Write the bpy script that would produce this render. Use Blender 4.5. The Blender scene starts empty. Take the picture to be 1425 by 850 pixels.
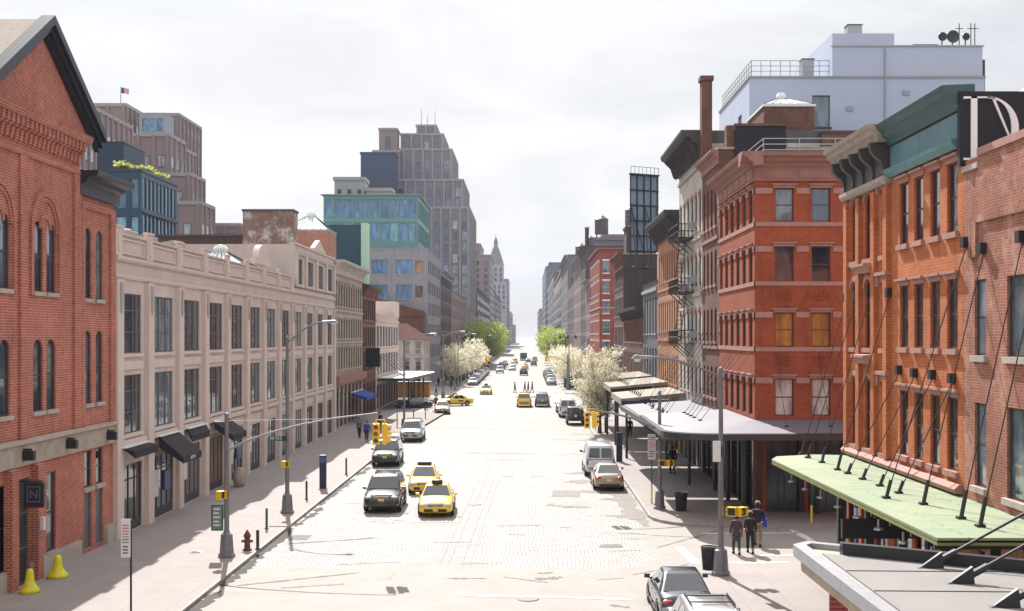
import bpy, bmesh, math, random
from mathutils import Vector, Matrix
random.seed(14)
R = math.radians
scene = bpy.context.scene
COL = scene.collection
# ---------------------------------------------------------------- camera
cd = bpy.data.cameras.new('camera'); cam = bpy.data.objects.new('camera', cd); COL.objects.link(cam)
cam.location = (0, 0, 9.3); cam.rotation_euler = (R(90), 0, 0)
cd.sensor_width = 36; cd.lens = 1650/1425*36
cd.shift_x = -20.5/1425; cd.shift_y = 43/1425
cd.clip_start = .1; cd.clip_end = 12000
scene.camera = cam
# ---------------------------------------------------------------- light
SUN_AZ, SUN_EL = R(-12.5), R(42)
sunv = Vector((math.sin(SUN_AZ)*math.cos(SUN_EL), math.cos(SUN_AZ)*math.cos(SUN_EL), math.sin(SUN_EL)))
ld = bpy.data.lights.new('sun', 'SUN'); ld.energy = 4.2; ld.angle = R(.5); ld.color = (1, .965, .92)
sun = bpy.data.objects.new('sun', ld); COL.objects.link(sun)
sun.rotation_euler = (-sunv).to_track_quat('-Z', 'Y').to_euler(); sun.location = (0, 60, 80)
world = bpy.data.worlds.new('World'); scene.world = world; world.use_nodes = True
wt = world.node_tree; wn = wt.nodes; wl = wt.links; wn.clear()
wo = wn.new('ShaderNodeOutputWorld'); bg = wn.new('ShaderNodeBackground'); bg.inputs[1].default_value = .08
sky = wn.new('ShaderNodeTexSky'); sky.sky_type = 'NISHITA'; sky.sun_disc = False
sky.sun_elevation = SUN_EL; sky.sun_rotation = SUN_AZ; sky.dust_density = 2.0; sky.air_density = 1.0
tc = wn.new('ShaderNodeTexCoord'); mp = wn.new('ShaderNodeMapping'); mp.inputs['Scale'].default_value = (1.4, 1.0, 5.0); mp.inputs['Rotation'].default_value = (0, R(18), 0)
nz = wn.new('ShaderNodeTexNoise'); nz.inputs['Scale'].default_value = 2.2; nz.inputs['Detail'].default_value = 7; nz.inputs['Roughness'].default_value = .55; nz.inputs['Distortion'].default_value = .5
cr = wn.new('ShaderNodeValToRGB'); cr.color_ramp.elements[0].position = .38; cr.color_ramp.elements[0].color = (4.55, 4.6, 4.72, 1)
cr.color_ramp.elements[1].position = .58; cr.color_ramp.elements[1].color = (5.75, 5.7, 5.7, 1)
mx = wn.new('ShaderNodeMix'); mx.data_type = 'RGBA'; mx.inputs[0].default_value = .93
wl.new(tc.outputs['Generated'], mp.inputs[0]); wl.new(mp.outputs[0], nz.inputs[0]); wl.new(nz.outputs[0], cr.inputs[0])
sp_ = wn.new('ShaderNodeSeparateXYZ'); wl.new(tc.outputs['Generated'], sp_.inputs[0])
mr = wn.new('ShaderNodeMapRange'); mr.interpolation_type = 'SMOOTHSTEP'; mr.inputs[1].default_value = .30; mr.inputs[2].default_value = .62; mr.inputs[3].default_value = 1.0; mr.inputs[4].default_value = 1.6; wl.new(sp_.outputs[2], mr.inputs[0])  # sky made brighter overhead, out of view, to lift the shaded sides
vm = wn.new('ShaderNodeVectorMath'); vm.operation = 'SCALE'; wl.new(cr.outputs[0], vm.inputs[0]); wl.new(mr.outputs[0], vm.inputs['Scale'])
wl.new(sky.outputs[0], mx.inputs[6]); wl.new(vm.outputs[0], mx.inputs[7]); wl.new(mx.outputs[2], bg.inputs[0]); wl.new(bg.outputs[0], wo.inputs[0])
vs = scene.view_settings; vs.view_transform = 'Standard'; vs.look = 'None'; vs.gamma = 1; vs.use_curve_mapping = False
vs.exposure = 1.03
scene.cycles.max_bounces = 6; scene.cycles.volume_bounces = 0
scene.cycles.use_denoising = True
# ---------------------------------------------------------------- materials
MATS = {}
def N(nt, t, **kw):
    n = nt.nodes.new(t)
    for k, v in kw.items(): setattr(n, k, v)
    return n
def base_mat(name):
    m = bpy.data.materials.new(name); m.use_nodes = True
    nt = m.node_tree; b = nt.nodes['Principled BSDF']; return m, nt, b
def mixc(nt, fac, a, b):
    n = N(nt, 'ShaderNodeMix', data_type='RGBA')
    for i, v in ((0, fac), (6, a), (7, b)):
        if hasattr(v, 'node'): nt.links.new(v, n.inputs[i])
        else: n.inputs[i].default_value = (*v, 1) if isinstance(v, tuple) else v
    return n.outputs[2]
def noise(nt, vec, scale, detail=4, rough=.6):
    n = N(nt, 'ShaderNodeTexNoise'); n.inputs['Scale'].default_value = scale; n.inputs['Detail'].default_value = detail
    n.inputs['Roughness'].default_value = rough; nt.links.new(vec, n.inputs['Vector']); return n.outputs[0]
def ramp(nt, val, p0, p1):
    n = N(nt, 'ShaderNodeMapRange'); n.inputs[1].default_value = p0; n.inputs[2].default_value = p1; nt.links.new(val, n.inputs[0]); return n.outputs[0]
def bump(nt, b, h, strength=.3, dist=.02):
    n = N(nt, 'ShaderNodeBump'); n.inputs['Strength'].default_value = strength; n.inputs['Distance'].default_value = dist
    nt.links.new(h, n.inputs['Height']); nt.links.new(n.outputs[0], b.inputs['Normal'])
def mat(name, col, rough=.7, metal=0, var=.15, scale=1.5, bmp=0, obj=False, spec=.5, coat=0):
    """plain weathered surface; var: how far the second tone departs"""
    if name in MATS: return MATS[name]
    m, nt, b = base_mat(name)
    b.inputs['Roughness'].default_value = rough; b.inputs['Metallic'].default_value = metal
    b.inputs['Specular IOR Level'].default_value = spec; b.inputs['Coat Weight'].default_value = coat
    if var:
        g = N(nt, 'ShaderNodeNewGeometry').outputs['Position'] if not obj else N(nt, 'ShaderNodeTexCoord').outputs['Object']
        f = ramp(nt, noise(nt, g, scale, 6), .35, .65)
        dk = tuple(c*(1-var) for c in col); lt = tuple(min(1, c*(1+var*.7)) for c in col)
        c1 = mixc(nt, f, dk, lt)
        f2 = ramp(nt, noise(nt, g, scale*11, 3), .3, .7)
        nt.links.new(mixc(nt, f2, tuple(c*(1-var*.5) for c in col), c1), b.inputs['Base Color'])
        if bmp: bump(nt, b, noise(nt, g, scale*14, 4), bmp)
    else: b.inputs['Base Color'].default_value = (*col, 1)
    MATS[name] = m; return m
def brick(name, c1, c2, mortar, stain=.3, patch=None, bw=.215, rh=.075, ms=.009, patchlo=.5):
    m, nt, b = base_mat(name); b.inputs['Roughness'].default_value = .88; b.inputs['Specular IOR Level'].default_value = .25
    g = N(nt, 'ShaderNodeNewGeometry').outputs['Position']
    s = N(nt, 'ShaderNodeSeparateXYZ'); nt.links.new(g, s.inputs[0])
    a = N(nt, 'ShaderNodeMath', operation='ADD'); nt.links.new(s.outputs[0], a.inputs[0]); nt.links.new(s.outputs[1], a.inputs[1])
    c = N(nt, 'ShaderNodeCombineXYZ'); nt.links.new(a.outputs[0], c.inputs[0]); nt.links.new(s.outputs[2], c.inputs[1])
    t = N(nt, 'ShaderNodeTexBrick'); nt.links.new(c.outputs[0], t.inputs['Vector'])
    t.inputs['Scale'].default_value = 1; t.inputs['Brick Width'].default_value = bw; t.inputs['Row Height'].default_value = rh
    t.inputs['Mortar Size'].default_value = ms; t.inputs['Mortar Smooth'].default_value = .2; t.inputs['Bias'].default_value = 0
    for i, k in ((1, c1), (2, c2), (3, mortar)): t.inputs[i].default_value = (*k, 1)
    big = ramp(nt, noise(nt, g, .35, 6, .65), .35, .68)
    med = ramp(nt, noise(nt, g, 2.3, 5), .35, .7)
    dk = N(nt, 'ShaderNodeMix', data_type='RGBA', blend_type='MULTIPLY'); dk.inputs[0].default_value = 1
    nt.links.new(t.outputs[0], dk.inputs[6])
    nt.links.new(mixc(nt, big, (1, 1, 1), (1-stain, 1-stain, 1-stain*1.05)), dk.inputs[7])
    out = dk.outputs[2]
    dk2 = N(nt, 'ShaderNodeMix', data_type='RGBA', blend_type='MULTIPLY'); dk2.inputs[0].default_value = 1
    nt.links.new(out, dk2.inputs[6]); nt.links.new(mixc(nt, med, (1.08, 1.05, 1.02), (.84, .85, .87)), dk2.inputs[7]); out = dk2.outputs[2]
    mps = N(nt, 'ShaderNodeMapping'); mps.inputs['Scale'].default_value = (1.6, 1.6, .12); nt.links.new(g, mps.inputs[0])
    stk = ramp(nt, noise(nt, mps.outputs[0], 1.3, 6, .65), .55, .72)
    dk3 = N(nt, 'ShaderNodeMix', data_type='RGBA', blend_type='MULTIPLY'); dk3.inputs[0].default_value = 1
    nt.links.new(out, dk3.inputs[6]); nt.links.new(mixc(nt, stk, (1, 1, 1), (.70, .70, .72)), dk3.inputs[7]); out = dk3.outputs[2]
    if patch:
        pf = ramp(nt, noise(nt, g, .8, 8, .75), patchlo, patchlo+.14)
        out = mixc(nt, pf, out, patch)
    nt.links.new(out, b.inputs['Base Color'])
    bump(nt, b, t.outputs['Fac'], -.35, .01)
    MATS[name] = m; return m
def glass(name, c0, c1, c2, rough=.06, obj_random=True):
    """opaque window glass with whatever hangs or stands behind it (tone differs from pane to pane)"""
    m, nt, b = base_mat(name); b.inputs['Roughness'].default_value = rough; b.inputs['Specular IOR Level'].default_value = .9
    b.inputs['Coat Weight'].default_value = .6; b.inputs['Coat Roughness'].default_value = .03
    oi = N(nt, 'ShaderNodeObjectInfo')
    rp = N(nt, 'ShaderNodeValToRGB'); rp.color_ramp.interpolation = 'LINEAR'
    rp.color_ramp.elements[0].color = (*c0, 1); rp.color_ramp.elements[1].color = (*c2, 1)
    e = rp.color_ramp.elements.new(.7); e.color = (*c1, 1)
    nt.links.new(oi.outputs['Random'], rp.inputs[0])
    g = N(nt, 'ShaderNodeNewGeometry').outputs['Position']
    mpn = N(nt, 'ShaderNodeMapping'); mpn.inputs['Scale'].default_value = (1, 1, .35); nt.links.new(g, mpn.inputs[0])
    f = ramp(nt, noise(nt, mpn.outputs[0], 1.6, 3), .4, .62)
    mm = N(nt, 'ShaderNodeMix', data_type='RGBA', blend_type='MULTIPLY'); mm.inputs[0].default_value = 1
    nt.links.new(rp.outputs[0], mm.inputs[6]); nt.links.new(mixc(nt, f, (.55, .6, .65), (1.5, 1.4, 1.3)), mm.inputs[7])
    nt.links.new(mm.outputs[2], b.inputs['Base Color'])
    bump(nt, b, noise(nt, g, .9, 2), .04, .3)
    MATS[name] = m; return m
def paint(name, col, metal=.0, rough=.32):
    if name in MATS: return MATS[name]
    m, nt, b = base_mat(name); b.inputs['Base Color'].default_value = (*col, 1)
    b.inputs['Roughness'].default_value = rough; b.inputs['Metallic'].default_value = metal
    b.inputs['Coat Weight'].default_value = .8; b.inputs['Coat Roughness'].default_value = .06
    g = N(nt, 'ShaderNodeTexCoord').outputs['Object']
    f = ramp(nt, noise(nt, g, 3, 5), .4, .75)
    nt.links.new(mixc(nt, f, col, tuple(c*.78+.02 for c in col)), b.inputs['Base Color'])
    MATS[name] = m; return m
# brick & masonry
B_GABLE = brick('brick_gable', (.48, .14, .09), (.36, .095, .062), (.55, .34, .28), .22, rh=.1, ms=.012, bw=.25)
B_CORNER = brick('brick_corner', (.42, .10, .042), (.33, .075, .035), (.26, .085, .05), .28)
B_ORANGE = brick('brick_orange', (.52, .15, .05), (.42, .11, .04), (.50, .24, .13), .22, rh=.09, ms=.009)
B_PINK = brick('brick_worn_pink', (.42, .14, .085), (.30, .10, .07), (.42, .28, .22), .35, (.46, .25, .19), patchlo=.52)
B_BROWN = brick('brick_brown', (.22, .10, .065), (.15, .07, .05), (.16, .11, .09), .3)
B_DARK = brick('brick_dark', (.13, .075, .06), (.09, .055, .05), (.11, .09, .08), .3)
B_FLAKED = brick('brick_flaked_white', (.30, .17, .12), (.22, .12, .09), (.33, .27, .24), .3, (.55, .52, .50), patchlo=.5)
B_RED2 = brick('brick_red_plain', (.34, .10, .07), (.28, .08, .06), (.28, .11, .09), .25)
B_TAN = brick('brick_tan_orange', (.50, .24, .12), (.42, .20, .11), (.42, .26, .17), .2)
B_SAND = brick('brick_sand', (.48, .38, .29), (.42, .33, .26), (.40, .33, .28), .22)
B_SALMON = brick('brick_salmon', (.48, .22, .15), (.40, .18, .13), (.42, .28, .22), .2)
M_BEIGE = mat('beige_terracotta', (.58, .475, .43), .8, var=.16, scale=.5, bmp=.1)
M_BEIGE2 = mat('beige_trim', (.62, .515, .465), .8, var=.12, scale=.8)
M_STONE = mat('pale_stone', (.42, .37, .33), .85, var=.25, scale=1.2, bmp=.2)
M_CONC = mat('concrete_belt', (.40, .33, .27), .85, var=.35, scale=1.3, bmp=.2)
M_BROWNST = mat('brownstone', (.30, .15, .115), .85, var=.2, scale=1.5)
M_PINKST = mat('pinkish_stone', (.38, .20, .165), .8, var=.22, scale=2)
M_WHITEST = mat('grimy_white_stone', (.50, .45, .40), .8, var=.35, scale=.9, bmp=.2)
M_DKGREEN = mat('dark_green_metal', (.018, .022, .03), .45, var=.25, scale=2)
M_TEAL = mat('weathered_teal_metal', (.09, .21, .24), .5, var=.3, scale=1.2)
M_TEALDK = mat('dark_teal_metal', (.045, .10, .105), .5, var=.3, scale=1.2)
M_CORN = mat('flaking_cornice_paint', (.40, .33, .28), .7, var=.45, scale=5, bmp=.3)
M_CORNDK = mat('dark_cornice_paint', (.065, .055, .055), .6, var=.3, scale=4)
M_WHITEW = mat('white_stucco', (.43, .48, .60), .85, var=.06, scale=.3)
M_GREYBLD = mat('grey_panel', (.30, .31, .34), .8, var=.12, scale=.5)
M_LAV = brick('pale_grey_brick', (.33, .33, .37), (.27, .27, .31), (.34, .34, .36), .12)
M_TOWER = mat('tower_brick', (.225, .20, .21), .85, var=.22, scale=.12)
M_TOWERB = mat('tower_brown', (.27, .20, .19), .85, var=.2, scale=.1)
M_TOWERG = mat('tower_grey', (.20, .19, .205), .85, var=.2, scale=.1)
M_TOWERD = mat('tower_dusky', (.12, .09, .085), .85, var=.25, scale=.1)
M_TRIMPALE = mat('tower_pale_trim', (.33, .305, .30), .85, var=.15, scale=.3)
M_ROOF = mat('roof_felt', (.10, .095, .095), .9, var=.3, scale=.6)
M_SHINGLE = mat('tan_roof_slate', (.30, .24, .20), .85, var=.25, scale=3, bmp=.2)
M_REDROOF = mat('rust_roof', (.24, .115, .09), .8, var=.3, scale=.8)
M_BLACK = mat('black_iron', (.018, .018, .02), .45, var=.2, scale=8)
M_BLACKW = mat('black_painted_wall', (.012, .012, .02), .7, var=.2, scale=2)
M_CHAR = mat('charcoal_metal', (.05, .052, .058), .4, .3, var=.2, scale=3)
M_GALV = mat('galvanised_steel', (.38, .39, .42), .42, .6, var=.15, scale=3)
M_POLE = mat('weathered_grey_pole', (.20, .19, .21), .5, .3, var=.25, scale=4)
M_WHITE = mat('white_paint', (.75, .74, .72), .6, var=.08, scale=3)
M_YEL = mat('signal_yellow', (.85, .55, .02), .45, var=.1, scale=5)
M_YELG = mat('safety_yellow', (.80, .68, .02), .5, var=.1, scale=5)
M_LETTER = mat('white_lettering', (.8, .8, .8), .5, var=0)
M_SIGNWH = mat('sign_white', (.62, .60, .62), .5, var=.05)
M_SIGNRED = mat('sign_red', (.55, .07, .07), .5, var=.05)
M_SIGNGREEN = mat('sign_green', (.02, .12, .07), .5, var=.05)
M_FRAME = mat('dark_window_frame', (.05, .045, .05), .5, var=.2, scale=5)
M_FRAMEG = mat('grey_window_frame', (.12, .125, .135), .5, var=.2, scale=5)
M_FRAMEBR = mat('brown_window_frame', (.10, .04, .035), .5, var=.2, scale=5)
M_FRAMEW = mat('white_window_frame', (.55, .53, .50), .5, var=.1, scale=5)
M_AWN = mat('black_canvas', (.018, .014, .02), .8, var=.3, scale=2)
M_BLUEAWN = mat('blue_canvas', (.02, .05, .30), .8, var=.15, scale=2)
G_BLUE = glass('glass_blue_grey', (.012, .022, .035), (.035, .06, .085), (.16, .19, .21))
G_DARK = glass('glass_dark', (.006, .006, .01), (.02, .022, .03), (.06, .065, .075))
G_LIT = glass('glass_pale_blinds', (.06, .09, .12), (.16, .23, .28), (.38, .41, .42))
G_SKY = glass('glass_sky_blue', (.05, .14, .30), (.08, .22, .42), (.12, .32, .45), .04)
G_WARM = glass('glass_warm', (.03, .03, .03), (.35, .16, .03), (.25, .2, .12))
G_TEAL = glass('glass_teal', (.02, .06, .08), (.04, .10, .13), (.10, .16, .18))
G_SKYL = mat('skylight_glass', (.62, .72, .70), .25, var=.08, scale=2)
G_CAR = mat('car_glass', (.012, .014, .018), .04, var=0, spec=.9, coat=1)
M_TYRE = mat('tyre_rubber', (.02, .02, .02), .85, var=.15, scale=8)
M_RIM = mat('alloy_rim', (.42, .42, .44), .35, .8, var=.1, scale=8)
M_PLAST = mat('black_plastic', (.025, .025, .028), .5, var=0)
M_CHROME = mat('chrome', (.6, .6, .62), .15, 1, var=0)
M_HLIGHT = mat('headlight_lens', (.55, .58, .6), .12, var=0, coat=1)
M_TLIGHT = mat('taillight_lens', (.42, .02, .015), .2, var=0, coat=1)
M_PLATE = mat('licence_plate', (.65, .6, .5), .5, var=0)
M_PLATEY = mat('licence_plate_yellow', (.75, .5, .05), .5, var=0)
# ---------------------------------------------------------------- object helpers
WL = {}
def tag(o, label=None, cat=None, group=None, kind=None):
    if label: o['label'] = label
    if cat: o['category'] = cat
    if group: o['group'] = group
    if kind: o['kind'] = kind
    return o
def thing(name, label, cat, loc=(0, 0, 0), rotz=0, group=None):
    o = bpy.data.objects.new(name, None); COL.objects.link(o); o.empty_display_size = .3
    o.location = loc; o.rotation_euler = (0, 0, rotz); WL[o] = Vector(loc)
    return tag(o, label, cat, group)
class MB:
    def __init__(s): s.v = []; s.f = []; s.mi = []; s.cur = 0; s.M = None
    def add(s, vs, fs):
        n = len(s.v)
        if s.M is not None: vs = [s.M @ Vector(v) for v in vs]
        s.v += [tuple(v) for v in vs]; s.f += [tuple(i+n for i in f) for f in fs]; s.mi += [s.cur]*len(fs)
    def poly(s, pts): s.add(pts, [tuple(range(len(pts)))])
    def hexa(s, p):   # 8 points, bottom ring then top ring
        s.add(p, [(3, 2, 1, 0), (4, 5, 6, 7), (0, 1, 5, 4), (1, 2, 6, 5), (2, 3, 7, 6), (3, 0, 4, 7)])
    def box(s, x0, x1, y0, y1, z0, z1):
        s.hexa([(x0, y0, z0), (x1, y0, z0), (x1, y1, z0), (x0, y1, z0), (x0, y0, z1), (x1, y0, z1), (x1, y1, z1), (x0, y1, z1)])
    def tube(s, p0, p1, r0, r1=None, n=8, cap=True):
        r1 = r0 if r1 is None else r1; p0 = Vector(p0); p1 = Vector(p1); d = p1-p0
        if d.length < 1e-6: return
        q = d.to_track_quat('Z', 'Y'); vs = []
        for p, r in ((p0, r0), (p1, r1)):
            for i in range(n):
                a = 2*math.pi*i/n; vs.append(p+q@Vector((r*math.cos(a), r*math.sin(a), 0)))
        fs = [(i, (i+1) % n, n+(i+1) % n, n+i) for i in range(n)]
        if cap: fs += [tuple(range(n-1, -1, -1)), tuple(range(n, 2*n))]
        s.add(vs, fs)
    def path(s, pts, r, n=6):
        for i in range(len(pts)-1):
            ra = r[i] if isinstance(r, list) else r; rb = r[i+1] if isinstance(r, list) else r
            s.tube(pts[i], pts[i+1], ra, rb, n)
    def lathe(s, prof, c=(0, 0, 0), n=16, axis='Z'):
        vs = []; fs = []; k = len(prof)
        for i in range(n):
            a = 2*math.pi*i/n
            for r, h in prof:
                if axis == 'Z': vs.append((c[0]+r*math.cos(a), c[1]+r*math.sin(a), c[2]+h))
                elif axis == 'X': vs.append((c[0]+h, c[1]+r*math.cos(a), c[2]+r*math.sin(a)))
                else: vs.append((c[0]+r*math.cos(a), c[1]+h, c[2]+r*math.sin(a)))
        for i in range(n):
            j = (i+1) % n
            for q in range(k-1): fs.append((i*k+q, j*k+q, j*k+q+1, i*k+q+1))
        s.add(vs, fs)
    def extrude(s, outline, z0, z1):
        n = len(outline)
        vs = [(x, y, z0) for x, y in outline]+[(x, y, z1) for x, y in outline]
        s.add(vs, [tuple(range(n-1, -1, -1)), tuple(range(n, 2*n))]+[(i, (i+1) % n, n+(i+1) % n, n+i) for i in range(n)])
    def mesh(s, name, mats, off=(0, 0, 0), smooth=False, fix=True):
        me = bpy.data.meshes.new(name); ox, oy, oz = off
        me.from_pydata([(x-ox, y-oy, z-oz) for x, y, z in s.v], [], s.f)
        mats = mats if isinstance(mats, (list, tuple)) else [mats]
        for m in mats: me.materials.append(m)
        if len(mats) > 1: me.polygons.foreach_set('material_index', s.mi)
        if smooth: me.polygons.foreach_set('use_smooth', [True]*len(me.polygons))
        if fix:
            bm = bmesh.new(); bm.from_mesh(me); bmesh.ops.recalc_face_normals(bm, faces=bm.faces); bm.to_mesh(me); bm.free()
        me.update(); return me
    def build(s, name, mats, parent=None, smooth=False, bevel=0, fix=True, label=None):
        off = WL.get(parent, Vector((0, 0, 0))) if parent else Vector((0, 0, 0))
        me = s.mesh(name, mats, off, smooth, fix)
        o = link(name, me, parent); WL[o] = off
        if bevel:
            md = o.modifiers.new('bevel', 'BEVEL'); md.width = bevel; md.segments = 2; md.limit_method = 'ANGLE'
        if label: o['label'] = label
        return o
def link(name, me, parent=None, loc=(0, 0, 0), rotz=0):
    o = bpy.data.objects.new(name, me); COL.objects.link(o)
    if parent: o.parent = parent
    o.location = loc; o.rotation_euler = (0, 0, rotz); return o
def struct(name, mb, m, **kw):
    return tag(mb.build(name, m, None, **kw), kind='structure')
def evalmesh(o):
    dg = bpy.context.evaluated_depsgraph_get(); dg.update()
    me = bpy.data.meshes.new_from_object(o.evaluated_get(dg)); bpy.data.objects.remove(o, do_unlink=True); return me
def kids(o): return KIDS.get(o.name, None) or [c for c in COL.objects if c.parent == o]
KIDS = {}
def index_kids(root):
    ch = [c for c in COL.objects if c.parent == root]; KIDS[root.name] = ch
    for c in ch:
        KIDS[c.name] = [g for g in COL.objects if g.parent == c]
def dup(root, loc, rotz=0, label=None, group=None, swap=None, scale=None):
    """copy of a thing with copies of its parts and sub-parts; swap: part name -> material"""
    r = root.copy(); COL.objects.link(r); r.location = loc; r.rotation_euler = (0, 0, rotz)
    if scale: r.scale = scale
    if label: r['label'] = label
    if group: r['group'] = group
    WL[r] = Vector(loc)
    def sw(c):
        if swap and c.name.split('.')[0] in swap:
            for i in range(max(1, len(c.material_slots))):
                c.material_slots[i].link = 'OBJECT'; c.material_slots[i].material = swap[c.name.split('.')[0]]; break
    for ch in KIDS[root.name]:
        c = ch.copy(); COL.objects.link(c); c.parent = r; sw(c)
        for g in KIDS[ch.name]:
            d = g.copy(); COL.objects.link(d); d.parent = c; sw(d)
    return r
def text_mesh(txt, size, ext=.004, align='CENTER', sx=1):
    c = bpy.data.curves.new('t', 'FONT'); c.body = txt; c.size = size; c.extrude = ext; c.align_x = align; c.align_y = 'CENTER'
    o = bpy.data.objects.new('t', c); COL.objects.link(o); me = evalmesh(o)
    me.transform(Matrix.Rotation(R(90), 4, 'X') @ Matrix.Diagonal((sx, 1, 1, 1))); return me   # lies in XZ, reads from -Y
def lettering(txt, size, parent, loc, rotz=0, m=None, sx=1, name='lettering'):
    me = text_mesh(txt, size, sx=sx); me.materials.clear(); me.materials.append(m or M_LETTER)
    return link(name, me, parent, loc, rotz)
# ---------------------------------------------------------------- facade engine
class Face:
    """side L: faces +X (left of street); R: faces -X; S: faces the camera (-Y)"""
    def __init__(s, side, plane, a, b): s.side, s.plane, s.a, s.b = side, plane, a, b; s.W = b-a
    def P(s, u, d, z):
        if s.side == 'L': return (s.plane-d, s.a+u, z)
        if s.side == 'R': return (s.plane+d, s.b-u, z)
        return (s.a+u, s.plane+d, z)
    def u(s, w): return s.b-w if s.side == 'R' else w-s.a
    rot = property(lambda s: {'L': R(90), 'R': R(-90), 'S': 0}[s.side])
    def box(s, mb, u0, u1, d0, d1, z0, z1):
        p = [s.P(u, d, z) for z in (z0, z1) for u, d in ((u0, d0), (u1, d0), (u1, d1), (u0, d1))]; mb.hexa(p)
    def prof(s, mb, u0, u1, pts):
        """pts: (outward, z) outline extruded along the face"""
        n = len(pts)
        vs = [s.P(u0, -o, z) for o, z in pts]+[s.P(u1, -o, z) for o, z in pts]
        mb.add(vs, [tuple(range(n-1, -1, -1)), tuple(range(n, 2*n))]+[(i, (i+1) % n, n+(i+1) % n, n+i) for i in range(n)])
def arcpts(w, rise, n=8):
    """from left spring to right spring, (x, dz)"""
    r = (w*w/4+rise*rise)/(2*rise); a = math.asin(min(1, w/2/r)); 
    if rise > w/2-1e-6: a = math.pi/2; r = w/2
    return [(r*math.sin(-a+2*a*i/n), r*math.cos(-a+2*a*i/n)-r*math.cos(a)) for i in range(n+1)]
def wall_face(mb, F, z0, z1, ops, depth=.3, u0=0, u1=None):
    """wall sheet with real openings; ops: (uc, zsill, w, h, rise)"""
    u1 = F.W if u1 is None else u1
    rc = [(o[0]-o[2]/2, o[0]+o[2]/2, o[1], o[1]+o[3]) for o in ops]
    us = sorted({u0, u1} | {round(v, 4) for r in rc for v in r[:2] if u0 < v < u1}); zs = sorted({z0, z1} | {round(v, 4) for r in rc for v in r[2:] if z0 < v < z1})
    for i in range(len(us)-1):
        k0 = None
        for j in range(len(zs)-1):
            um = (us[i]+us[i+1])/2; zm = (zs[j]+zs[j+1])/2
            if any(r[0] < um < r[1] and r[2] < zm < r[3] for r in rc): 
                continue
            mb.poly([F.P(us[i], 0, zs[j]), F.P(us[i+1], 0, zs[j]), F.P(us[i+1], 0, zs[j+1]), F.P(us[i], 0, zs[j+1])])
    for o, r in zip(ops, rc):
        a, b, c, d = r; rise = o[4] if len(o) > 4 else 0
        zt = d-rise
        mb.poly([F.P(a, 0, c), F.P(b, 0, c), F.P(b, depth, c), F.P(a, depth, c)])
        mb.poly([F.P(a, 0, c), F.P(a, depth, c), F.P(a, depth, zt), F.P(a, 0, zt)])
        mb.poly([F.P(b, 0, c), F.P(b, 0, zt), F.P(b, depth, zt), F.P(b, depth, c)])
        if not rise: mb.poly([F.P(a, 0, d), F.P(a, depth, d), F.P(b, depth, d), F.P(b, 0, d)])
        else:
            ap = [(o[0]+x, zt+dz) for x, dz in arcpts(b-a, rise)]; n = len(ap)
            for i in range(n-1):
                mb.poly([F.P(ap[i][0], 0, ap[i][1]), F.P(ap[i][0], depth, ap[i][1]), F.P(ap[i+1][0], depth, ap[i+1][1]), F.P(ap[i+1][0], 0, ap[i+1][1])])
            h = n//2
            for i in range(h): mb.poly([F.P(a, 0, d), F.P(*[ap[i][0], 0, ap[i][1]]), F.P(ap[i+1][0], 0, ap[i+1][1])])
            for i in range(h, n-1): mb.poly([F.P(b, 0, d), F.P(ap[i][0], 0, ap[i][1]), F.P(ap[i+1][0], 0, ap[i+1][1])])
PROTO = {}
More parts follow.
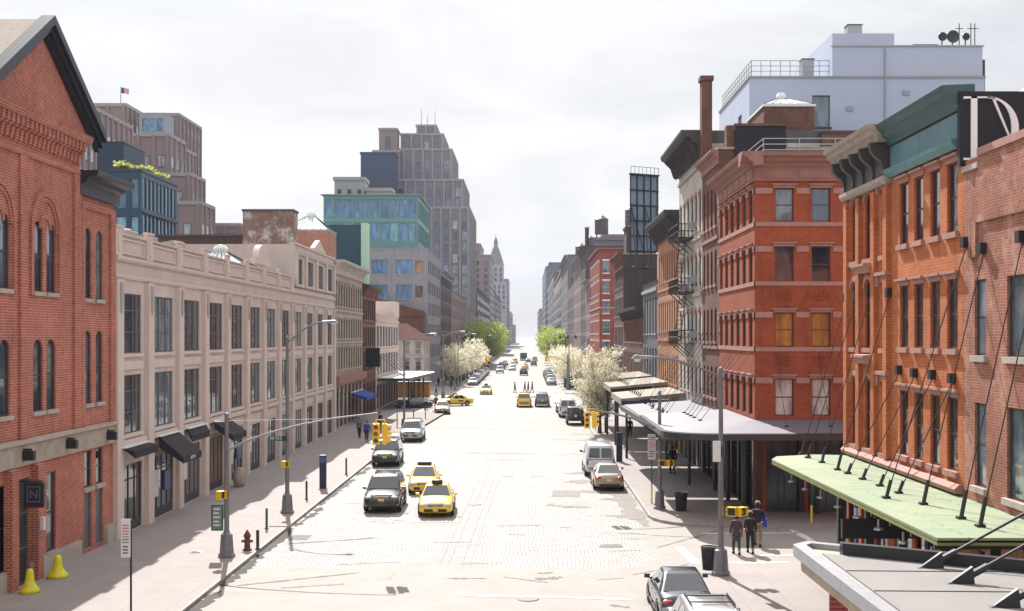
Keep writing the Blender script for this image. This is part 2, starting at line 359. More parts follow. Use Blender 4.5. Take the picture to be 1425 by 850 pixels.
def win_proto(w, h, style='sash', rise=0, depth=.3, frame=None, gl=None, sill=None, lintel=None, name='window'):
    """meshes of one window in its own frame: x across, y into the wall, z up from the sill"""
    key = (round(w, 2), round(h, 2), style, rise, depth, frame.name if frame else '', gl.name if gl else '', sill.name if sill else '', str(lintel), name)
    if key in PROTO: return PROTO[key]
    f = frame or M_FRAME; g = gl or G_DARK; m = MB(); t = .06; y0 = depth-.07; y1 = depth+.02; hz = h-rise
    if rise:
        ap = arcpts(w, rise); ai = arcpts(w-2*t, max(.02, rise-t*.6))
        m.box(-w/2, -w/2+t, y0, y1, 0, hz); m.box(w/2-t, w/2, y0, y1, 0, hz)
        for i in range(len(ap)-1):
            q = [(ap[i][0], hz+ap[i][1]), (ap[i+1][0], hz+ap[i+1][1]), (ai[i+1][0], hz+ai[i+1][1]), (ai[i][0], hz+ai[i][1])]
            m.hexa([(x, y0, z) for x, z in q]+[(x, y1, z) for x, z in q])
    else:
        m.box(-w/2, -w/2+t, y0, y1, 0, h); m.box(w/2-t, w/2, y0, y1, 0, h); m.box(-w/2+t, w/2-t, y0, y1, h-t, h)
    m.box(-w/2+t, w/2-t, y0, y1, 0, t)
    if style == 'sash': m.box(-w/2+t, w/2-t, y0+.02, y1-.01, h*.5-.03, h*.5+.03)
    elif style.startswith('grid'):
        c, r, th = style[4:].split('x'); c = int(c); r = int(r); th = float(th)
        for i in range(1, c): x = -w/2+w*i/c; m.box(x-th/2, x+th/2, y0+.01, y1-.01, t, hz-t if not rise else hz)
        for j in range(1, r): z = h*j/r; m.box(-w/2+t, w/2-t, y0+.022, y1-.012, z-th*.4, z+th*.4)
    elif style == 'loft':     # steel loft window: three lights, transom high up, lower vents
        for i in (1, 2): x = -w/2+w*i/3; m.box(x-.035, x+.035, y0-.01, y1-.01, t, h-t)
        for z in (h*.36, h*.72): m.box(-w/2+t, w/2-t, y0+.005, y1-.012, z-.022, z+.022)
        for i in range(3): x = -w/2+w*(i+.5)/3; m.box(x-.012, x+.012, y0+.03, y1-.014, t, h-t)
    elif style == 'shop':
        m.box(-w/2+t, w/2-t, y0+.012, y1-.012, .0, .45); m.box(-w/2+t, w/2-t, y0+.012, y1-.012, h*.76, h*.76+.07)
        for i in (1, 2, 3): x = -w/2+w*i/4; m.box(x-.03, x+.03, y0, y1-.01, .45, h-t)
    fm = m.mesh(name, f)
    p = MB()
    if rise:
        o = [(-w/2+.02, .02), (w/2-.02, .02)]+[(x*.98, hz+z-.01) for x, z in reversed(arcpts(w, rise))]
        n = len(o); p.add([(x, depth-.035, z) for x, z in o]+[(x, depth+.01, z) for x, z in o], [tuple(range(n)), tuple(range(2*n-1, n-1, -1))]+[(i, (i+1) % n, n+(i+1) % n, n+i) for i in range(n)])
    else: p.box(-w/2+.02, w/2-.02, depth-.035, depth+.01, .02, h-.02)
    out = {'frame': fm, 'pane': p.mesh('pane', g)}
    if sill:
        s = MB(); s.box(-w/2-.1, w/2+.1, -.11, .06, -.16, -.002); out['sill'] = s.mesh('sill', sill)
    if lintel:
        kind, lm = lintel; l = MB()
        if kind == 'flat': l.box(-w/2-.12, w/2+.12, -.05, .05, h+.003, h+.24)
        elif kind == 'hood':
            l.box(-w/2-.13, w/2+.13, -.07, .04, h+.003, h+.22); l.box(-w/2-.22, w/2+.22, -.2, .04, h+.222, h+.34)
            for s2 in (-1, 1): x = s2*(w/2+.11); l.box(x-.08, x+.08, -.15, .03, h-.12, h+.22)
        elif kind == 'slim':
            l.box(-w/2-.1, w/2+.1, -.045, .04, h+.003, h+.15); l.box(-w/2-.17, w/2+.17, -.15, .04, h+.152, h+.22)
        elif kind == 'bighood':
            l.box(-w/2-.16, w/2+.16, -.09, .04, h+.003, h+.3); l.box(-w/2-.22, w/2+.22, -.2, .04, h+.302, h+.37)
            for s2 in (-1, 1):
                x = s2*(w/2+.14); l.box(x-.05, x+.05, -.1, .03, h-.22, h+.3)
        elif kind == 'arch':
            zz = h-rise; ro = arcpts(w+.36, rise+.17); ri = arcpts(w+.02, rise+.005)
            for i in range(len(ro)-1):
                q = [(ro[i][0], zz+ro[i][1]), (ro[i+1][0], zz+ro[i+1][1]), (ri[i+1][0], zz+ri[i+1][1]), (ri[i][0], zz+ri[i][1])]
                l.hexa([(x, -.05, z) for x, z in q]+[(x, .02, z) for x, z in q])
        out['lintel'] = l.mesh('lintel', lm)
    PROTO[key] = out; return out
def put_window(bld, F, uc, z, pr, name='window'):
    loc = Vector(F.P(uc, 0, z))-WL[bld]
    w = link(name, pr['frame'], bld, loc, F.rot)
    for k in ('pane', 'sill', 'lintel'):
        if k in pr: link(k, pr[k], w)
    return w
def rows_ops(F, cols, rows, w, rise=0): return [(F.u(c), z, w, h, rise) for c in cols for z, h in rows]
class Bld:
    """a building: root empty, one wall mesh with real openings, windows as parts"""
    def __init__(s, name, label, x0, x1, y0, y1, H, m, cat='building', group=None, roof=True, roofm=None, cop=.08):
        s.root = thing(name, label, cat, ((x0+x1)/2, (y0+y1)/2, 0), 0, group)
        s.x0, s.x1, s.y0, s.y1, s.H, s.m = x0, x1, y0, y1, H, m; s.faces = {}; s.roof = roof; s.roofm = roofm; s.cop = cop
    def face(s, side):
        if side not in s.faces:
            F = Face(side, {'L': s.x1, 'R': s.x0, 'S': s.y0}[side], *( (s.x0, s.x1) if side == 'S' else (s.y0, s.y1))); s.faces[side] = (F, [], [])
        return s.faces[side][0]
    def win(s, side, cols, rows, w, style='sash', rise=0, depth=.28, frame=None, gl=None, sill=None, lintel=None, name='window'):
        F = s.face(side); _, ops, wins = s.faces[side]
        if side != 'S': depth = min(depth, .14)
        for c in cols:
            for z, h in rows:
                ops.append((F.u(c), z, w, h, rise, depth)); 
                wins.append((F.u(c), z, win_proto(w, h, style, rise, depth, frame, gl, sill, lintel, name), name))
    def finish(s, z0=0, depth=.28):
        mb = MB(); x0, x1, y0, y1, H = s.x0, s.x1, s.y0, s.y1, s.H
        for side, (a, b) in {'L': ((x1, y0), (x1, y1)), 'R': ((x0, y0), (x0, y1)), 'S': ((x0, y0), (x1, y0)), 'N': ((x0, y1), (x1, y1))}.items():
            if side in s.faces:
                F, ops, wins = s.faces[side]; d = ops[0][5] if ops else depth
                wall_face(mb, F, z0, H, ops, d)
                for u, z, pr, nm in wins: put_window(s.root, F, u, z, pr, nm)
            else: mb.poly([(*a, z0), (*b, z0), (*b, H), (*a, H)])
        mb.poly([(x0, y0, H), (x1, y0, H), (x1, y1, H), (x0, y1, H)])
        s.wall = mb.build('wall', s.m, s.root, fix=False)
        if s.roof:
            r = MB(); c = s.cop; r.box(x0-c, x1+c, y0-c, y1+c, H+.003, H+.16); r.build('roof', s.roofm or M_STONE, s.root)
        return s
    def part(s, name, m, fn, **kw):
        mb = MB(); fn(mb); return mb.build(name, m, s.root, **kw)
    def band(s, side, z0, z1, out, m, name='string_course', u0=0, u1=None):
        F = s.face(side); mb = MB(); F.box(mb, u0, F.W if u1 is None else u1, -out, .02, z0, z1); return mb.build(name, m, s.root)
    def cornice(s, side, z, h, out, m, nb=0, name='cornice', bm_=None, e0=.0, e1=.0, u0=0, u1=None):
        F = s.face(side); mb = MB(); u1 = F.W if u1 is None else u1
        F.prof(mb, u0-e0, u1+e1, [(-.02, z), (out*.18, z), (out*.18, z+h*.42), (out*.45, z+h*.55), (out*.5, z+h*.7), (out*.92, z+h*.78), (out, z+h*.9), (out, z+h), (-.02, z+h)])
        c = mb.build(name, m, s.root)
        if nb:
            for i in range(nb):
                b = MB(); u = u0+(u1-u0)*(i+.5)/nb; F.prof(b, u-.09, u+.09, [(out*.18, z-h*.1), (out*.35, z), (out*.5, z+h*.4), (out*.85, z+h*.7), (out*.18, z+h*.72)])
                b.build('bracket', bm_ or m, c)
        return c
def spread(a, b, n): return [a+(b-a)*(i+.5)/n for i in range(n)]
# ---------------------------------------------------------------- far towers: massing with set-backs, small windows flush in frames
def tower(name, label, boxes, m, sx=3.2, sz=3.6, w=1.3, h=1.9, gl=None, cat='tower', sides=('S',), zmin=4, frame=None, tops=True, group=None, piers=None, capm=None, mx=100):
    x0 = min(b[0] for b in boxes); x1 = max(b[1] for b in boxes); y0 = min(b[2] for b in boxes); y1 = max(b[3] for b in boxes)
    root = thing(name, label, cat, ((x0+x1)/2, (y0+y1)/2, 0), 0, group)
    mb = MB()
    for b in boxes: mb.box(*b[:6])
    mb.build('wall', m, root)
    if tops:
        for b in boxes: t = MB(); t.box(b[0]-.25, b[1]+.25, b[2]-.25, b[3]+.25, b[5]+.01, b[5]+.7); t.build('parapet', capm or m, root)
    f = MB(); f.box(-w/2-.12, w/2+.12, -.08, .05, -.12, h+.12); fm = f.mesh('window', frame or M_FRAME)
    p = MB(); p.box(-w/2, w/2, -.11, 0, 0, h); pm = p.mesh('pane', gl or G_BLUE)
    spots = []; pr = MB()
    for b in boxes:
        for sd in sides:
            F = Face(sd, {'L': b[1], 'R': b[0], 'S': b[2]}[sd], *((b[0], b[1]) if sd == 'S' else (b[2], b[3])))
            nx = max(1, int((F.W-1)/sx)); zz0 = max(b[4], zmin); nz_ = max(0, int((b[5]-zz0-.6)/sz))
            for i in range(nx):
                for j in range(nz_):
                    u = F.W*(i+.5)/nx; z = zz0+.9+j*sz
                    if z+h > b[5]-.3: continue
                    P = F.P(u, 0, z); spots.append((P[1]-P[2]*.5, F, u, z))
            if piers:
                for i in range(nx+1):
                    u = min(max(F.W*i/nx, .35), F.W-.35); pr = MB(); F.box(pr, u-.3, u+.3, -.32, .05, zz0, b[5]+.3); pr.build('pier', piers, root)
    spots.sort(key=lambda t: t[0])
    for _, F, u, z in spots[:mx]:
        loc = Vector(F.P(u, 0, z))-WL[root]; wo_ = link('window', fm, root, loc, F.rot); link('pane', pm, wo_)
    if spots[mx:]:
        q = MB()
        for _, F, u, z in spots[mx:]:
            q.cur = 0; F.box(q, u-w/2-.12, u+w/2+.12, -.08, .05, z-.12, z+h+.12); q.cur = 1; F.box(q, u-w/2, u+w/2, -.11, 0, z, z+h)
        tag(q.build('upper_windows', [frame or M_FRAME, gl or G_BLUE], root), kind='stuff')
    return root
# ---------------------------------------------------------------- ground, road, pavements
XL, XR = -18.6, 11.9          # building lines
CL, CR = -11.5, 6.25          # kerb lines
def road_material():
    m, nt, b = base_mat('road_surface'); b.inputs['Roughness'].default_value = .8; b.inputs['Specular IOR Level'].default_value = .3
    g = N(nt, 'ShaderNodeNewGeometry').outputs['Position']
    s = N(nt, 'ShaderNodeSeparateXYZ'); nt.links.new(g, s.inputs[0])
    t = N(nt, 'ShaderNodeTexBrick'); wv = N(nt, 'ShaderNodeVectorMath', operation='ADD'); nt.links.new(g, wv.inputs[0])
    nn = N(nt, 'ShaderNodeTexNoise'); nn.inputs['Scale'].default_value = .5; nt.links.new(g, nn.inputs[0])
    sc_ = N(nt, 'ShaderNodeVectorMath', operation='SCALE'); sc_.inputs['Scale'].default_value = .5; nt.links.new(nn.outputs[1], sc_.inputs[0]); nt.links.new(sc_.outputs[0], wv.inputs[1])
    nt.links.new(wv.outputs[0], t.inputs['Vector'])
    t.inputs['Scale'].default_value = 1; t.inputs['Brick Width'].default_value = .34; t.inputs['Row Height'].default_value = .2
    t.inputs['Mortar Size'].default_value = .022; t.inputs['Mortar Smooth'].default_value = .6
    for i, k in ((1, (.43, .415, .40)), (2, (.33, .315, .30)), (3, (.12, .112, .105))): t.inputs[i].default_value = (*k, 1)
    # smooth concrete / asphalt zone near the camera and along the right kerb
    wob = noise(nt, g, .16, 5, .6)
    a = N(nt, 'ShaderNodeMath', operation='MULTIPLY_ADD'); nt.links.new(wob, a.inputs[0]); a.inputs[1].default_value = 14; nt.links.new(s.outputs[1], a.inputs[2])
    near = N(nt, 'ShaderNodeMapRange'); near.inputs[1].default_value = 55.2; near.inputs[2].default_value = 54.6; nt.links.new(a.outputs[0], near.inputs[0])
    a2 = N(nt, 'ShaderNodeMath', operation='MULTIPLY_ADD'); nt.links.new(wob, a2.inputs[0]); a2.inputs[1].default_value = 3.5; nt.links.new(s.outputs[0], a2.inputs[2])
    rt = N(nt, 'ShaderNodeMapRange'); rt.inputs[1].default_value = 7.0; rt.inputs[2].default_value = 7.2; nt.links.new(a2.outputs[0], rt.inputs[0])
    far = N(nt, 'ShaderNodeMapRange'); far.inputs[1].default_value = 118; far.inputs[2].default_value = 119; nt.links.new(a.outputs[0], far.inputs[0])
    mxm = N(nt, 'ShaderNodeMath', operation='MAXIMUM'); nt.links.new(near.outputs[0], mxm.inputs[0]); nt.links.new(rt.outputs[0], mxm.inputs[1])
    mxm2 = N(nt, 'ShaderNodeMath', operation='MAXIMUM'); nt.links.new(mxm.outputs[0], mxm2.inputs[0]); nt.links.new(far.outputs[0], mxm2.inputs[1])
    f1 = ramp(nt, noise(nt, g, .5, 8, .7), .35, .7)
    conc = mixc(nt, f1, (.34, .31, .285), (.24, .22, .20))
    fine = ramp(nt, noise(nt, g, 22, 3), .3, .7); conc = mixc(nt, fine, conc, (.29, .27, .25))
    cob = mixc(nt, ramp(nt, noise(nt, g, .25, 6, .7), .55, .8), t.outputs[0], (.34, .315, .295))
    col = mixc(nt, mxm2.outputs[0], cob, conc)
    # stains, long dark repairs, oil along the lanes
    mpn = N(nt, 'ShaderNodeMapping'); mpn.inputs['Scale'].default_value = (.35, 1.9, 1); nt.links.new(g, mpn.inputs[0])
    st = ramp(nt, noise(nt, mpn.outputs[0], .42, 8, .72), .60, .70)
    col = mixc(nt, st, col, (.17, .152, .138))
    mp2 = N(nt, 'ShaderNodeMapping'); mp2.inputs['Scale'].default_value = (1.2, .06, 1); nt.links.new(g, mp2.inputs[0])
    st2 = ramp(nt, noise(nt, mp2.outputs[0], 1, 4), .55, .75)
    md = N(nt, 'ShaderNodeMath', operation='MULTIPLY'); md.inputs[1].default_value = .35; nt.links.new(st2, md.inputs[0])
    col = mixc(nt, md.outputs[0], col, (.26, .24, .22))
    # cracks
    v = N(nt, 'ShaderNodeTexVoronoi', feature='DISTANCE_TO_EDGE'); v.inputs['Scale'].default_value = .22; nt.links.new(wv.outputs[0], v.inputs['Vector'])
    ck = ramp(nt, v.outputs['Distance'], .006, .001)
    ckm = N(nt, 'ShaderNodeMath', operation='MULTIPLY'); nt.links.new(ck, ckm.inputs[0]); nt.links.new(ramp(nt, noise(nt, g, .3, 2), .54, .64), ckm.inputs[1])
    col = mixc(nt, ckm.outputs[0], col, (.16, .145, .135))
    nt.links.new(col, b.inputs['Base Color'])
    hb = mixc(nt, mxm2.outputs[0], t.outputs['Fac'], (.0, .0, .0))
    hn = N(nt, 'ShaderNodeMath', operation='MULTIPLY_ADD'); nt.links.new(hb, hn.inputs[0]); hn.inputs[1].default_value = -1; nt.links.new(noise(nt, g, 5, 4), hn.inputs[2])
    bump(nt, b, hn.outputs[0], .5, .03)
    return m
def paving(name, c, slab=1.5, var=.2):
    m, nt, b = base_mat(name); b.inputs['Roughness'].default_value = .85; b.inputs['Specular IOR Level'].default_value = .3
    g = N(nt, 'ShaderNodeNewGeometry').outputs['Position']
    t = N(nt, 'ShaderNodeTexBrick'); t.offset = 0; nt.links.new(g, t.inputs['Vector'])
    t.inputs['Scale'].default_value = 1; t.inputs['Brick Width'].default_value = slab; t.inputs['Row Height'].default_value = slab*.95
    t.inputs['Mortar Size'].default_value = .02
    for i, k in ((1, c), (2, tuple(x*(1-var*.5) for x in c)), (3, tuple(x*.5 for x in c))): t.inputs[i].default_value = (*k, 1)
    f = ramp(nt, noise(nt, g, .7, 8, .7), .4, .72)
    col = mixc(nt, f, t.outputs[0], tuple(x*.72 for x in c))
    sp = ramp(nt, noise(nt, g, 7, 3), .68, .74); col = mixc(nt, sp, col, tuple(x*.45 for x in c))
    fn = ramp(nt, noise(nt, g, 40, 2), .3, .7); col = mixc(nt, fn, col, tuple(x*.9 for x in c))
    nt.links.new(col, b.inputs['Base Color']); bump(nt, b, noise(nt, g, 30, 3), .12)
    return m
M_ROAD = road_material(); M_PAVE = paving('pavement_slabs', (.345, .305, .29)); M_KERB = mat('kerb_granite', (.33, .30, .28), .8, var=.25, scale=2, bmp=.2)
M_GROUND = mat('far_ground', (.30, .28, .26), .95, var=.15, scale=.02)
M_PAINTW = mat('worn_road_paint', (.68, .66, .64), .7, var=.25, scale=2.5)
M_PATCH = mat('asphalt_patch', (.15, .135, .125), .85, var=.3, scale=2.2, bmp=.3)
M_PATCHL = mat('old_asphalt_patch', (.22, .195, .175), .85, var=.3, scale=1.6, bmp=.3)
M_IRON = mat('cast_iron_cover', (.10, .095, .095), .6, .4, var=.3, scale=9)
M_GUTTER = mat('gutter_dirt', (.05, .043, .038), .9, var=.5, scale=1.2, bmp=.3)
M_DECK = mat('grey_brown_pavers', (.24, .195, .165), .85, var=.3, scale=1.2)
g = MB(); g.poly([(-4000, -1500, 0), (4000, -1500, 0), (4000, 9000, 0), (-4000, 9000, 0)]); struct('ground', g, M_GROUND)
r = MB(); r.poly([(-42, -12, .004), (42, -12, .004), (42, 1800, .004), (-42, 1800, .004)]); struct('road', r, M_ROAD)
# pavements: real 0.15 m kerbs, rounded corners at the cross streets
def rr(x0, x1, y0, y1, rad, corners):
    """rectangle outline with some corners rounded; corners: set of 'sw','se','ne','nw'"""
    out = []
    for key, cx, cy, a0 in (('sw', x0, y0, 180), ('se', x1, y0, 270), ('ne', x1, y1, 0), ('nw', x0, y1, 90)):
        if key in corners:
            px = cx+rad*(1 if 'w' in key else -1); py = cy+rad*(1 if 's' in key else -1)
            out += [(px+rad*math.cos(R(a0+i*15)), py+rad*math.sin(R(a0+i*15))) for i in range(7)]
        else: out.append((cx, cy))
    return out
KW = .17
def pavement(x0, x1, y0, y1, rad=0, corners=()):
    mb = MB(); mb.extrude(rr(x0, x1, y0, y1, rad, corners), .0, .145); struct('kerb', mb, M_KERB)
    dx0 = KW if x0 in (CR,) else 0; dx1 = KW if x1 in (CL,) else 0
    dy0 = KW if {'sw', 'se'} & set(corners) else 0; dy1 = KW if {'nw', 'ne'} & set(corners) else 0
    mb = MB(); mb.extrude(rr(x0+dx0, x1-dx1, y0+dy0, y1-dy1, max(.1, rad-KW), corners), .1, .15); struct('pavement', mb, M_PAVE)
pavement(-40, CL, -12, 176, 2.5, ('ne',))
pavement(-40, CL, 204, 1800, 2.5, ('se',))
pavement(CR, 40, -12, 46.8, 3.2, ('nw',))
pavement(CR, 40, 57.6, 166, 3.2, ('sw', 'nw'))
pavement(CR, 40, 190, 1800, 2.5, ('sw',))
mb = MB(); mb.extrude([(-16.2, 113), (-10.9, 113), (-9.7, 143), (-15.2, 143)], .15, .19); struct('pavement', mb, M_DECK)
# gutters, broken tar beside the left kerb
random.seed(5)
def blob(cx, cy, rx, ry, n=16, j=.25, rot=0):
    o = []
    for i in range(n):
        a = 2*math.pi*i/n; k = 1+random.uniform(-j, j); x = rx*k*math.cos(a); y = ry*k*math.sin(a)
        o.append((cx+x*math.cos(rot)-y*math.sin(rot), cy+x*math.sin(rot)+y*math.cos(rot)))
    return o
def sheet(name, outline, z, m):
    mb = MB(); mb.poly([(x, y, z) for x, y in outline]); return struct(name, mb, m)
def strip(x0, y0, x1, y1, w, n=16, j=.4):
    dx, dy = x1-x0, y1-y0; L = math.hypot(dx, dy); nx, ny = -dy/L, dx/L; a = []; b = []; off = 0
    for i in range(n+1):
        t = i/n; off += random.uniform(-.05, .05)*w*2; ww = w/2*(1+random.uniform(-j, j))*(.35 if i in (0, n) else 1)
        a.append((x0+dx*t+nx*(ww+off), y0+dy*t+ny*(ww+off))); b.append((x0+dx*t+nx*(off-ww), y0+dy*t+ny*(off-ww)))
    return a+b[::-1]
k = 0
for y in range(30, 100, 7):
    if random.random() < .8:
        sheet('gutter', strip(CL+.16, y, CL+.16, y+random.uniform(5, 7), .38, 22, .9), .009, M_GUTTER)
    if 57 < y < 160: sheet('gutter', strip(CR-.35, y, CR-.35, y+6, .5, 18, .6), .009, M_PATCHL)
sheet('gutter', strip(CR-.5, 60, CR-.6, 76, .9, 24, .5), .0075, M_PATCHL)
def pxy(px, py): y = 9.3*1650/(py-468); return ((px-733)*y/1650, y)
def rep(ax, ay, bx, by, w, m, z=.011, j=.4, n=16): sheet('road_repair', strip(*pxy(ax, ay), *pxy(bx, by), w, n, j), z, m)
rep(400, 757, 530, 748, .18, M_PATCH, j=.9); rep(330, 815, 500, 797, .16, M_PATCH, j=.9); rep(390, 818, 480, 812, .22, M_PATCHL, j=.8)
rep(470, 786, 560, 782, .06, M_PATCH); rep(760, 632, 860, 633, .12, M_PATCH, j=.9); rep(745, 806, 782, 803, .35, M_PATCH, j=.8)
rep(748, 798, 770, 797, .2, M_PATCH, j=.6); rep(700, 803, 762, 811, .12, M_PATCH, j=.8); rep(762, 702, 822, 706, .9, M_PATCHL, j=.5)
rep(848, 842, 876, 846, .2, M_PATCH, j=.6); rep(905, 745, 990, 749, .1, M_PATCH, j=.7); rep(915, 762, 1000, 738, .1, M_PATCH, j=.7)
rep(880, 800, 960, 786, .12, M_PATCH, j=.8); rep(640, 630, 760, 632, .5, M_PATCHL, j=.7); rep(690, 640, 730, 640, .4, M_PATCHL, j=.6)
rep(860, 742, 900, 744, .35, M_PATCHL, j=.6); rep(590, 596, 700, 597, .5, M_PATCHL, j=.6); rep(770, 612, 830, 613, .6, M_PATCHL, j=.6)
rep(700, 663, 715, 664, .25, M_PATCH); rep(520, 728, 640, 727, .05, M_PATCH); rep(640, 785, 700, 783, .06, M_PATCH)
random.seed(31)
for i in range(26):
    qx = random.uniform(-10.5, 5.6); qy = random.choice((random.uniform(36, 60), random.uniform(58, 130))); ln = random.uniform(.8, 3.5)
    sheet('road_repair', strip(qx, qy, qx+ln*random.uniform(.5, 1), qy+ln*random.uniform(-.25, .25), random.uniform(.04, .22), 14, .9), .0105+.00008*i, random.choice((M_PATCHL, M_PATCH, M_PATCHL)))
for i in range(7):
    sheet('road_repair', blob(random.uniform(3.2, 5.6), random.uniform(56, 100), random.uniform(.4, 1.3), random.uniform(.3, 1.1), 18, .45), .0136+.00008*i, M_PATCHL)
x, y = pxy(787, 687); sheet('road_repair', [(x-.85, y-1.4), (x+.8, y-1.5), (x+.9, y+1.3), (x-.7, y+1.5)], .0125, M_PATCHL)
x, y = pxy(415, 748); sheet('road_repair', [(x-.35, y-.7), (x+.5, y-.7), (x+.55, y+.6), (x-.35, y+.6)], .0135, M_PATCH)
x, y = pxy(852, 760); sheet('road_repair', blob(x, y, .6, .45), .0125, M_PATCH)
# tram-line like double joints down the middle and lane marking remains
for px0 in (-3.4, -3.05, -2.5, -2.15): sheet('lane_joint', strip(px0-.15, 48, px0+.6, 92, .035, 12, .2), .0145, mat('joint_tar', (.27, .245, .225), .85, var=.2))
sheet('stop_line', strip(*pxy(640, 828), *pxy(880, 833), .28, 16, .25), .0155, M_PAINTW)
sheet('crosswalk_marking', [(6.75, 48.4), (7.15, 48.5), (6.9, 52.3), (6.5, 52.2)], .0155, M_PAINTW)
for q in ((8.3, 48.6, 10.8, .3), (9.6, 50.2, 12.5, .3), (8.2, 55.9, 13, .25)): sheet('crosswalk_marking', strip(q[0], q[1], q[2], q[1]+.2, q[3], 14, .3), .0155, M_PAINTW)
sheet('crosswalk_marking', strip(13.2, 50, 12.7, 57, .35, 10, .2), .0155, M_PAINTW)
for px, py in ((788, 705), (735, 834), (660, 702)):
    x, y = pxy(px, py); mb = MB(); mb.lathe([(0, .0), (.36, .0), (.38, -.012)], (x, y, .03), 20); o = mb.build('manhole_cover', M_IRON); tag(o, {788: 'round iron cover in the cobbles near the parked tan sedan', 735: 'round iron cover in smooth asphalt nearest the camera', 660: 'round iron cover in mid road beyond the taxis'}[px], 'manhole cover')
# ================================================================ LEFT SIDE
# -- gabled brick building
b = Bld('brick_building', 'red brick gabled building with corbelled cornice and paired arched windows', -34, XL, 30, 49.3, 17.6, B_GABLE, roof=False)
W1, Z1 = [(13.75-2.75, 2.75)], None
for yc in (45.75, 41.6, 37.5, 33.4):
    cs = (yc-.62, yc+.62)
    b.win('L', cs, [(11.0, 2.7), (6.45, 2.75)], .9, 'sash', .36, .35, M_FRAME, G_BLUE, M_STONE)
    b.win('L', cs, [(.9, 3.1)], .9, 'sash', 0, .35, M_FRAME, G_DARK, M_STONE)
# doors at street level
b.win('L', [43.6], [(.15, 3.9)], 1.5, 'grid1x3x0.08', 0, .6, M_FRAMEG, M_CHAR, name='door')
b.finish()
F = b.face('L')
# big relieving arches over each pair (two rings of brick, proud)
for i, yc in enumerate((45.75, 41.6, 37.5, 33.4)):
    mb = MB(); uc = F.u(yc)
    for (ro, ri, pr) in ((1.42, 1.2, .10), (1.18, 1.04, .055)):
        for k in range(16):
            a0 = math.pi*k/16; a1 = math.pi*(k+1)/16
            q = [(uc+rr_*math.cos(a), 13.35+rr_*math.sin(a)*1.12) for rr_, a in ((ri, a0), (ro, a0), (ro, a1), (ri, a1))]
            mb.hexa([F.P(u, -pr, z) for u, z in q]+[F.P(u, .02, z) for u, z in q])
    for s2 in (-1, 1): F.box(mb, uc+s2*1.42-(.22 if s2 > 0 else 0), uc+s2*1.42+(.22 if s2 < 0 else 0), -.10, .02, 10.85, 13.35)
    mb.build('relieving_arch', B_GABLE, b.root)
    mb = MB()
    for k in range(12):
        a0 = math.pi*k/12; a1 = math.pi*(k+1)/12
        q = [(uc+rr_*math.cos(a), 13.42+rr_*math.sin(a)) for rr_, a in ((.42, a0), (.56, a0), (.56, a1), (.42, a1))]
        mb.hexa([F.P(u, -.05, z) for u, z in q]+[F.P(u, .02, z) for u, z in q])
    mb.build('small_arch', B_GABLE, b.root)
    for dy in (-2.07,):
        mb = MB(); F.box(mb, F.u(yc)+dy-.3, F.u(yc)+dy+.3, -.11, .02, 5.5, 16.0); mb.build('pilaster', B_GABLE, b.root)
mb = MB(); F.box(mb, F.W-.75, F.W-.003, -.11, .02, 5.5, 16.0); mb.build('pilaster', B_GABLE, b.root)
mb = MB(); F.prof(mb, 0, F.W, [(-.02, 16.0), (.13, 16.0), (.13, 16.15), (.05, 16.22), (-.02, 16.22)]); mb.build('string_course', B_GABLE, b.root)
for i in range(48): mb = MB(); u = .2+i*.4; F.prof(mb, u-.12, u+.12, [(-.02, 16.35), (.1, 16.45), (.16, 16.8), (.34, 16.95), (.36, 17.3), (-.02, 17.3)]); mb.build('corbel', B_GABLE, b.root)
mb = MB(); F.prof(mb, 0, F.W+.3, [(-.02, 17.3), (.42, 17.3), (.46, 17.45), (.5, 17.6), (-.02, 17.6)]); mb.build('cornice', B_GABLE, b.root)
# gable, ridge at Y=45.4-? : gable wall triangle and slate roof with dark rake boards
yr_, zr_, ye = 45.4, 21.4, 50.9; y_lo = yr_-(ye-yr_)
mb = MB(); mb.add([(XL+.02, y_lo, 17.6), (XL+.02, 49.9, 17.6), (XL+.02, 49.9, 18.2), (XL+.02, yr_, 21.15), (XL+.02, y_lo, 17.7), (-33.8, y_lo, 17.6), (-33.8, 49.9, 17.6), (-33.8, 49.9, 18.2), (-33.8, yr_, 21.15), (-33.8, y_lo, 17.7)],
    [(0, 1, 2, 3, 4), (9, 8, 7, 6, 5)]+[(i, i+5, (i+1) % 5+5, (i+1) % 5) for i in range(5)]); mb.build('gable', B_GABLE, b.root)
mb = MB(); 
for (ya, za, yb, zb) in ((y_lo-.4, 17.65, yr_, 21.45), (yr_, 21.45, ye, 17.95)):
    mb.hexa([(-34.4, ya, za-.2), (XL+.42, ya, za-.2), (XL+.42, yb, zb-.2), (-34.4, yb, zb-.2), (-34.4, ya, za), (XL+.42, ya, za), (XL+.42, yb, zb), (-34.4, yb, zb)])
mb.build('roof', M_SHINGLE, b.root)
for (ya, za, yb, zb) in ((y_lo-.5, 17.6, yr_, 21.55), (yr_, 21.55, ye+.1, 17.93)):
    mb = MB()
    for o0, o1, dz0, dz1 in ((.02, .55, -.3, .05), (.02, .4, -.55, -.3), (.02, .25, -.72, -.55)):
        x0 = XL+o0; x1 = XL+o1
        mb.hexa([(x0, ya, za+dz0), (x1, ya, za+dz0), (x1, yb, zb+dz0), (x0, yb, zb+dz0), (x0, ya, za+dz1), (x1, ya, za+dz1), (x1, yb, zb+dz1), (x0, yb, zb+dz1)])
    mb.build('rake_board', M_DKGREEN, b.root)
mb = MB(); F.box(mb, 0, F.W, -.14, .02, 4.55, 5.35); mb.build('stone_belt', M_CONC, b.root)
mb = MB(); F.box(mb, 0, F.W, -.24, .02, 5.352, 5.5); mb.build('belt_ledge', M_STONE, b.root)
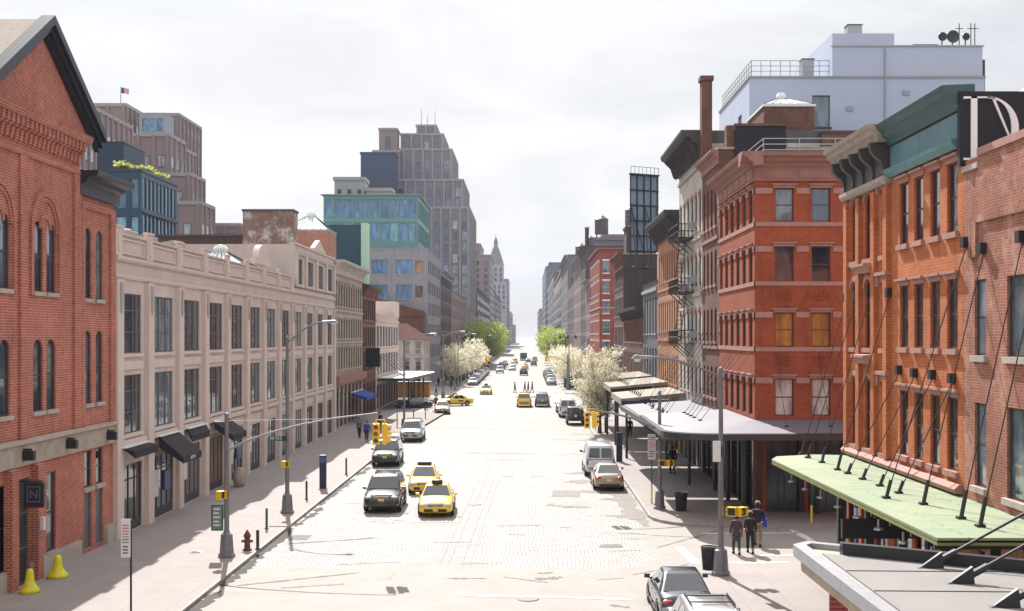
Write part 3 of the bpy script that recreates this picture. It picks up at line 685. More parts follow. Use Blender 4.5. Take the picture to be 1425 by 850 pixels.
for u0, u1 in ((0, F.u(42.8)), (F.u(44.4), F.W)):
    mb = MB(); F.box(mb, u0, u1, -.12, .02, .15, .85); mb.build('plinth', M_STONE, b.root)
mb = MB(); F.box(mb, F.u(44.45), F.u(44.95), -.3, .02, .15, 4.5); F.box(mb, F.u(42.2), F.u(42.75), -.3, .02, .15, 4.5); mb.build('door_pier', B_GABLE, b.root)
for yy in (44.7, 42.9): 
    mb = MB(); F.box(mb, F.u(yy)-.11, F.u(yy)+.11, -.42, -.301, 2.0, 2.5) if yy == 44.7 else F.box(mb, F.u(yy)-.2, F.u(yy)+.15, -.06, .0, 1.9, 2.6); mb.build('notice', M_SIGNWH, b.root)
# lower wing
b2 = Bld('brick_wing', 'lower red brick wing with dark green metal cornice between gable and beige facade', -32, XL, 49.32, 53.38, 16.1, B_GABLE, roof=False)
b2.win('L', [50.25, 51.6], [(10.9, 3.0), (6.45, 3.1)], .8, 'sash', .25, .35, M_FRAME, G_BLUE, M_STONE)
b2.win('L', [50.25, 51.6], [(2.9, 1.55)], .85, 'grid1x2x0.05', 0, .35, M_FRAME, G_DARK, M_STONE)
b2.win('L', [50.25, 51.6], [(.3, 2.35)], .85, 'grid1x2x0.05', 0, .35, M_FRAMEG, M_FRAMEG, name='shutter')
b2.finish(); F = b2.face('L')
b2.cornice('L', 15.2, 1.0, .85, M_DKGREEN, 0, e1=.35, e0=.2)
mb = MB(); mb.box(-32, XL+.06, 49.3, 53.39, 16.1, 16.25); mb.build('roof', M_ROOF, b2.root)
mb = MB(); F.box(mb, 0, 4.05, -.12, .02, 14.7, 14.95); F.box(mb, 3.45, 4.05, -.12, .02, 5.5, 14.7); F.box(mb, 0, .35, -.12, .02, 5.5, 14.7); mb.build('pilaster', B_GABLE, b2.root)
mb = MB(); F.box(mb, 0, F.W, -.14, .02, 4.55, 5.35); mb.build('stone_belt', M_CONC, b2.root)
mb = MB(); F.box(mb, 0, F.W, -.24, .02, 5.352, 5.5); mb.build('belt_ledge', M_STONE, b2.root)
mb = MB(); F.box(mb, 2.9, 4.05, -.15, .02, .15, .95); mb.build('plinth', M_STONE, b2.root)
M_SHUT = mat('grey_brown_shutter', (.16, .13, .125), .6, var=.2); M_SHUT2 = mat('dull_brown_door', (.20, .12, .10), .6, var=.2); M_SHUT3 = mat('pale_green_shopfront', (.30, .36, .34), .6, var=.2)
# -- long beige loft building
YB0, YB1, BAY = 53.4, 114.5, 5.08
centres = [55.6+BAY*i for i in range(12)]; centres = [c for c in centres if c < 113]
b = Bld('beige_loft_building', 'long beige loft building with paired storeys of steel windows and awnings', -40, XL, YB0, YB1, 13.2, M_BEIGE, roof=False)
for i, c in enumerate(centres):
    b.win('L', [c], [(8.5, 2.8), (4.75, 2.75)], 3.3, 'loft', 0, .3, M_FRAMEG, [G_BLUE, G_LIT, G_TEAL, G_BLUE, G_DARK, G_TEAL, G_LIT][i % 7], M_BEIGE2)
    b.win('L', [c], [(.17, 3.15)], 3.5, 'shop', 0, .3, M_FRAME, [G_DARK, G_BLUE, M_SHUT, M_SHUT2, G_DARK, G_DARK, G_TEAL, M_SHUT3, M_SHUT3, G_BLUE][i % 10], name='shopfront')
b.finish(); F = b.face('L')
for i in range(len(centres)+1):
    y = centres[0]-BAY/2+BAY*i; y = max(y, YB0+.32); y = min(y, YB1-.4)
    mb = MB(); u = F.u(y); F.box(mb, u-.42, u+.42, -.22, .02, .15, 11.9)
    mb.build('pier', M_BEIGE2, b.root)
    mb = MB(); F.box(mb, u-.14, u+.14, -.30, -.221, 10.7, 11.75); mb.add([F.P(u-.14, -.30, 10.7), F.P(u+.14, -.30, 10.7), F.P(u, -.27, 10.35), F.P(u-.14, -.221, 10.7), F.P(u+.14, -.221, 10.7), F.P(u, -.221, 10.35)], [(0, 1, 2), (0, 2, 5, 3), (1, 4, 5, 2)]); mb.build('pier_ornament', M_STONE, b.root)
    if i < 9:
        mb = MB(); F.box(mb, u-.42, u+.42, -.14, .02, 12.97, 14.25); F.box(mb, u-.5, u+.5, -.2, .05, 14.251, 14.36); F.box(mb, u-.2, u+.2, -.18, -.141, 13.2, 14.0); mb.build('parapet_pier', M_BEIGE2, b.root)
for i, c in enumerate(centres):
    u = F.u(c)
    for z0, z1 in ((7.75, 8.2),):
        mb = MB(); F.box(mb, u-1.75, u+1.75, -.07, .02, z0, z1-.05); mb.build('spandrel_panel', M_BEIGE2, b.root)
    mb = MB(); F.box(mb, u-1.95, u+1.95, -.2, .02, 4.25, 4.5); mb.build('string_course', M_BEIGE2, b.root)
    mb = MB(); F.box(mb, u-1.6, u+1.6, -.05, .02, 3.55, 4.1); mb.build('spandrel_panel', M_BEIGE2, b.root)
    if c < 94:
        mb = MB()
        for (a0, a1, z0, z1) in ((-1.9, 1.9, 13.75, 13.83), (-1.9, 1.9, 13.1, 13.18), (-1.9, -1.8, 13.182, 13.748), (1.8, 1.9, 13.182, 13.748)): F.box(mb, u+a0, u+a1, -.07, .02, z0, z1)
        mb.build('parapet_panel', M_BEIGE2, b.root)
mb = MB(); mb.box(-40, XL-.01, YB0, YB1, 13.19, 13.3); mb.build('roof', M_ROOF, b.root)
mb = MB(); F.box(mb, 0, F.u(94.8), -.0, .35, 13.2, 13.95); F.box(mb, -.02, F.u(94.8), -.1, .4, 13.951, 14.05); mb.build('parapet', M_BEIGE, b.root)
for z, o in ((12.75, .2), (11.95, .12)):
    mb = MB(); F.prof(mb, 0, F.W, [(-.02, z), (o*.6, z), (o, z+.1), (o, z+.2), (-.02, z+.2)]); mb.build('string_course', M_BEIGE2, b.root)
# raised third storey
mb = MB(); F3 = Face('L', XL-.003, 95.0, YB1)
c3 = [96.9+5.0*i for i in range(4)]
wall_face(mb, F3, 13.3, 16.7, [(F3.u(c), 13.55, 3.0, 2.1, 0) for c in c3], .14)
mb.poly([(XL, 95, 13.3), (-40, 95, 13.3), (-40, 95, 16.7), (XL, 95, 16.7)]); mb.poly([(XL, YB1, 13.3), (-40, YB1, 13.3), (-40, YB1, 16.7), (XL, YB1, 16.7)]); mb.poly([(XL, 95, 16.7), (-40, 95, 16.7), (-40, YB1, 16.7), (XL, YB1, 16.7)])
mb.build('upper_storey', M_BEIGE, b.root, fix=False)
for c in c3: put_window(b.root, F3, F3.u(c), 13.55, win_proto(3.0, 2.1, 'loft', 0, .14, M_FRAMEG, G_BLUE, M_BEIGE2))
for k in range(5):
    mb = MB(); u = min(max(F3.u(94.5+5*k), .35), F3.W-.35); F3.box(mb, u-.3, u+.3, -.2, .02, 13.35, 16.0); mb.build('pier', M_BEIGE2, b.root)
mb = MB(); F3.prof(mb, 0, F3.W, [(-.02, 15.95), (.15, 15.95), (.25, 16.1), (-.02, 16.1)]); F3.box(mb, -.05, F3.W+.05, -.12, .3, 16.7, 16.85); mb.build('coping', M_BEIGE2, b.root)
mb = MB(); F3.prof(mb, F3.u(103), F3.u(109), [(-.3, 16.85), (.15, 16.85), (.15, 17.0), (-.3, 17.0)])
mb.add([F3.P(F3.u(103.3), -.1, 17), F3.P(F3.u(108.7), -.1, 17), F3.P(F3.u(106), -.1, 17.9), F3.P(F3.u(103.3), .3, 17), F3.P(F3.u(108.7), .3, 17), F3.P(F3.u(106), .3, 17.9)], [(0, 1, 2), (3, 5, 4), (0, 2, 5, 3), (1, 4, 5, 2)]); mb.build('pediment', M_BEIGE2, b.root)
# curved pediment on the main parapet
mb = MB(); F = b.face('L'); uc = F.u(83.5)
o = [(-2.4, 14.32), (2.4, 14.32), (2.4, 14.75), (1.6, 14.78)]+[(1.6*math.cos(a), 14.8+.95*math.sin(a)) for a in [math.pi*i/12 for i in range(13)]]+[(-1.6, 14.78), (-2.4, 14.75)]
n = len(o); mb.add([F.P(uc+x, -.08, z) for x, z in o]+[F.P(uc+x, .35, z) for x, z in o], [tuple(range(n)), tuple(range(2*n-1, n-1, -1))]+[(i, (i+1) % n, n+(i+1) % n, n+i) for i in range(n)]); mb.build('pediment', M_BEIGE2, b.root)
for i, c in enumerate(centres[:6]):
    u = F.u(c)
    mb = MB(); F.box(mb, u-1.74, u+1.74, -.03, .02, 3.34, 3.54); mb.build('shop_fascia', mat('olive_fascia', (.26, .24, .10), .6, var=.3) if i in (1, 3, 4) else M_BEIGE2, b.root)
    if i in (0, 1, 2, 4, 5): mb = MB(); F.box(mb, u-1.45, u-.8, -.0, .075, 1.0+.25*(i % 3), 2.6); mb.build('poster', M_SIGNWH, b.root)
    if i in (1, 4): mb = MB(); F.box(mb, u+.3, u+1.3, .0, .075, 1.4, 2.4); mb.build('poster', mat('poster_blue', (.12, .16, .3), .6, var=.4, scale=6), b.root)
# awnings (things of their own kind hang on the building: parts)
def awning(bld, F, yc, w, z, out, drop, m=M_AWN, txt=None, parent=None):
    mb = MB(); u = F.u(yc)
    a = [F.P(u-w/2, -.3, z), F.P(u+w/2, -.3, z), F.P(u+w/2, -.3-out, z-drop), F.P(u-w/2, -.3-out, z-drop)]
    v = [F.P(u-w/2, -.3-out, z-drop-.32), F.P(u+w/2, -.3-out, z-drop-.32)]
    t = Vector((0, 0, -.03)); mb.hexa([Vector(p)+t for p in a]+a)
    mb.hexa([F.P(u-w/2, -.3-out, z-drop-.34), F.P(u+w/2, -.3-out, z-drop-.34), F.P(u+w/2, -.27-out, z-drop-.34), F.P(u-w/2, -.27-out, z-drop-.34), F.P(u-w/2, -.31-out, z-drop), F.P(u+w/2, -.31-out, z-drop), F.P(u+w/2, -.28-out, z-drop), F.P(u-w/2, -.28-out, z-drop)])
    for s2 in (-1, 1): mb.add([F.P(u+s2*w/2*.998, -.3, z), F.P(u+s2*w/2*.998, -.3-out, z-drop), F.P(u+s2*w/2*.998, -.3-out, z-drop-.32), F.P(u+s2*w/2*.998, -.3, z-drop*.55)], [(0, 1, 2, 3)])
    aw = mb.build('awning', m, bld.root)
    mb = MB(); F.box(mb, u-w/2-.05, u+w/2+.05, -.42, -.2, z, z+.06); mb.build('awning_rail', M_WHITE, aw)
    return aw
awning(b, F, centres[1], 3.3, 4.3, 1.2, 1.0); awning(b, F, centres[0], 3.4, 4.2, .5, .12); awning(b, F, centres[2], 3.6, 4.3, .25, .35)
awning(b, F, centres[3]+.3, 3.3, 4.3, 1.1, .8)
lt = text_mesh('14TH ST', .26, .006); lt.materials.clear(); lt.materials.append(M_SIGNWH)
lo = link('awning_lettering', lt, b.root, Vector((XL+1.535, centres[1], 3.14))-WL[b.root], R(90))
# -- roof furniture over the beige building
bk = Bld('brick_bulkhead', 'brick bulkhead with flaking white paint rising from the beige roof', -22.9, XL-.25, 95.6, 97.6, 19.4, B_FLAKED, roofm=M_ROOF)
bk.finish(13.2)
pw = Bld('party_wall', 'long dark brick party wall behind the beige building roof', -31, -22.92, 95.9, 97, 17.4, B_DARK, cat='wall', roofm=M_ROOF); pw.finish(13.2)
pw = Bld('party_wall', 'stepped brown brick wall at the near end of the beige roof', -32.5, -23.6, 68, 69, 14.9, B_BROWN, cat='wall', roofm=M_ROOF); pw.finish(13.2)
mb = MB()
for k in range(5): mb.box(-32.5+k*1.6, -32.5+(k+1)*1.6-.02, 68.1, 68.9, 15.06, 17.4-k*.5)
mb.build('step', B_BROWN, pw.root)
def skylight(name, label, x, y, z, w, d, h, n=6, base=1.0):
    t = thing(name, label, 'skylight', (x, y, z))
    mb = MB(); mb.box(x-w/2, x+w/2, y-d/2, y+d/2, z, z+base); mb.build('curb', M_WHITEST, t)
    mb = MB(); k = .22; zb = z+base+.003
    B = [(x-w/2-.1, y-d/2-.1, zb), (x+w/2+.1, y-d/2-.1, zb), (x+w/2+.1, y+d/2+.1, zb), (x-w/2-.1, y+d/2+.1, zb)]; T = [(x-w/2*k, y-d/2*k, zb+h), (x+w/2*k, y-d/2*k, zb+h), (x+w/2*k, y+d/2*k, zb+h), (x-w/2*k, y+d/2*k, zb+h)]
    mb.hexa(B+T); mb.build('glazing', G_SKYL, t)
    mb = MB()
    for i in range(n+1):
        f = i/n
        for a, bb, c, e in ((0, 1, 0, 1), (1, 2, 1, 2), (2, 3, 2, 3), (3, 0, 3, 0)):
            p0 = Vector(B[a]).lerp(Vector(B[bb]), f); p1 = Vector(T[c]).lerp(Vector(T[e]), f); mb.tube(p0, p1, .035, n=4)
    mb.build('glazing_bars', M_CHAR, t)
    mb = MB(); mb.lathe([(0, .55), (w*k*.35, .5), (w*k*.55, .25), (w*k*.5, 0), (w*k*.55, -.1), (0, -.1)], (x, y, zb+h), 12); mb.build('ventilator', M_WHITE, t)
    return t
skylight('skylight', 'white hipped glass skylight on the beige building roof', -22.2, 86, 13.3, 4.6, 4.6, 1.1, base=1.0)
# rooftop cooling units
for i, (x, y) in enumerate(((-21.2, 62.5), (-21.3, 66.2), (-20.9, 70.3))):
    t = thing('cooling_unit', ['pale cooling unit on the beige roof, nearest the brick wing', 'pale cooling unit on the beige roof, in the middle', 'pale cooling unit on the beige roof, nearest the skylight'][i], 'cooling unit', (x, y, 13.3), 0, 'cooling units on the beige roof')
    mb = MB(); mb.box(x-.5, x+.5, y-.7, y+.7, 13.3, 14.85); mb.build('casing', M_WHITEST, t, bevel=.03)
    mb = MB(); mb.lathe([(0, .0), (.36, 0), (.4, .06), (.34, .1), (0, .1)], (x, y, 14.853), 14); mb.build('fan', M_CHAR, t)
# -- sand coloured arcade building
b = Bld('sandstone_building', 'sand coloured building with rows of narrow arched windows and white cornice', -38, XL, 114.55, 134.2, 16.3, B_SAND, roofm=M_ROOF)
cs = spread(115, 133.8, 11)
b.win('L', cs, [(12.3, 2.6)], 1.05, 'sash', .5, .35, M_FRAMEG, G_TEAL, M_STONE, ('arch', M_WHITEST))
b.win('L', cs, [(9.1, 2.2), (6.0, 2.4)], 1.05, 'sash', .3, .35, M_FRAMEG, G_TEAL, M_STONE, ('arch', M_WHITEST))
b.win('L', spread(115, 133.8, 7), [(.3, 4.0)], 1.9, 'grid2x3x0.06', 0, .4, M_FRAME, G_DARK, name='shopfront')
b.finish(); b.cornice('L', 15.4, 1.35, .95, M_WHITEST, 0, e1=.3)
b.band('L', 11.75, 11.95, .12, M_STONE); b.band('L', 8.6, 8.8, .12, M_STONE); b.band('L', 4.6, 5.4, .5, M_BROWNST, 'shop_canopy')
awning(b, b.face('L'), 128, 8, 3.4, 1.6, .5, M_BLUEAWN)
b = Bld('roof_house', 'salmon brick stair house with a glass pyramid roof above the sandstone building', -24.2, -20.0, 119, 124.5, 19.9, B_SALMON, roof=False); b.finish(16.3)
skylight('pyramid_skylight', 'glass pyramid with round ventilator on the salmon brick stair house', -22.1, 121.7, 19.9, 4.2, 5.4, 1.5, base=.15)
# -- dark red brick building
b = Bld('dark_brick_building', 'narrow dark red brick building with bracketed cornice past the sandstone one', -38, XL, 134.25, 146, 15.2, B_BROWN, roofm=M_ROOF)
b.win('L', spread(134.6, 145.8, 6), [(11.2, 2.4), (8.1, 2.3), (5.2, 2.3)], 1.0, 'sash', 0, .3, M_FRAME, G_BLUE, M_BROWNST, ('flat', M_BROWNST))
b.win('L', spread(134.6, 145.8, 4), [(.3, 3.6)], 2.0, 'grid2x3x0.06', 0, .4, M_FRAME, G_DARK, name='shopfront')
b.finish(); b.cornice('L', 14.0, 1.2, .9, M_CORNDK, 12, e1=.2, bm_=M_BROWNST)
mb = MB(); F = b.face('L'); F.box(mb, 2, 2.2, -1.7, -.1, 5.8, 8.0); mb.build('banner', M_BLACKW, b.root)
# -- low beige corner building with big canopy
b = Bld('corner_warehouse', 'low beige two storey warehouse at the far corner with wide windows', -38, XL, 146.05, 171.8, 12.0, M_BEIGE, roofm=M_BEIGE2)
b.win('L', spread(146.6, 171.4, 8), [(8.0, 2.6), (4.5, 2.6)], 2.3, 'grid2x2x0.06', 0, .4, M_FRAMEG, G_BLUE, M_BEIGE2)
b.win('L', spread(146.6, 171.4, 8), [(.3, 3.0)], 2.4, 'grid2x2x0.08', 0, .4, M_FRAME, G_DARK, name='shopfront')
b.finish(); b.band('L', 11.2, 11.4, .15, M_BEIGE2); b.band('L', 7.5, 7.65, .1, M_BEIGE2)
mb = MB(); mb.box(-22, XL+.1, 166, 171.9, 12.16, 14.2); mb.build('parapet_block', M_BEIGE2, b.root)
def canopy(name, label, outline, z, th, m, edge, group=None):
    t = thing(name, label, 'canopy', (outline[0][0], outline[0][1], z), 0, group)
    mb = MB(); mb.extrude(outline, z-th, z); mb.build('deck', edge, t)
    cx = sum(p[0] for p in outline)/len(outline); cy = sum(p[1] for p in outline)/len(outline)
    mb = MB(); mb.extrude([(cx+(x-cx)*.985, cy+(y-cy)*.985) for x, y in outline], z+.003, z+.03); mb.build('roof_sheet', m, t)
    return t
t = canopy('street_canopy', 'wide pale flat canopy around the far beige corner warehouse', [(XL+.1, 147), (-14.6, 147), (-13.3, 171), (-13.6, 175), (-16, 176.5), (-26, 176.5), (-26, 172), (XL+.1, 171.9)], 4.1, .35, M_WHITE, M_CHAR)
for yy in (150, 157, 164, 171, 175): 
    mb = MB(); mb.tube((-14.9 if yy < 172 else -17, yy, .15), (-14.9 if yy < 172 else -17, yy, 3.75), .11, n=8); mb.build('post', M_CHAR, t)
mb = MB(); F = Face('L', XL, 147, 171)
for yy in range(148, 171, 4): mb.tube((XL, yy, 7.2), (-15.2, yy, 4.1), .03, n=4)
mb.build('tie_rods', M_CHAR, t)
# white corner house beyond the avenue, low brown neighbour
b = Bld('white_house', 'white painted three storey house with a rust coloured roof across the avenue', -24.5, -17.9, 206.5, 219, 8.8, M_WHITEST, roof=False)
b.win('S', [-23.2, -20.9, -18.9], [(6.2, 1.9), (3.4, 1.9)], 1.0, 'sash', 0, .2, M_FRAMEW, G_BLUE, M_STONE, ('flat', M_BROWNST))
b.win('S', [-22.6, -19.6], [(.2, 2.6)], 2.2, 'grid3x2x0.06', 0, .2, M_FRAME, G_DARK, name='shopfront')
b.win('L', spread(207, 218.5, 4), [(6.2, 1.9), (3.4, 1.9)], 1.0, 'sash', 0, .2, M_FRAMEW, G_BLUE)
b.finish(); mb = MB(); mb.hexa([(-24.7, 206.2, 8.8), (-17.6, 206.2, 8.8), (-17.6, 219.2, 8.8), (-24.7, 219.2, 8.8), (-24.7, 211, 11.6), (-21.5, 211, 11.6), (-21.5, 214, 11.6), (-24.7, 214, 11.6)]); mb.build('roof', M_REDROOF, b.root)
b = Bld('sloped_brick_building', 'dull purple brick building with a sloping roofline behind the white house', -36, -19.2, 219.2, 222.4, 13, B_BROWN, roof=False)
b.finish(); mb = MB(); mb.hexa([(-36.2, 219, 13), (-19, 219, 13), (-19, 222.6, 13), (-36.2, 222.6, 13), (-36.2, 219, 19), (-19, 219, 13.9), (-19, 222.6, 13.9), (-36.2, 222.6, 19)]); mb.build('sloping_gable', B_BROWN, b.root)
# -- pale grey tower with coloured glass floors
b = Bld('grey_office_building', 'pale grey brick office building with balconies beneath a green glass top', -40, XL, 222.5, 256, 25.7, M_LAV, roofm=M_GREYBLD)
b.win('S', [-35.2, -31.5, -27.6, -23.0], [(21.0, 2.7), (16.3, 2.7), (11.8, 2.7)], 3.0, 'grid3x1x0.08', 0, .25, M_FRAMEG, G_SKY, M_STONE)
b.win('S', [-20.2], [(21.3, 2.2), (16.6, 2.2), (12, 2.2), (8, 2.2)], 1.4, 'grid1x1x0.08', 0, .25, M_FRAMEG, G_WARM)
b.win('L', spread(223, 255.5, 7), [(21.3, 2.4), (17.3, 2.4), (13.3, 2.4), (9.3, 2.4), (5.3, 2.4)], 2.6, 'grid2x1x0.08', 0, .25, M_FRAMEG, G_BLUE)
b.finish()
b = Bld('glass_penthouse_block', 'pale green framed glass office floors stacked on the grey office building', -39, -20.9, 227.5, 254, 36.4, mat('sage_frame', (.14, .29, .26), .5, var=.1), roofm=mat('sage_cornice', (.28, .33, .30), .6, var=.1), cop=.5)
b.win('S', [-37.9+1.78*i for i in range(10)], [(32.0, 3.6), (27.6, 3.6)], 1.55, 'grid2x1x0.06', 0, .3, mat('sage_frame', (.22, .30, .25)), G_SKY)
b.win('L', spread(228, 253.5, 9), [(32.0, 3.6), (27.6, 3.6)], 2.4, 'grid2x1x0.06', 0, .3, mat('sage_frame', (.22, .30, .25)), G_SKY)
b.finish(25.86)
t = tower('rooftop_plant', 'pale grey stepped plant boxes on top of the green glass floors', [(-38.6, -32.6, 238, 244, 36.57, 40.6), (-32.3, -27.2, 238, 243, 36.57, 38.4)], M_GREYBLD, sx=1.6, sz=1.8, w=.5, h=1.2, zmin=36, cat='rooftop box', gl=M_CHAR, capm=M_TRIMPALE)
# dark blue billboard wall and its pale green vertical edge behind the pyramid
b = Bld('dark_blue_wall', 'tall dark blue sign wall with a pale green edge above the dark brick building', -28, -19.42, 139, 140.2, 22.4, mat('dark_teal_wall', (.02, .07, .10), .5, var=.2), cat='sign wall', roof=False); b.finish(15.3)
mb = MB(); mb.box(-19.4, -18.62, 138.8, 140.4, 15.4, 22.6); mb.build('edge_panel', mat('pale_green_panel', (.45, .68, .52), .5, var=.1), b.root)
# -- row behind, down the street
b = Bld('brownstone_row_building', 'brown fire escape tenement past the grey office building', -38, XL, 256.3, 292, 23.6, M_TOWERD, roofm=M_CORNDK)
b.win('L', spread(257, 291, 11), [(3.9+3.3*i, 2.0) for i in range(6)], 1.2, 'sash', 0, .2, M_FRAME, G_BLUE, M_STONE); b.finish(); b.cornice('L', 22.4, 1.3, 1.1, M_TRIMPALE, 0)
b = Bld('low_tenement', 'lower pale tenement between brown tenement and the stepped tower', -38, XL, 292.3, 361, 20.5, M_TOWERB, roofm=M_CORNDK)
b.win('L', spread(293, 360, 18), [(3.9+3.3*i, 2.0) for i in range(5)], 1.3, 'sash', 0, .2, M_FRAME, G_BLUE); b.finish()
# -- stepped art deco tower
XT = XL-.4
tower('stepped_tower', 'tall brown stepped art deco tower with pale vertical piers', [
    (-50, XT, 392, 440, 0, 51.5), (-50, -21.3, 396, 436, 51.5, 61.2), (-48, -25.3, 400, 434, 61.2, 72), (-43, -28.5, 404, 430, 72, 77.8), (-38, -31.2, 408, 424, 77.8, 81.5)],
    M_TOWER, sx=2.9, sz=3.7, w=1.5, h=2.6, gl=glass('glass_tower_blue', (.02, .03, .08), (.05, .08, .18), (.3, .32, .38)), sides=('S', 'L'), zmin=18, piers=M_TRIMPALE, capm=M_TRIMPALE, mx=100, frame=M_TRIMPALE)
tower('stair_turret', 'square brown turret with tall dark slots beside the stepped tower', [(-51.5, -42.5, 397, 408, 0, 71), (-49.6, -43.6, 398, 406, 71, 78.6)], M_TOWERB, sx=3.0, sz=5.5, w=1.3, h=4.5, zmin=58, capm=M_TRIMPALE)
tower('dark_slab_tower', 'dark blue ribbed slab tower left of the stepped tower', [(-53.5, -42.6, 382, 391.5, 0, 68)], mat('slate_blue_cladding', (.03, .055, .11), .5, var=.2), sx=1.4, sz=4, w=.35, h=3.6, zmin=52, gl=M_CHAR)
mb = MB()
for i, x in enumerate((-36.8, -34.6, -32)): 
    t = thing('roof_mast', ['thin mast on the stepped tower roof, farthest from the street', 'thin mast on the middle of the stepped tower roof', 'thin mast on the stepped tower roof, nearest the street'][i], 'mast', (x, 414, 82.2)); m_ = MB(); m_.tube((x, 414, 82.2), (x, 414, 82.2+[6.5, 4.5, 6][i]), .13, .05, n=5); m_.build('mast', M_CHAR, t)
    m_ = MB(); m_.box(x-.4, x+.4, 413.6, 414.4, 82.1, 82.5); m_.build('base', M_CHAR, t)
tower('grey_slab_block', 'grey brown apartment slab beyond the stepped tower', [(-48, XL, 600, 668, 0, 50), (-46, -24, 610, 660, 50, 56.5)], M_TOWERB, sx=4, sz=3.4, sides=('S', 'L'), zmin=14, mx=60)
tower('grey_terrace_block', 'lower grey block in front of the distant clock tower', [(-45, XL, 700, 860, 0, 34), (-42, -24, 720, 850, 34, 40)], M_TOWERG, sx=5, sz=3.8, sides=('S', 'L'), zmin=10, mx=60)
ct = tower('clock_tower', 'distant pale blue grey tower with pyramid top and lantern', [(-34, -16.5, 935, 960, 0, 52), (-31, -18.5, 938, 956, 52, 66)], M_TRIMPALE, sx=3, sz=4, w=1.4, h=2.6, sides=('S', 'L'), zmin=30, mx=60)
mb = MB(); mb.lathe([(6.8, 66.5), (6.4, 67), (4.4, 74), (2.4, 80), (1.6, 81), (1.6, 84.2), (1.9, 84.4), (1.0, 87), (.3, 88.5), (.1, 91)], (-24.7, 947, 0), 8); mb.build('spire', M_TOWERG, ct)
tower('far_brick_slab', 'farthest tall brick slab seen past the clock tower', [(-50, XL+1, 1000, 1090, 0, 50), (-50, XL+1.5, 1100, 1180, 0, 62)], M_TOWER, sx=5, sz=4, sides=('S', 'L'), zmin=10, mx=40)
tower('far_low_block', 'lowest and farthest block at the end of the street', [(-50, XL+1, 1300, 1500, 0, 36), (-50, XL+3, 1550, 1700, 0, 24)], M_TOWERG, sx=6, sz=4, sides=('S', 'L'), zmin=8, mx=30)
tower('avenue_block', 'hazy brick block half hidden by green trees on the north pavement', [(-45, XL, 445, 596, 0, 27)], M_TOWERD, sx=4, sz=3.6, sides=('L',), zmin=4, mx=100)
# -- brown complex upper left and dark glass infill
G_NAVY = glass('glass_navy', (.02, .07, .13), (.05, .15, .26), (.2, .42, .52), .04)
b = Bld('dark_glass_block', 'dark teal glass and metal block with vertical fins behind the beige roofs', -42.4, -39.5, 121.5, 134, 26.2, mat('dark_teal_panel', (.008, .045, .09), .4, var=.15), roof=False)
b.win('S', [-41.6], [(18.5, 3.1), (22.4, 3.1)], 1.1, 'grid1x1x0.06', 0, .2, M_FRAME, G_NAVY)
b.win('S', [-40.2], [(18.5, 3.1), (22.4, 3.1)], .8, 'grid1x1x0.06', 0, .2, M_FRAME, G_NAVY)
b.win('L', spread(122, 133.5, 9), [(14.7, 3.3), (18.6, 3.3), (22.5, 3.2)], .85, 'grid1x1x0.06', 0, .3, M_FRAME, G_NAVY); b.finish()
b.band('L', 18.1, 18.3, .25, M_CHAR); b.band('L', 22.0, 22.2, .25, M_CHAR)
mb = MB(); mb.box(-42.5, -39.35, 121.4, 134.1, 26.203, 26.5); mb.build('roof', M_CHAR, b.root)
pb = Bld('dark_roof_pavilion', 'plain dark blue pavilion set back on the dark glass block', -46.4, -43.5, 128, 135, 30.2, mat('navy_panel', (.010, .028, .06), .5, var=.1), roofm=M_CHAR); pb.finish(20)
tower('stepped_brown_complex', 'large stepped brown brick complex on the skyline behind the gabled roof', [
    (-104, -76, 200, 228, 0, 49), (-92, -81.2, 240, 262, 0, 55.8), (-81, -71.8, 238, 248.9, 0, 49.4), (-76, -72.1, 249, 258, 0, 48.3), (-71.7, -66.9, 236, 246, 0, 41.2), (-66.8, -62, 225, 235, 0, 34.3), (-66, -59.8, 247, 260, 0, 32.2), (-88, -77, 262.2, 280, 0, 58)],
    M_TOWERB, sx=2.6, sz=3.7, w=1.3, h=2.1, gl=glass('glass_complex', (.06, .08, .12), (.25, .28, .33), (.55, .56, .58)), sides=('S', 'L'), zmin=24, capm=M_TRIMPALE, mx=100, cat='building complex', piers=M_TOWERB)
t = thing('flagpole', 'flagpole with a small flag on the skyline brick complex', 'flagpole', (-85.6, 250, 56.6)); mb = MB(); mb.tube((-85.6, 250, 56.5), (-85.6, 250, 62), .09, .05, n=6); mb.build('pole', M_CHAR, t)
mb = MB()
for i in range(8):
    x0 = -85.6+.1+i*.2; y0 = 250+.12*math.sin(i*1.1); x1 = x0+.2; y1 = 250+.12*math.sin((i+1)*1.1); mb.cur = 0 if i < 3 else 1; mb.poly([(x0, y0, 60.6-.03*i), (x1, y1, 60.57-.03*i), (x1, y1, 61.8-.04*i), (x0, y0, 61.84-.04*i)])
mb.build('flag', [mat('flag_blue', (.03, .04, .2), var=0), mat('flag_white_red', (.55, .3, .3), var=0)], t)
b = Bld('roof_plant_room', 'glazed plant room on top of the stepped brown complex', -78.8, -73.5, 241, 247, 54.6, M_GREYBLD, roof=True); b.win('S', [-77.6, -76.1, -74.6], [(51, 2.6)], 1.2, 'grid1x1x0.1', 0, .2, M_FRAMEG, G_SKY); b.finish(50.2)
# ================================================================ RIGHT SIDE
HD = ('hood', M_PINKST)
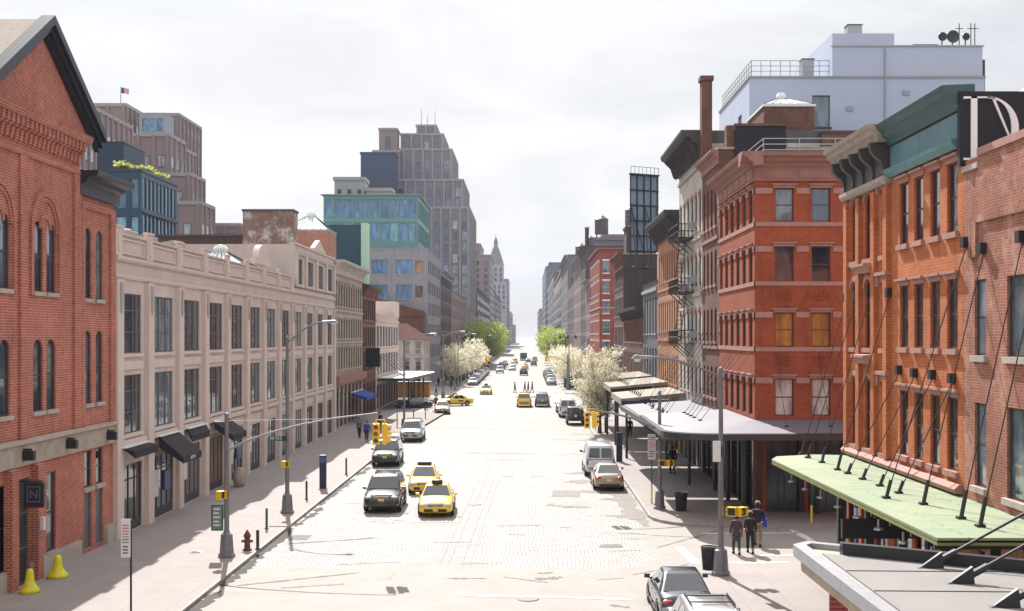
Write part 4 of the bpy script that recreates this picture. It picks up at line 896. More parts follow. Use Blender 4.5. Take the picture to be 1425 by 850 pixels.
# nearest worn pink brick building
b = Bld('worn_brick_building', 'worn pinkish brick building nearest the camera with blue curtained windows', XR, 30, 12, 32.32, 14.05, B_PINK, roof=False)
b.win('R', [31.1], [(8.8, 2.0), (5.35, 2.2)], .78, 'grid1x2x0.05', 0, .35, M_FRAME, G_LIT, M_STONE)
for c in (28.5, 25.2, 21.8, 18.4, 15): b.win('R', [c], [(8.8, 2.0), (5.3, 2.25)], 1.75, 'grid2x1x0.05', 0, .35, M_FRAME, G_LIT, M_STONE)
for c in (30, 26, 22, 18, 14): b.win('R', [c], [(.3, 3.4)], 2.6, 'grid3x2x0.07', 0, .5, M_FRAME, G_DARK, name='shopfront')
b.finish(); F = b.face('R')
mb = MB(); F.box(mb, F.u(31.2), F.W, -.06, .4, 14.053, 14.25); mb.build('coping', M_PINKST, b.root)
mb = MB(); F.box(mb, 0, F.u(31.2)-.002, -.06, .4, 13.75, 13.9); mb.build('coping', M_STONE, b.root)
# recessed blank panel shown by a projecting brick frame
mb = MB(); F.box(mb, F.u(31.75), F.u(31.25), -.08, .02, 11.4, 12.5); F.box(mb, F.u(31.25)+.003, F.W, -.08, .02, 12.3, 12.5); mb.build('brick_frame', B_PINK, b.root)
# orange building with teal cornice
b = Bld('orange_brick_building', 'orange brick building with teal metal cornice and four narrow windows a floor', XR, 30, 32.35, 38.68, 15.6, B_ORANGE, roof=False)
cs = (33.15, 34.55, 36.0, 37.4)
b.win('R', cs, [(12.2, 1.95), (8.95, 1.95), (5.55, 2.05)], .84, 'sash', 0, .42, M_FRAMEBR, G_DARK, M_PINKST, ('slim', M_PINKST))
b.win('R', spread(32.5, 38.5, 3), [(.3, 3.4)], 1.7, 'grid2x2x0.08', 0, .5, M_FRAME, G_DARK, name='shopfront'); b.finish(); F = b.face('R')
mb = MB(); F.prof(mb, -.12, F.W+.08, [(-.3, 15.5), (.12, 15.5), (.2, 15.64), (.36, 15.74), (.42, 15.92), (.54, 16.0), (.6, 16.14), (-.3, 16.18)]); mb.build('cornice', M_TEALDK, b.root)
mb = MB(); F.box(mb, .1, F.W-.25, -.07, .02, 14.72, 15.44); mb.build('frieze', M_TEAL, b.root)
mb = MB(); F.prof(mb, 0, F.W-.15, [(-.02, 14.45), (.12, 14.45), (.26, 14.6), (.28, 14.718), (-.02, 14.718)]); mb.build('frieze_ledge', M_TEAL, b.root)
mb = MB(); F.prof(mb, 0, F.W, [(-.02, 5.0), (.2, 5.0), (.24, 5.12), (.1, 5.25), (-.02, 5.25)]); mb.build('string_course', M_PINKST, b.root)
# black sign wall with the letter
mb = MB(); mb.box(XR-.16, 30, 32.16, 32.33, 13.93, 15.95); sp = mb.build('sign_panel', M_BLACKW, b.root)
def letter_D(x, z, h, w, y):
    mb = MB(); t = .02; y0 = y-.05; y1 = y
    def q(pts): n = len(pts); mb.add([(px, y0, pz) for px, pz in pts]+[(px, y1, pz) for px, pz in pts], [tuple(range(n)), tuple(range(2*n-1, n-1, -1))]+[(i, (i+1) % n, n+(i+1) % n, n+i) for i in range(n)])
    q([(x+w*.13, z), (x+w*.24, z), (x+w*.24, z+h), (x+w*.13, z+h)])
    q([(x, z), (x+w*.36, z), (x+w*.36, z+.02*h), (x, z+.035*h)]); q([(x, z+h*.965), (x+w*.5, z+h*.98), (x+w*.5, z+h), (x, z+h)])
    n = 26
    for i in range(n):
        a0 = -math.pi/2+math.pi*i/n; a1 = -math.pi/2+math.pi*(i+1)/n
        def P(a): 
            c = math.cos(a); th = .02+.11*c**1.2 if c > 0 else .02
            return (x+w*.42+w*.56*c, z+h/2+h/2*math.sin(a)), (x+w*.42+w*(.56-th)*c, z+h/2+(h/2-.028*h)*math.sin(a))
        (o0, i0), (o1, i1) = P(a0), P(a1); q([i0, o0, o1, i1])
    q([(x+w*.24, z), (x+w*.42, z), (x+w*.42, z+.028*h), (x+w*.24, z+.028*h)])
    q([(x+w*.5, z+h*.985), (x+w*.545, z+h*.985), (x+w*.86, z+h*.3), (x+w*.83, z+h*.3)])
    return mb
mbd = letter_D(11.84, 14.08, 1.72, 1.52, 32.158); mbd.build('painted_letter', M_LETTER, sp)
# ornate orange building, dark bracketed cornice
b = Bld('ornate_brick_building', 'ornate orange brick building with flaking bracketed cornice at the cross street corner', XR, 28, 38.7, 44.1, 15.0, B_ORANGE, roof=False)
b.win('R', [39.35], [(12.0, 2.2), (8.9, 2.2), (5.4, 2.4)], .8, 'sash', 0, .3, M_FRAMEBR, G_LIT, M_PINKST, HD)
b.win('R', [41.3, 43.05], [(12.0, 2.3), (8.9, 2.4), (5.4, 2.5)], .85, 'sash', .3, .4, M_FRAMEBR, G_DARK, M_PINKST, ('arch', M_PINKST))
b.win('R', spread(39, 44, 3), [(.3, 3.4)], 1.4, 'grid2x2x0.08', 0, .5, M_FRAME, G_DARK, name='shopfront'); b.finish(); F = b.face('R')
for yc in (40.35, 42.2, 43.8, 38.95):
    mb = MB(); F.box(mb, max(F.u(yc)-.2, 0.003), min(F.u(yc)+.2, F.W-.003), -.16, .02, 5.3, 14.2); mb.build('pilaster', B_ORANGE, b.root)
for yc in (41.3,):
    for z in (8.35, 11.5): 
        mb = MB(); F.prof(mb, F.u(42.1), F.u(40.5), [(-.02, z), (.22, z), (.3, z+.15), (.42, z+.22), (.42, z+.3), (-.02, z+.34)]); mb.build('window_shelf', M_PINKST, b.root)
mb = MB(); F.prof(mb, -.05, F.W+.1, [(-.02, 14.3), (.2, 14.3), (.28, 14.42), (.28, 14.55), (-.02, 14.55)]); mb.build('architrave', M_CORN, b.root)
mb = MB(); F.box(mb, 0, F.W, -.16, .02, 14.552, 15.7); mb.build('frieze', M_CORNDK, b.root)
mb = MB(); F.prof(mb, -.1, F.W+.25, [(-.1, 15.65), (.52, 15.65), (.58, 15.8), (.7, 15.86), (.74, 16.0), (.84, 16.05), (.88, 16.18), (-.1, 16.24)]); mb.build('cornice', M_CORN, b.root)
for i in range(5):
    mb = MB(); u = .35+i*(F.W-.6)/4
    F.prof(mb, u-.13, u+.13, [(.16, 14.56), (.24, 14.58), (.22, 14.8), (.3, 15.05), (.5, 15.2), (.62, 15.35), (.68, 15.64), (.16, 15.64)]); mb.build('bracket', M_CORNDK, b.root)
mb = MB(); F.prof(mb, 0, F.W, [(-.02, 5.0), (.2, 5.0), (.24, 5.12), (.1, 5.25), (-.02, 5.25)]); mb.build('string_course', M_PINKST, b.root)
# wall behind the near parapets on the south side, pale slanted roof parts
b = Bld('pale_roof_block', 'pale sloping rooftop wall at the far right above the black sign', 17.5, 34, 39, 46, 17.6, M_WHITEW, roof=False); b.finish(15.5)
mb = MB(); mb.hexa([(17.4, 38.9, 17.6), (34, 38.9, 17.6), (34, 46, 17.6), (17.4, 46, 17.6), (20.5, 38.9, 19.8), (34, 38.9, 22.5), (34, 46, 22.5), (20.5, 46, 19.8)]); mb.build('sloped_roof', M_WHITEW, b.root)
# corner building
b = Bld('corner_brick_building', 'deep red corner building with stone bands and brown cornice above the metal canopy', XR, 30, 61.9, 73.5, 17.4, B_CORNER, roof=False)
RW = [(15.3, 1.75), (12.15, 1.85), (8.75, 1.8), (5.15, 1.95)]
for k, (z, h) in enumerate(RW): b.win('S', [13.45, 15.37, 17.9, 20.4, 22.9, 25.4, 27.9], [(z, h)], .98, 'sash', 0, .22, M_FRAMEBR, [G_BLUE, G_BLUE, G_WARM, G_LIT][k], None, ('slim', M_PINKST))
b.win('R', [63.0, 64.9, 66.8, 68.7, 70.6, 72.5], RW, .95, 'sash', 0, .35, M_FRAMEBR, G_DARK, None, ('slim', M_PINKST))
b.win('S', spread(12.4, 30, 8), [(.16, 4.3)], 2.0, 'grid2x3x0.06', 0, .3, M_FRAME, G_TEAL, name='shopfront')
b.win('R', spread(62.2, 73.3, 5), [(.16, 4.3)], 2.0, 'grid2x3x0.06', 0, .3, M_FRAME, G_DARK, name='shopfront')
b.finish()
for c in [12.15+2.2*i for i in range(9)]:
    mb = MB(); Fs = b.face('S'); Fs.box(mb, max(Fs.u(c)-.14, -.04), Fs.u(c)+.14, -.045, .02, .15, 4.55); mb.build('shopfront_pier', M_CHAR, b.root)
for c in [62.05+2.26*i for i in range(6)]:
    mb = MB(); Fs = b.face('R'); Fs.box(mb, max(0.003, Fs.u(c)-.15), min(Fs.W-.003, Fs.u(c)+.15), -.047, .02, .15, 4.55); mb.build('shopfront_pier', M_CHAR, b.root)
for z0 in (16.75, 15.05, 13.72, 11.95, 10.28, 8.52, 6.85):
    hh = .22 if z0 in (15.05, 11.95, 8.52) else .3
    for sd in 'SR':
        F = b.face(sd); segs = [(0, F.W)]
        if hh == .3:   # bands at window-head level run between the openings
            us = sorted([F.u(c) for c in ([13.45, 15.37, 17.9, 20.4, 22.9, 25.4, 27.9] if sd == 'S' else [63.0, 64.9, 66.8, 68.7, 70.6, 72.5])]); hw = .62
            e = [0]+[v for u in us for v in (u-hw, u+hw)]+[F.W]; segs = [(e[i], e[i+1]) for i in range(0, len(e), 2) if e[i+1]-e[i] > .05]
        for u0, u1 in segs: mb = MB(); F.box(mb, u0 if u0 else -.05, u1 if u1 < F.W else u1+(.0 if sd == 'S' else .05), -.05 if sd == 'S' else -.052, .02, z0, z0+hh); mb.build('stone_band', M_PINKST, b.root)
for z in (11.2, 7.8):
    for c in (13.45, 15.37, 17.9, 20.4):
        mb = MB()
        for i in range(3):
            for j in range(5): mb.box(c-.48+j*.2, c-.48+j*.2+.13, 61.86, 61.92, z+i*.19, z+i*.19+.11)
        mb.build('brick_panel', B_CORNER, b.root)
for sd in 'SR':
    F = b.face(sd); mb = MB(); F.box(mb, -.04, F.W+.04, -.09 if sd == 'S' else -.092, .02, 17.41, 18.15); mb.build('frieze', M_BROWNST, b.root)
    mb = MB()
    if sd == 'S': prof = [(-.3, 18.152), (.16, 18.152), (.2, 18.3), (.45, 18.42), (.5, 18.55), (.75, 18.64), (.8, 18.85), (-.3, 18.88)]
    else: prof = [(-.3, 18.15), (.162, 18.15), (.202, 18.302), (.452, 18.422), (.502, 18.552), (.752, 18.642), (.802, 18.853), (-.3, 18.883)]
    F.prof(mb, -.8 if sd == 'S' else -.1, F.W+(.0 if sd == 'S' else .8), prof); mb.build('cornice', M_BROWNST, b.root)
    for i in range(int(F.W/1.9)):
        mb = MB(); u = .3+i*1.9; F.box(mb, u+.1, u+1.75, -.13, -.093, 17.55, 18.0); mb.build('frieze_panel', M_BROWNST, b.root)
mb = MB(); mb.box(XR+.1, 30, 62, 73.4, 18.0, 18.9); mb.build('roof', M_ROOF, b.root)
mb = MB()
for z in (19.15, 19.45, 19.75): mb.tube((12.5, 62.6, z), (30, 62.6, z), .025, n=5); mb.tube((12.5, 62.6, z), (12.5, 73, z), .025, n=5)
for i in range(10): mb.tube((12.5+1.9*i, 62.6, 18.88), (12.5+1.9*i, 62.6, 19.75), .025, n=5)
mb.build('roof_railing', M_GALV, b.root)
# brown building with chimney
b = Bld('brown_brick_building', 'brown brick building with tall chimney rising behind the red corner building', XR, 26, 73.55, 80.4, 20.9, B_BROWN, roofm=M_CONC)
b.win('R', [74.7, 76.3, 77.9, 79.4], [(5.4, 2.0), (9.0, 2.1), (12.6, 2.2), (16.3, 2.6)], .78, 'sash', .2, .3, M_FRAMEBR, G_DARK, M_PINKST)
b.win('R', spread(73.8, 80.2, 3), [(.16, 4.0)], 1.95, 'grid2x2x0.08', 0, .4, M_FRAME, G_DARK, name='shopfront'); b.finish()
b.cornice('R', 20.0, .9, .5, M_BROWNST); b.band('R', 15.4, 15.6, .1, M_BROWNST); b.band('R', 8.5, 8.7, .1, M_BROWNST)
mb = MB(); mb.box(11.75, 12.45, 79.6, 80.5, 21.06, 26.5); mb.box(11.65, 12.55, 79.5, 80.6, 26.5, 26.8); mb.build('chimney', B_BROWN, b.root)
mb = MB(); mb.box(12.95, 16.2, 73.8, 79, 21.06, 21.9); mb.box(12.4, 12.9, 73.6, 74.4, 21.06, 22.4); mb.build('parapet_block', B_BROWN, b.root)
b2_ = Bld('dark_parapet_wall', 'dark brick wall patch above the corner building railing', 12.9, 16.0, 73.3, 73.54, 22.3, M_BLACKW, cat='wall', roofm=B_BROWN); b2_.finish(18.9)
bh = Bld('brick_stair_house', 'brown brick stair house topped by a white skylight behind the corner building', 16.4, 19.9, 82, 88, 25.2, B_BROWN, roofm=M_WHITE); bh.finish(18)
skylight('roof_skylight', 'low white skylight on the brown brick stair house', 18.15, 84.6, 25.36, 3.1, 4.5, .7, base=.1)
wl_ = Bld('brick_parapet', 'low dark brick parapet between stair house and white building', 19.92, 34, 80, 82, 23.0, B_BROWN, cat='wall', roofm=B_DARK); wl_.finish(15)
# whitish stone tenement with fire escape
b = Bld('stone_tenement', 'grimy white stone tenement with iron fire escape and heavy dark cornice', XR, 27, 80.45, 92.6, 22.4, M_WHITEST, roof=False)
b.win('R', [81.5, 83.4, 85.3, 87.4, 89.4, 91.4], [(5.3, 2.1), (9.0, 2.2), (12.8, 2.3), (16.7, 2.6)], .95, 'sash', .25, .35, M_FRAME, G_BLUE, M_STONE, ('arch', M_PINKST))
b.win('R', spread(80.7, 92.4, 5), [(.16, 4.0)], 2.1, 'grid2x2x0.08', 0, .4, M_FRAME, G_DARK, name='shopfront'); b.finish()
b.cornice('R', 21.6, 1.7, 1.45, M_CORNDK, 14, e0=.1, e1=.1); b.band('R', 20.9, 21.1, .15, M_STONE); b.band('R', 12.1, 12.35, .15, M_STONE); b.band('R', 16.0, 16.2, .15, M_STONE)
mb = MB(); mb.box(XR+.02, 27, 80.46, 92.6, 22.4, 23.28); mb.build('roof', M_ROOF, b.root)
fe = thing('fire_escape', 'black iron fire escape with platforms and ladders on the stone tenement', 'fire escape', (XR, 87, 8.6))
for k, z in enumerate((8.75, 12.45, 16.3)):
    mb = MB(); y0, y1, x1 = 84.2, 89.8, XR-1.15
    mb.box(x1, XR-.02, y0, y1, z, z+.06)
    for zz in (z+.5, z+1.0): mb.path([(XR, y0, zz), (x1, y0, zz), (x1, y1, zz), (XR, y1, zz)], .03, 4)
    for i in range(19): yy = y0+(y1-y0)*i/18; mb.tube((x1, yy, z), (x1, yy, z+1.0), .016, n=4)
    for i in range(5): xx = x1+i*.28; mb.tube((xx, y0, z), (xx, y0, z+1), .016, n=4); mb.tube((xx, y1, z), (xx, y1, z+1), .016, n=4)
    for yy in (y0+.4, (y0+y1)/2, y1-.4): mb.tube((x1+.1, yy, z), (XR, yy, z-.95), .035, n=4)
    mb.build('platform', M_BLACK, fe)
    if k:
        mb = MB()
        for s2 in (0, .45): mb.tube((XR-.9+s2, 85.2, z), (XR-.9+s2, 88.6, z-3.6), .03, n=4)
        for i in range(12): t_ = (i+.5)/12; mb.tube((XR-.9, 85.2+3.4*t_, z-3.6*t_), (XR-.45, 85.2+3.4*t_, z-3.6*t_), .02, n=4)
        mb.build('ladder', M_BLACK, fe)
for i, (y, z) in enumerate(((83.4, 18.1), (83.4, 14.3), (87.4, 13.9), (83.4, 10.4))):
    t = thing('air_conditioner', ['topmost window air conditioner on the stone tenement', 'window air conditioner between second and third platform', 'window air conditioner above the middle platform', 'lowest window air conditioner on the stone tenement'][i], 'air conditioner', (XR-.3, y, z), 0, 'air conditioners on the stone tenement')
    mb = MB(); mb.box(XR-.55, XR+.1, y-.35, y+.35, z-1.2, z-.75); mb.build('casing', M_GALV, t, bevel=.02)
    mb = MB(); mb.box(XR-.57, XR-.552, y-.28, y+.28, z-1.14, z-.82); mb.build('grille', M_CHAR, t)
# orange brick row building
b = Bld('orange_row_building', 'long orange brown row building with dark bracketed cornice past the tenement', XR, 26, 92.65, 107.5, 18.2, B_TAN, roof=False)
b.win('R', spread(93.2, 107.2, 9), [(5.4, 2.2), (9.8, 2.4), (14.0, 2.3)], .8, 'sash', .15, .3, M_FRAMEBR, G_DARK, M_PINKST, ('flat', M_PINKST))
b.win('R', spread(93, 107.2, 5), [(.3, 3.3)], 1.9, 'grid2x2x0.08', 0, .4, M_FRAME, G_DARK, name='shopfront')
b.finish(); b.cornice('R', 17.6, 1.6, 1.2, M_CORNDK, 18, e0=.2, e1=.1); b.band('R', 13.2, 13.4, .1, M_PINKST); b.band('R', 8.9, 9.1, .1, M_PINKST)
mb = MB(); mb.box(XR+.02, 26, 92.66, 107.5, 18.2, 19.18); mb.build('roof', M_ROOF, b.root)
# grey building
b = Bld('grey_row_building', 'slate grey painted building with tall windows in the right hand row', XR, 26, 107.55, 121, 14.3, mat('slate_paint', (.13, .135, .155), .75, var=.15), roofm=M_CHAR)
b.win('R', spread(108, 120.6, 5), [(5.2, 3.0), (9.6, 3.4)], 1.3, 'sash', 0, .3, M_FRAMEG, G_BLUE, M_STONE)
b.win('R', spread(108, 120.6, 4), [(.3, 3.3)], 2.2, 'grid2x2x0.08', 0, .4, M_FRAME, G_DARK, name='shopfront'); b.finish(); b.band('R', 13.5, 13.8, .2, M_GREYBLD)
b = Bld('grey_penthouse', 'grey set back penthouse with bright edge on the slate grey building', 13.2, 24, 114, 120, 17.6, M_GREYBLD, roofm=M_WHITE); b.finish(14.46)
# brown low building
b = Bld('brown_row_building', 'low brown brick building with dark cornice before the chimney block', XR, 26, 121.05, 146, 12.0, B_BROWN, roofm=M_ROOF)
b.win('R', spread(121.4, 145.7, 12), [(4.9, 2.6), (8.7, 2.2)], .95, 'sash', 0, .3, M_FRAMEBR, G_DARK, M_PINKST)
b.win('R', spread(121.4, 145.7, 7), [(.3, 3.3)], 2.2, 'grid2x2x0.08', 0, .4, M_FRAME, G_DARK, name='shopfront'); b.finish(); b.cornice('R', 11.2, 1.2, .9, M_CORNDK, 20)
b = Bld('chimney_block', 'tall dark brick block with blank side wall and stepped chimney tower', XR, 26, 146.05, 161, 19.4, B_DARK, roofm=M_CONC)
b.win('R', spread(146.5, 160.6, 6), [(4.5, 2.3), (8.2, 2.3), (11.9, 2.3), (15.5, 2.3)], 1.1, 'sash', 0, .3, M_FRAMEBR, G_DARK, M_PINKST, ('flat', M_PINKST)); b.finish()
b.cornice('R', 18.7, 1.0, .7, B_BROWN); 
mb = MB(); mb.box(12.3, 16.2, 146.2, 150, 19.57, 22.6); mb.box(12.15, 16.35, 146.05, 150.15, 22.6, 22.9); mb.build('chimney_tower', B_DARK, b.root)
# rooftop water tank & steel billboard
M_WOODT = mat('tank_wood', (.16, .145, .15), .85, var=.3, scale=2)
def water_tank(label, x, y, z, r=1.4, h=2.8, leg=1.5, m=None):
    t = thing('water_tank', label, 'water tank', (x, y, z), 0, None)
    mb = MB(); mb.lathe([(0, 0), (r, 0), (r*.96, h), (0, h)], (x, y, z+leg), 18); mb.build('tank', m or M_WOODT, t)
    mb = MB(); mb.lathe([(r*1.08, h), (.1, h+r*.7), (0, h+r*.75)], (x, y, z+leg), 18); mb.build('cap', M_CHAR, t)
    for i in range(3): mb = MB(); mb.lathe([(r*1.0, h*(.2+.3*i)), (r*1.03, h*(.2+.3*i)+.03), (r*1.0, h*(.2+.3*i)+.08)], (x, y, z+leg), 18); mb.build('hoop', M_CHAR, t)
    for sx_ in (-1, 1):
        for sy in (-1, 1): mb = MB(); mb.tube((x+sx_*r*.75, y+sy*r*.75, z), (x+sx_*r*.65, y+sy*r*.65, z+leg), .1, n=5); mb.build('leg', M_CHAR, t)
    return t
water_tank('small grey water tank on the chimney tower beside the billboard', 12.9, 148.2, 22.9, .62, 1.9, .3)
t = thing('billboard_frame', 'tall dark steel billboard frame seen from behind on the brown roof', 'billboard', (13.9, 140, 12.2))
def bb(u, z, d=0): return (12.25+u*.97, 140+u*.5+d, z)
mb = MB()
for z0, z1, u0, u1 in ((19.4, 28.4, 0, 3.5),):
    p = [bb(u0, z0), bb(u1, z0), bb(u1, z0, .12), bb(u0, z0, .12), bb(u0, z1), bb(u1, z1), bb(u1, z1, .12), bb(u0, z1, .12)]; mb.hexa(p)
mb.build('board', mat('billboard_back', (.16, .20, .26), .6, var=.15, scale=1), t)
mb = MB()
for i in range(5): mb.tube(bb(3.5*i/4, 12.1, -.1), bb(3.5*i/4, 28.5, -.1), .09, n=4)
mb.build('uprights', M_DKGREEN, t)
mb = MB()
for z in (17.4, 19.4, 21.2, 23, 24.8, 26.6, 28.4): mb.tube(bb(-.1, z, -.18), bb(3.6, z, -.18), .09, n=4)
mb.build('crossbars', M_DKGREEN, t)
mb = MB()
for u in (.2, 1.8, 3.4): mb.tube(bb(u, 24.5, -.15), bb(u+.3, 17.5, -2.3), .08, n=4); mb.tube(bb(u+.3, 17.5, -2.3), bb(u+.3, 12.1, -2.5), .08, n=4); mb.tube(bb(u, 17.5, -.15), bb(u+.3, 17.5, -2.3), .06, n=4)
for a, c in ((0, 1.7), (1.8, 3.5)): mb.tube(bb(a, 13, -.12), bb(c, 17.4, -.12), .06, n=4); mb.tube(bb(c, 19.4, -.25), bb(a, 24.8, -.25), .06, n=4)
mb.build('braces', M_DKGREEN, t)
mb = MB()
for i in range(8): mb.tube(bb(3.5*i/7, 28.5, -.7), bb(3.5*i/7, 29.3, -.7), .03, n=4)
mb.tube(bb(0, 29.3, -.7), bb(3.6, 29.3, -.7), .03, n=4); mb.hexa([bb(-.2, 28.42, -.8), bb(3.7, 28.42, -.8), bb(3.7, 28.42, .1), bb(-.2, 28.42, .1), bb(-.2, 28.5, -.8), bb(3.7, 28.5, -.8), bb(3.7, 28.5, .1), bb(-.2, 28.5, .1)]); mb.build('catwalk', M_DKGREEN, t)
# across the avenue
b = Bld('plain_red_building', 'plain red apartment building with white window surrounds across the avenue', XR, 26, 194, 223, 23.6, B_RED2, roofm=M_BROWNST, cop=.4)
b.win('S', [13.0, 16, 19, 22], [(3.2+3.3*i, 2.0) for i in range(6)], 1.05, 'sash', 0, .2, M_FRAMEW, G_LIT, M_WHITE, ('flat', M_WHITE))
b.win('R', spread(194.6, 222.4, 8), [(3.2+3.3*i, 2.0) for i in range(6)], 1.1, 'sash', 0, .2, M_FRAMEW, G_DARK, M_WHITE, ('flat', M_WHITE)); b.finish()
b.band('S', 13.9, 14.1, .08, M_STONE); b.band('R', 13.9, 14.1, .08, M_STONE)
def row(name, label, y0, y1, H, m, n, x0=XR, gl=None, step=3.4, corn=None, w=1.2):
    b = Bld(name, label, x0, 30, y0, y1, H, m, roofm=M_ROOF)
    b.win('R', spread(y0+.6, y1-.6, n), [(4.0+step*i, 2.0) for i in range(int((H-5)/step))], w, 'sash', 0, .2, M_FRAME, gl or G_BLUE, M_STONE)
    b.win('S', spread(x0+.8, x0+5, 2), [(4.0+step*i, 2.0) for i in range(int((H-5)/step))], w, 'sash', 0, .2, M_FRAME, gl or G_BLUE); b.finish()
    if corn: b.cornice('R', H-1, 1.1, 1.0, corn)
    return b
row('tan_tenement', 'tan tenement directly past the plain red apartment building', 223.3, 240, 20, M_TOWERB, 5, corn=M_TRIMPALE)
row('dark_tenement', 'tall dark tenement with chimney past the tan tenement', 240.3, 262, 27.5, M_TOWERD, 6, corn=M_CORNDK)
row('brown_tenement', 'brown tenement with fire escapes in mid distance on the south side', 262.3, 300, 27, M_TOWERB, 9, corn=M_TRIMPALE)
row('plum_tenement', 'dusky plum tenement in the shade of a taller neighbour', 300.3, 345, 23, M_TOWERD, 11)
row('grey_tenement', 'grey mid distance apartment block with roof tanks', 345.3, 410, 33, M_TOWERG, 12, corn=M_TRIMPALE)
tower('set_back_block', 'set back brown block rising over the tan tenement', [(15, 30, 262, 292, 0, 30.5), (17, 27, 266, 286, 30.5, 31.5)], M_TOWER, sx=3, sz=3.6, sides=('S', 'R'), zmin=22, mx=60)
tower('distant_loft_block', 'distant brown loft block with dark windows on the south side', [(XR, 34, 411, 520, 0, 31), (14, 34, 420, 500, 31, 36)], M_TOWERB, sx=4, sz=3.8, sides=('S', 'R'), zmin=8, mx=100)
tower('distant_grey_block', 'distant grey block stepping down toward the end of the street', [(XR, 36, 522, 690, 0, 37)], M_TOWERG, sx=4, sz=3.8, sides=('S', 'R'), zmin=8, mx=80)
tower('distant_tall_slab', 'tallest pale blue grey slab near the vanishing point on the south side', [(XR-.5, 36, 700, 860, 0, 50), (XR+1.5, 36, 710, 850, 50, 53)], M_TOWERG, sx=5, sz=4, sides=('S', 'R'), zmin=8, mx=60)
tower('vanishing_block', 'last small block on the south side of the street', [(XR-1, 36, 1000, 1200, 0, 32)], M_TOWER, sx=6, sz=4, sides=('S', 'R'), zmin=8, mx=30)
water_tank('dark square water tank on the tall skyline block above the red building', 17.4, 276, 32.2, 1.6, 3.4, .9, M_TOWERD)
water_tank('round water tank on the dark tenement roof', 13.6, 254, 27.7, .9, 1.9, .7)
water_tank('small round water tank over the distant loft block', 20, 440, 36.7, 2.0, 4, 2)
t = thing('roof_chimney', 'slim square chimney beside the round water tank', 'chimney', (12.7, 250, 27.7)); mb = MB(); mb.box(12.3, 13.1, 249.4, 250.6, 27.7, 32); mb.build('shaft', B_DARK, t); mb = MB(); mb.box(12.2, 13.2, 249.2, 250.8, 32.003, 32.3); mb.build('cap', M_CONC, t)
# white building behind
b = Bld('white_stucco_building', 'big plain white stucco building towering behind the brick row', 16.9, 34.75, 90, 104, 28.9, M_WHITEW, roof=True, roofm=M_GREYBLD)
b.win('S', [22.35], [(25.2, 2.4)], 1.35, 'grid1x1x0.08', 0, .25, M_CHAR, G_LIT, M_CHAR); b.win('R', [94, 98.5, 102], [(23.6, 3.2)], 1.6, 'grid2x1x0.08', 0, .3, M_FRAMEG, G_LIT, M_STONE); b.finish(10)
mb = MB(); mb.box(23.2, 34.6, 90.01, 103, 29.07, 31.3); mb.box(23.2, 27.9, 90.005, 103, 31.3, 32.3); mb.build('upper_block', M_WHITEW, b.root)
mb = MB()
for z in (29.5, 29.9, 30.3):
    mb.tube((17.1, 90.3, z), (23.1, 90.3, z), .03, n=4); mb.tube((17.1, 90.3, z), (17.1, 103.8, z), .03, n=4)
for i in range(9): mb.tube((17.1+.74*i, 90.3, 29.05), (17.1+.74*i, 90.3, 30.3), .03, n=4)
for i in range(14): mb.tube((17.1, 90.3+1*i, 29.05), (17.1, 90.3+1*i, 30.3), .03, n=4)
mb.build('roof_railing', M_GALV, b.root)
for i, (x, z, w_, h_, lb) in enumerate(((25.2, 32.3, 1.1, .9, 'small vent box on the highest part of the white building'), (30.6, 31.3, 1.8, .35, 'flat roof hatch on the white building'), (21.6, 29.07, .9, 1.5, 'tall pale machine beside the white rooftop block'))):
    t = thing('roof_unit', lb, 'roof unit', (x, 91.5, z)); mb = MB(); mb.box(x-w_/2, x+w_/2, 91, 92, z, z+h_); mb.build('casing', M_GALV, t, bevel=.03); mb = MB(); mb.box(x-w_/2-.05, x+w_/2+.05, 90.95, 92.05, z+h_+.002, z+h_+.06); mb.build('lid', M_CHAR, t)
t = thing('antenna_cluster', 'cluster of satellite dishes and antennas at the end of the white roof', 'antennas', (33.5, 91, 31.3))
for i, (x, r_) in enumerate(((31.9, .35), (32.7, .5), (33.7, .3))):
    mb = MB(); mb.lathe([(0, .12), (r_*.5, .09), (r_, -.06), (r_*.97, -.09), (r_*.5, .05), (0, .08)], (x, 91, 32.3), 14, 'Y'); mb.build('dish', M_CHAR, t); mb = MB(); mb.tube((x, 91.1, 31.3), (x, 91.1, 32.3), .05, n=5); mb.build('mount', M_CHAR, t)
for x in (34.2, 33.3, 34.5): mb = MB(); mb.tube((x, 91.3, 31.3), (x, 91.3, 33.4), .04, n=4); mb.tube((x-.3, 91.3, 33), (x+.3, 91.3, 33), .03, n=4); mb.build('antenna', M_CHAR, t)
mb = MB(); mb.box(34.62, 35.1, 90.8, 91.6, 25.5, 30.5); mb.build('cable_box', M_CHAR, t)
for i, (x, z) in enumerate(((24.5, 26.4), (28.8, 27.6), (31.6, 25.9))):
    mb = MB(); mb.box(x-.28, x+.28, 89.94, 90.02, z, z+.4); [mb.box(x-.25, x+.25, 89.9, 89.945, z+.06+k*.12, z+.1+k*.12) for k in range(3)]; mb.build('wall_vent', M_GALV, b.root)
mb = MB(); mb.tube((27.2, 89.93, 23), (27.2, 89.93, 31.2), .06, n=6); mb.build('drain_pipe', M_GALV, b.root)
mb = MB(); mb.box(23.1, 34.7, 89.92, 90.1, 31.301, 31.4); mb.build('coping', M_GALV, b.root)
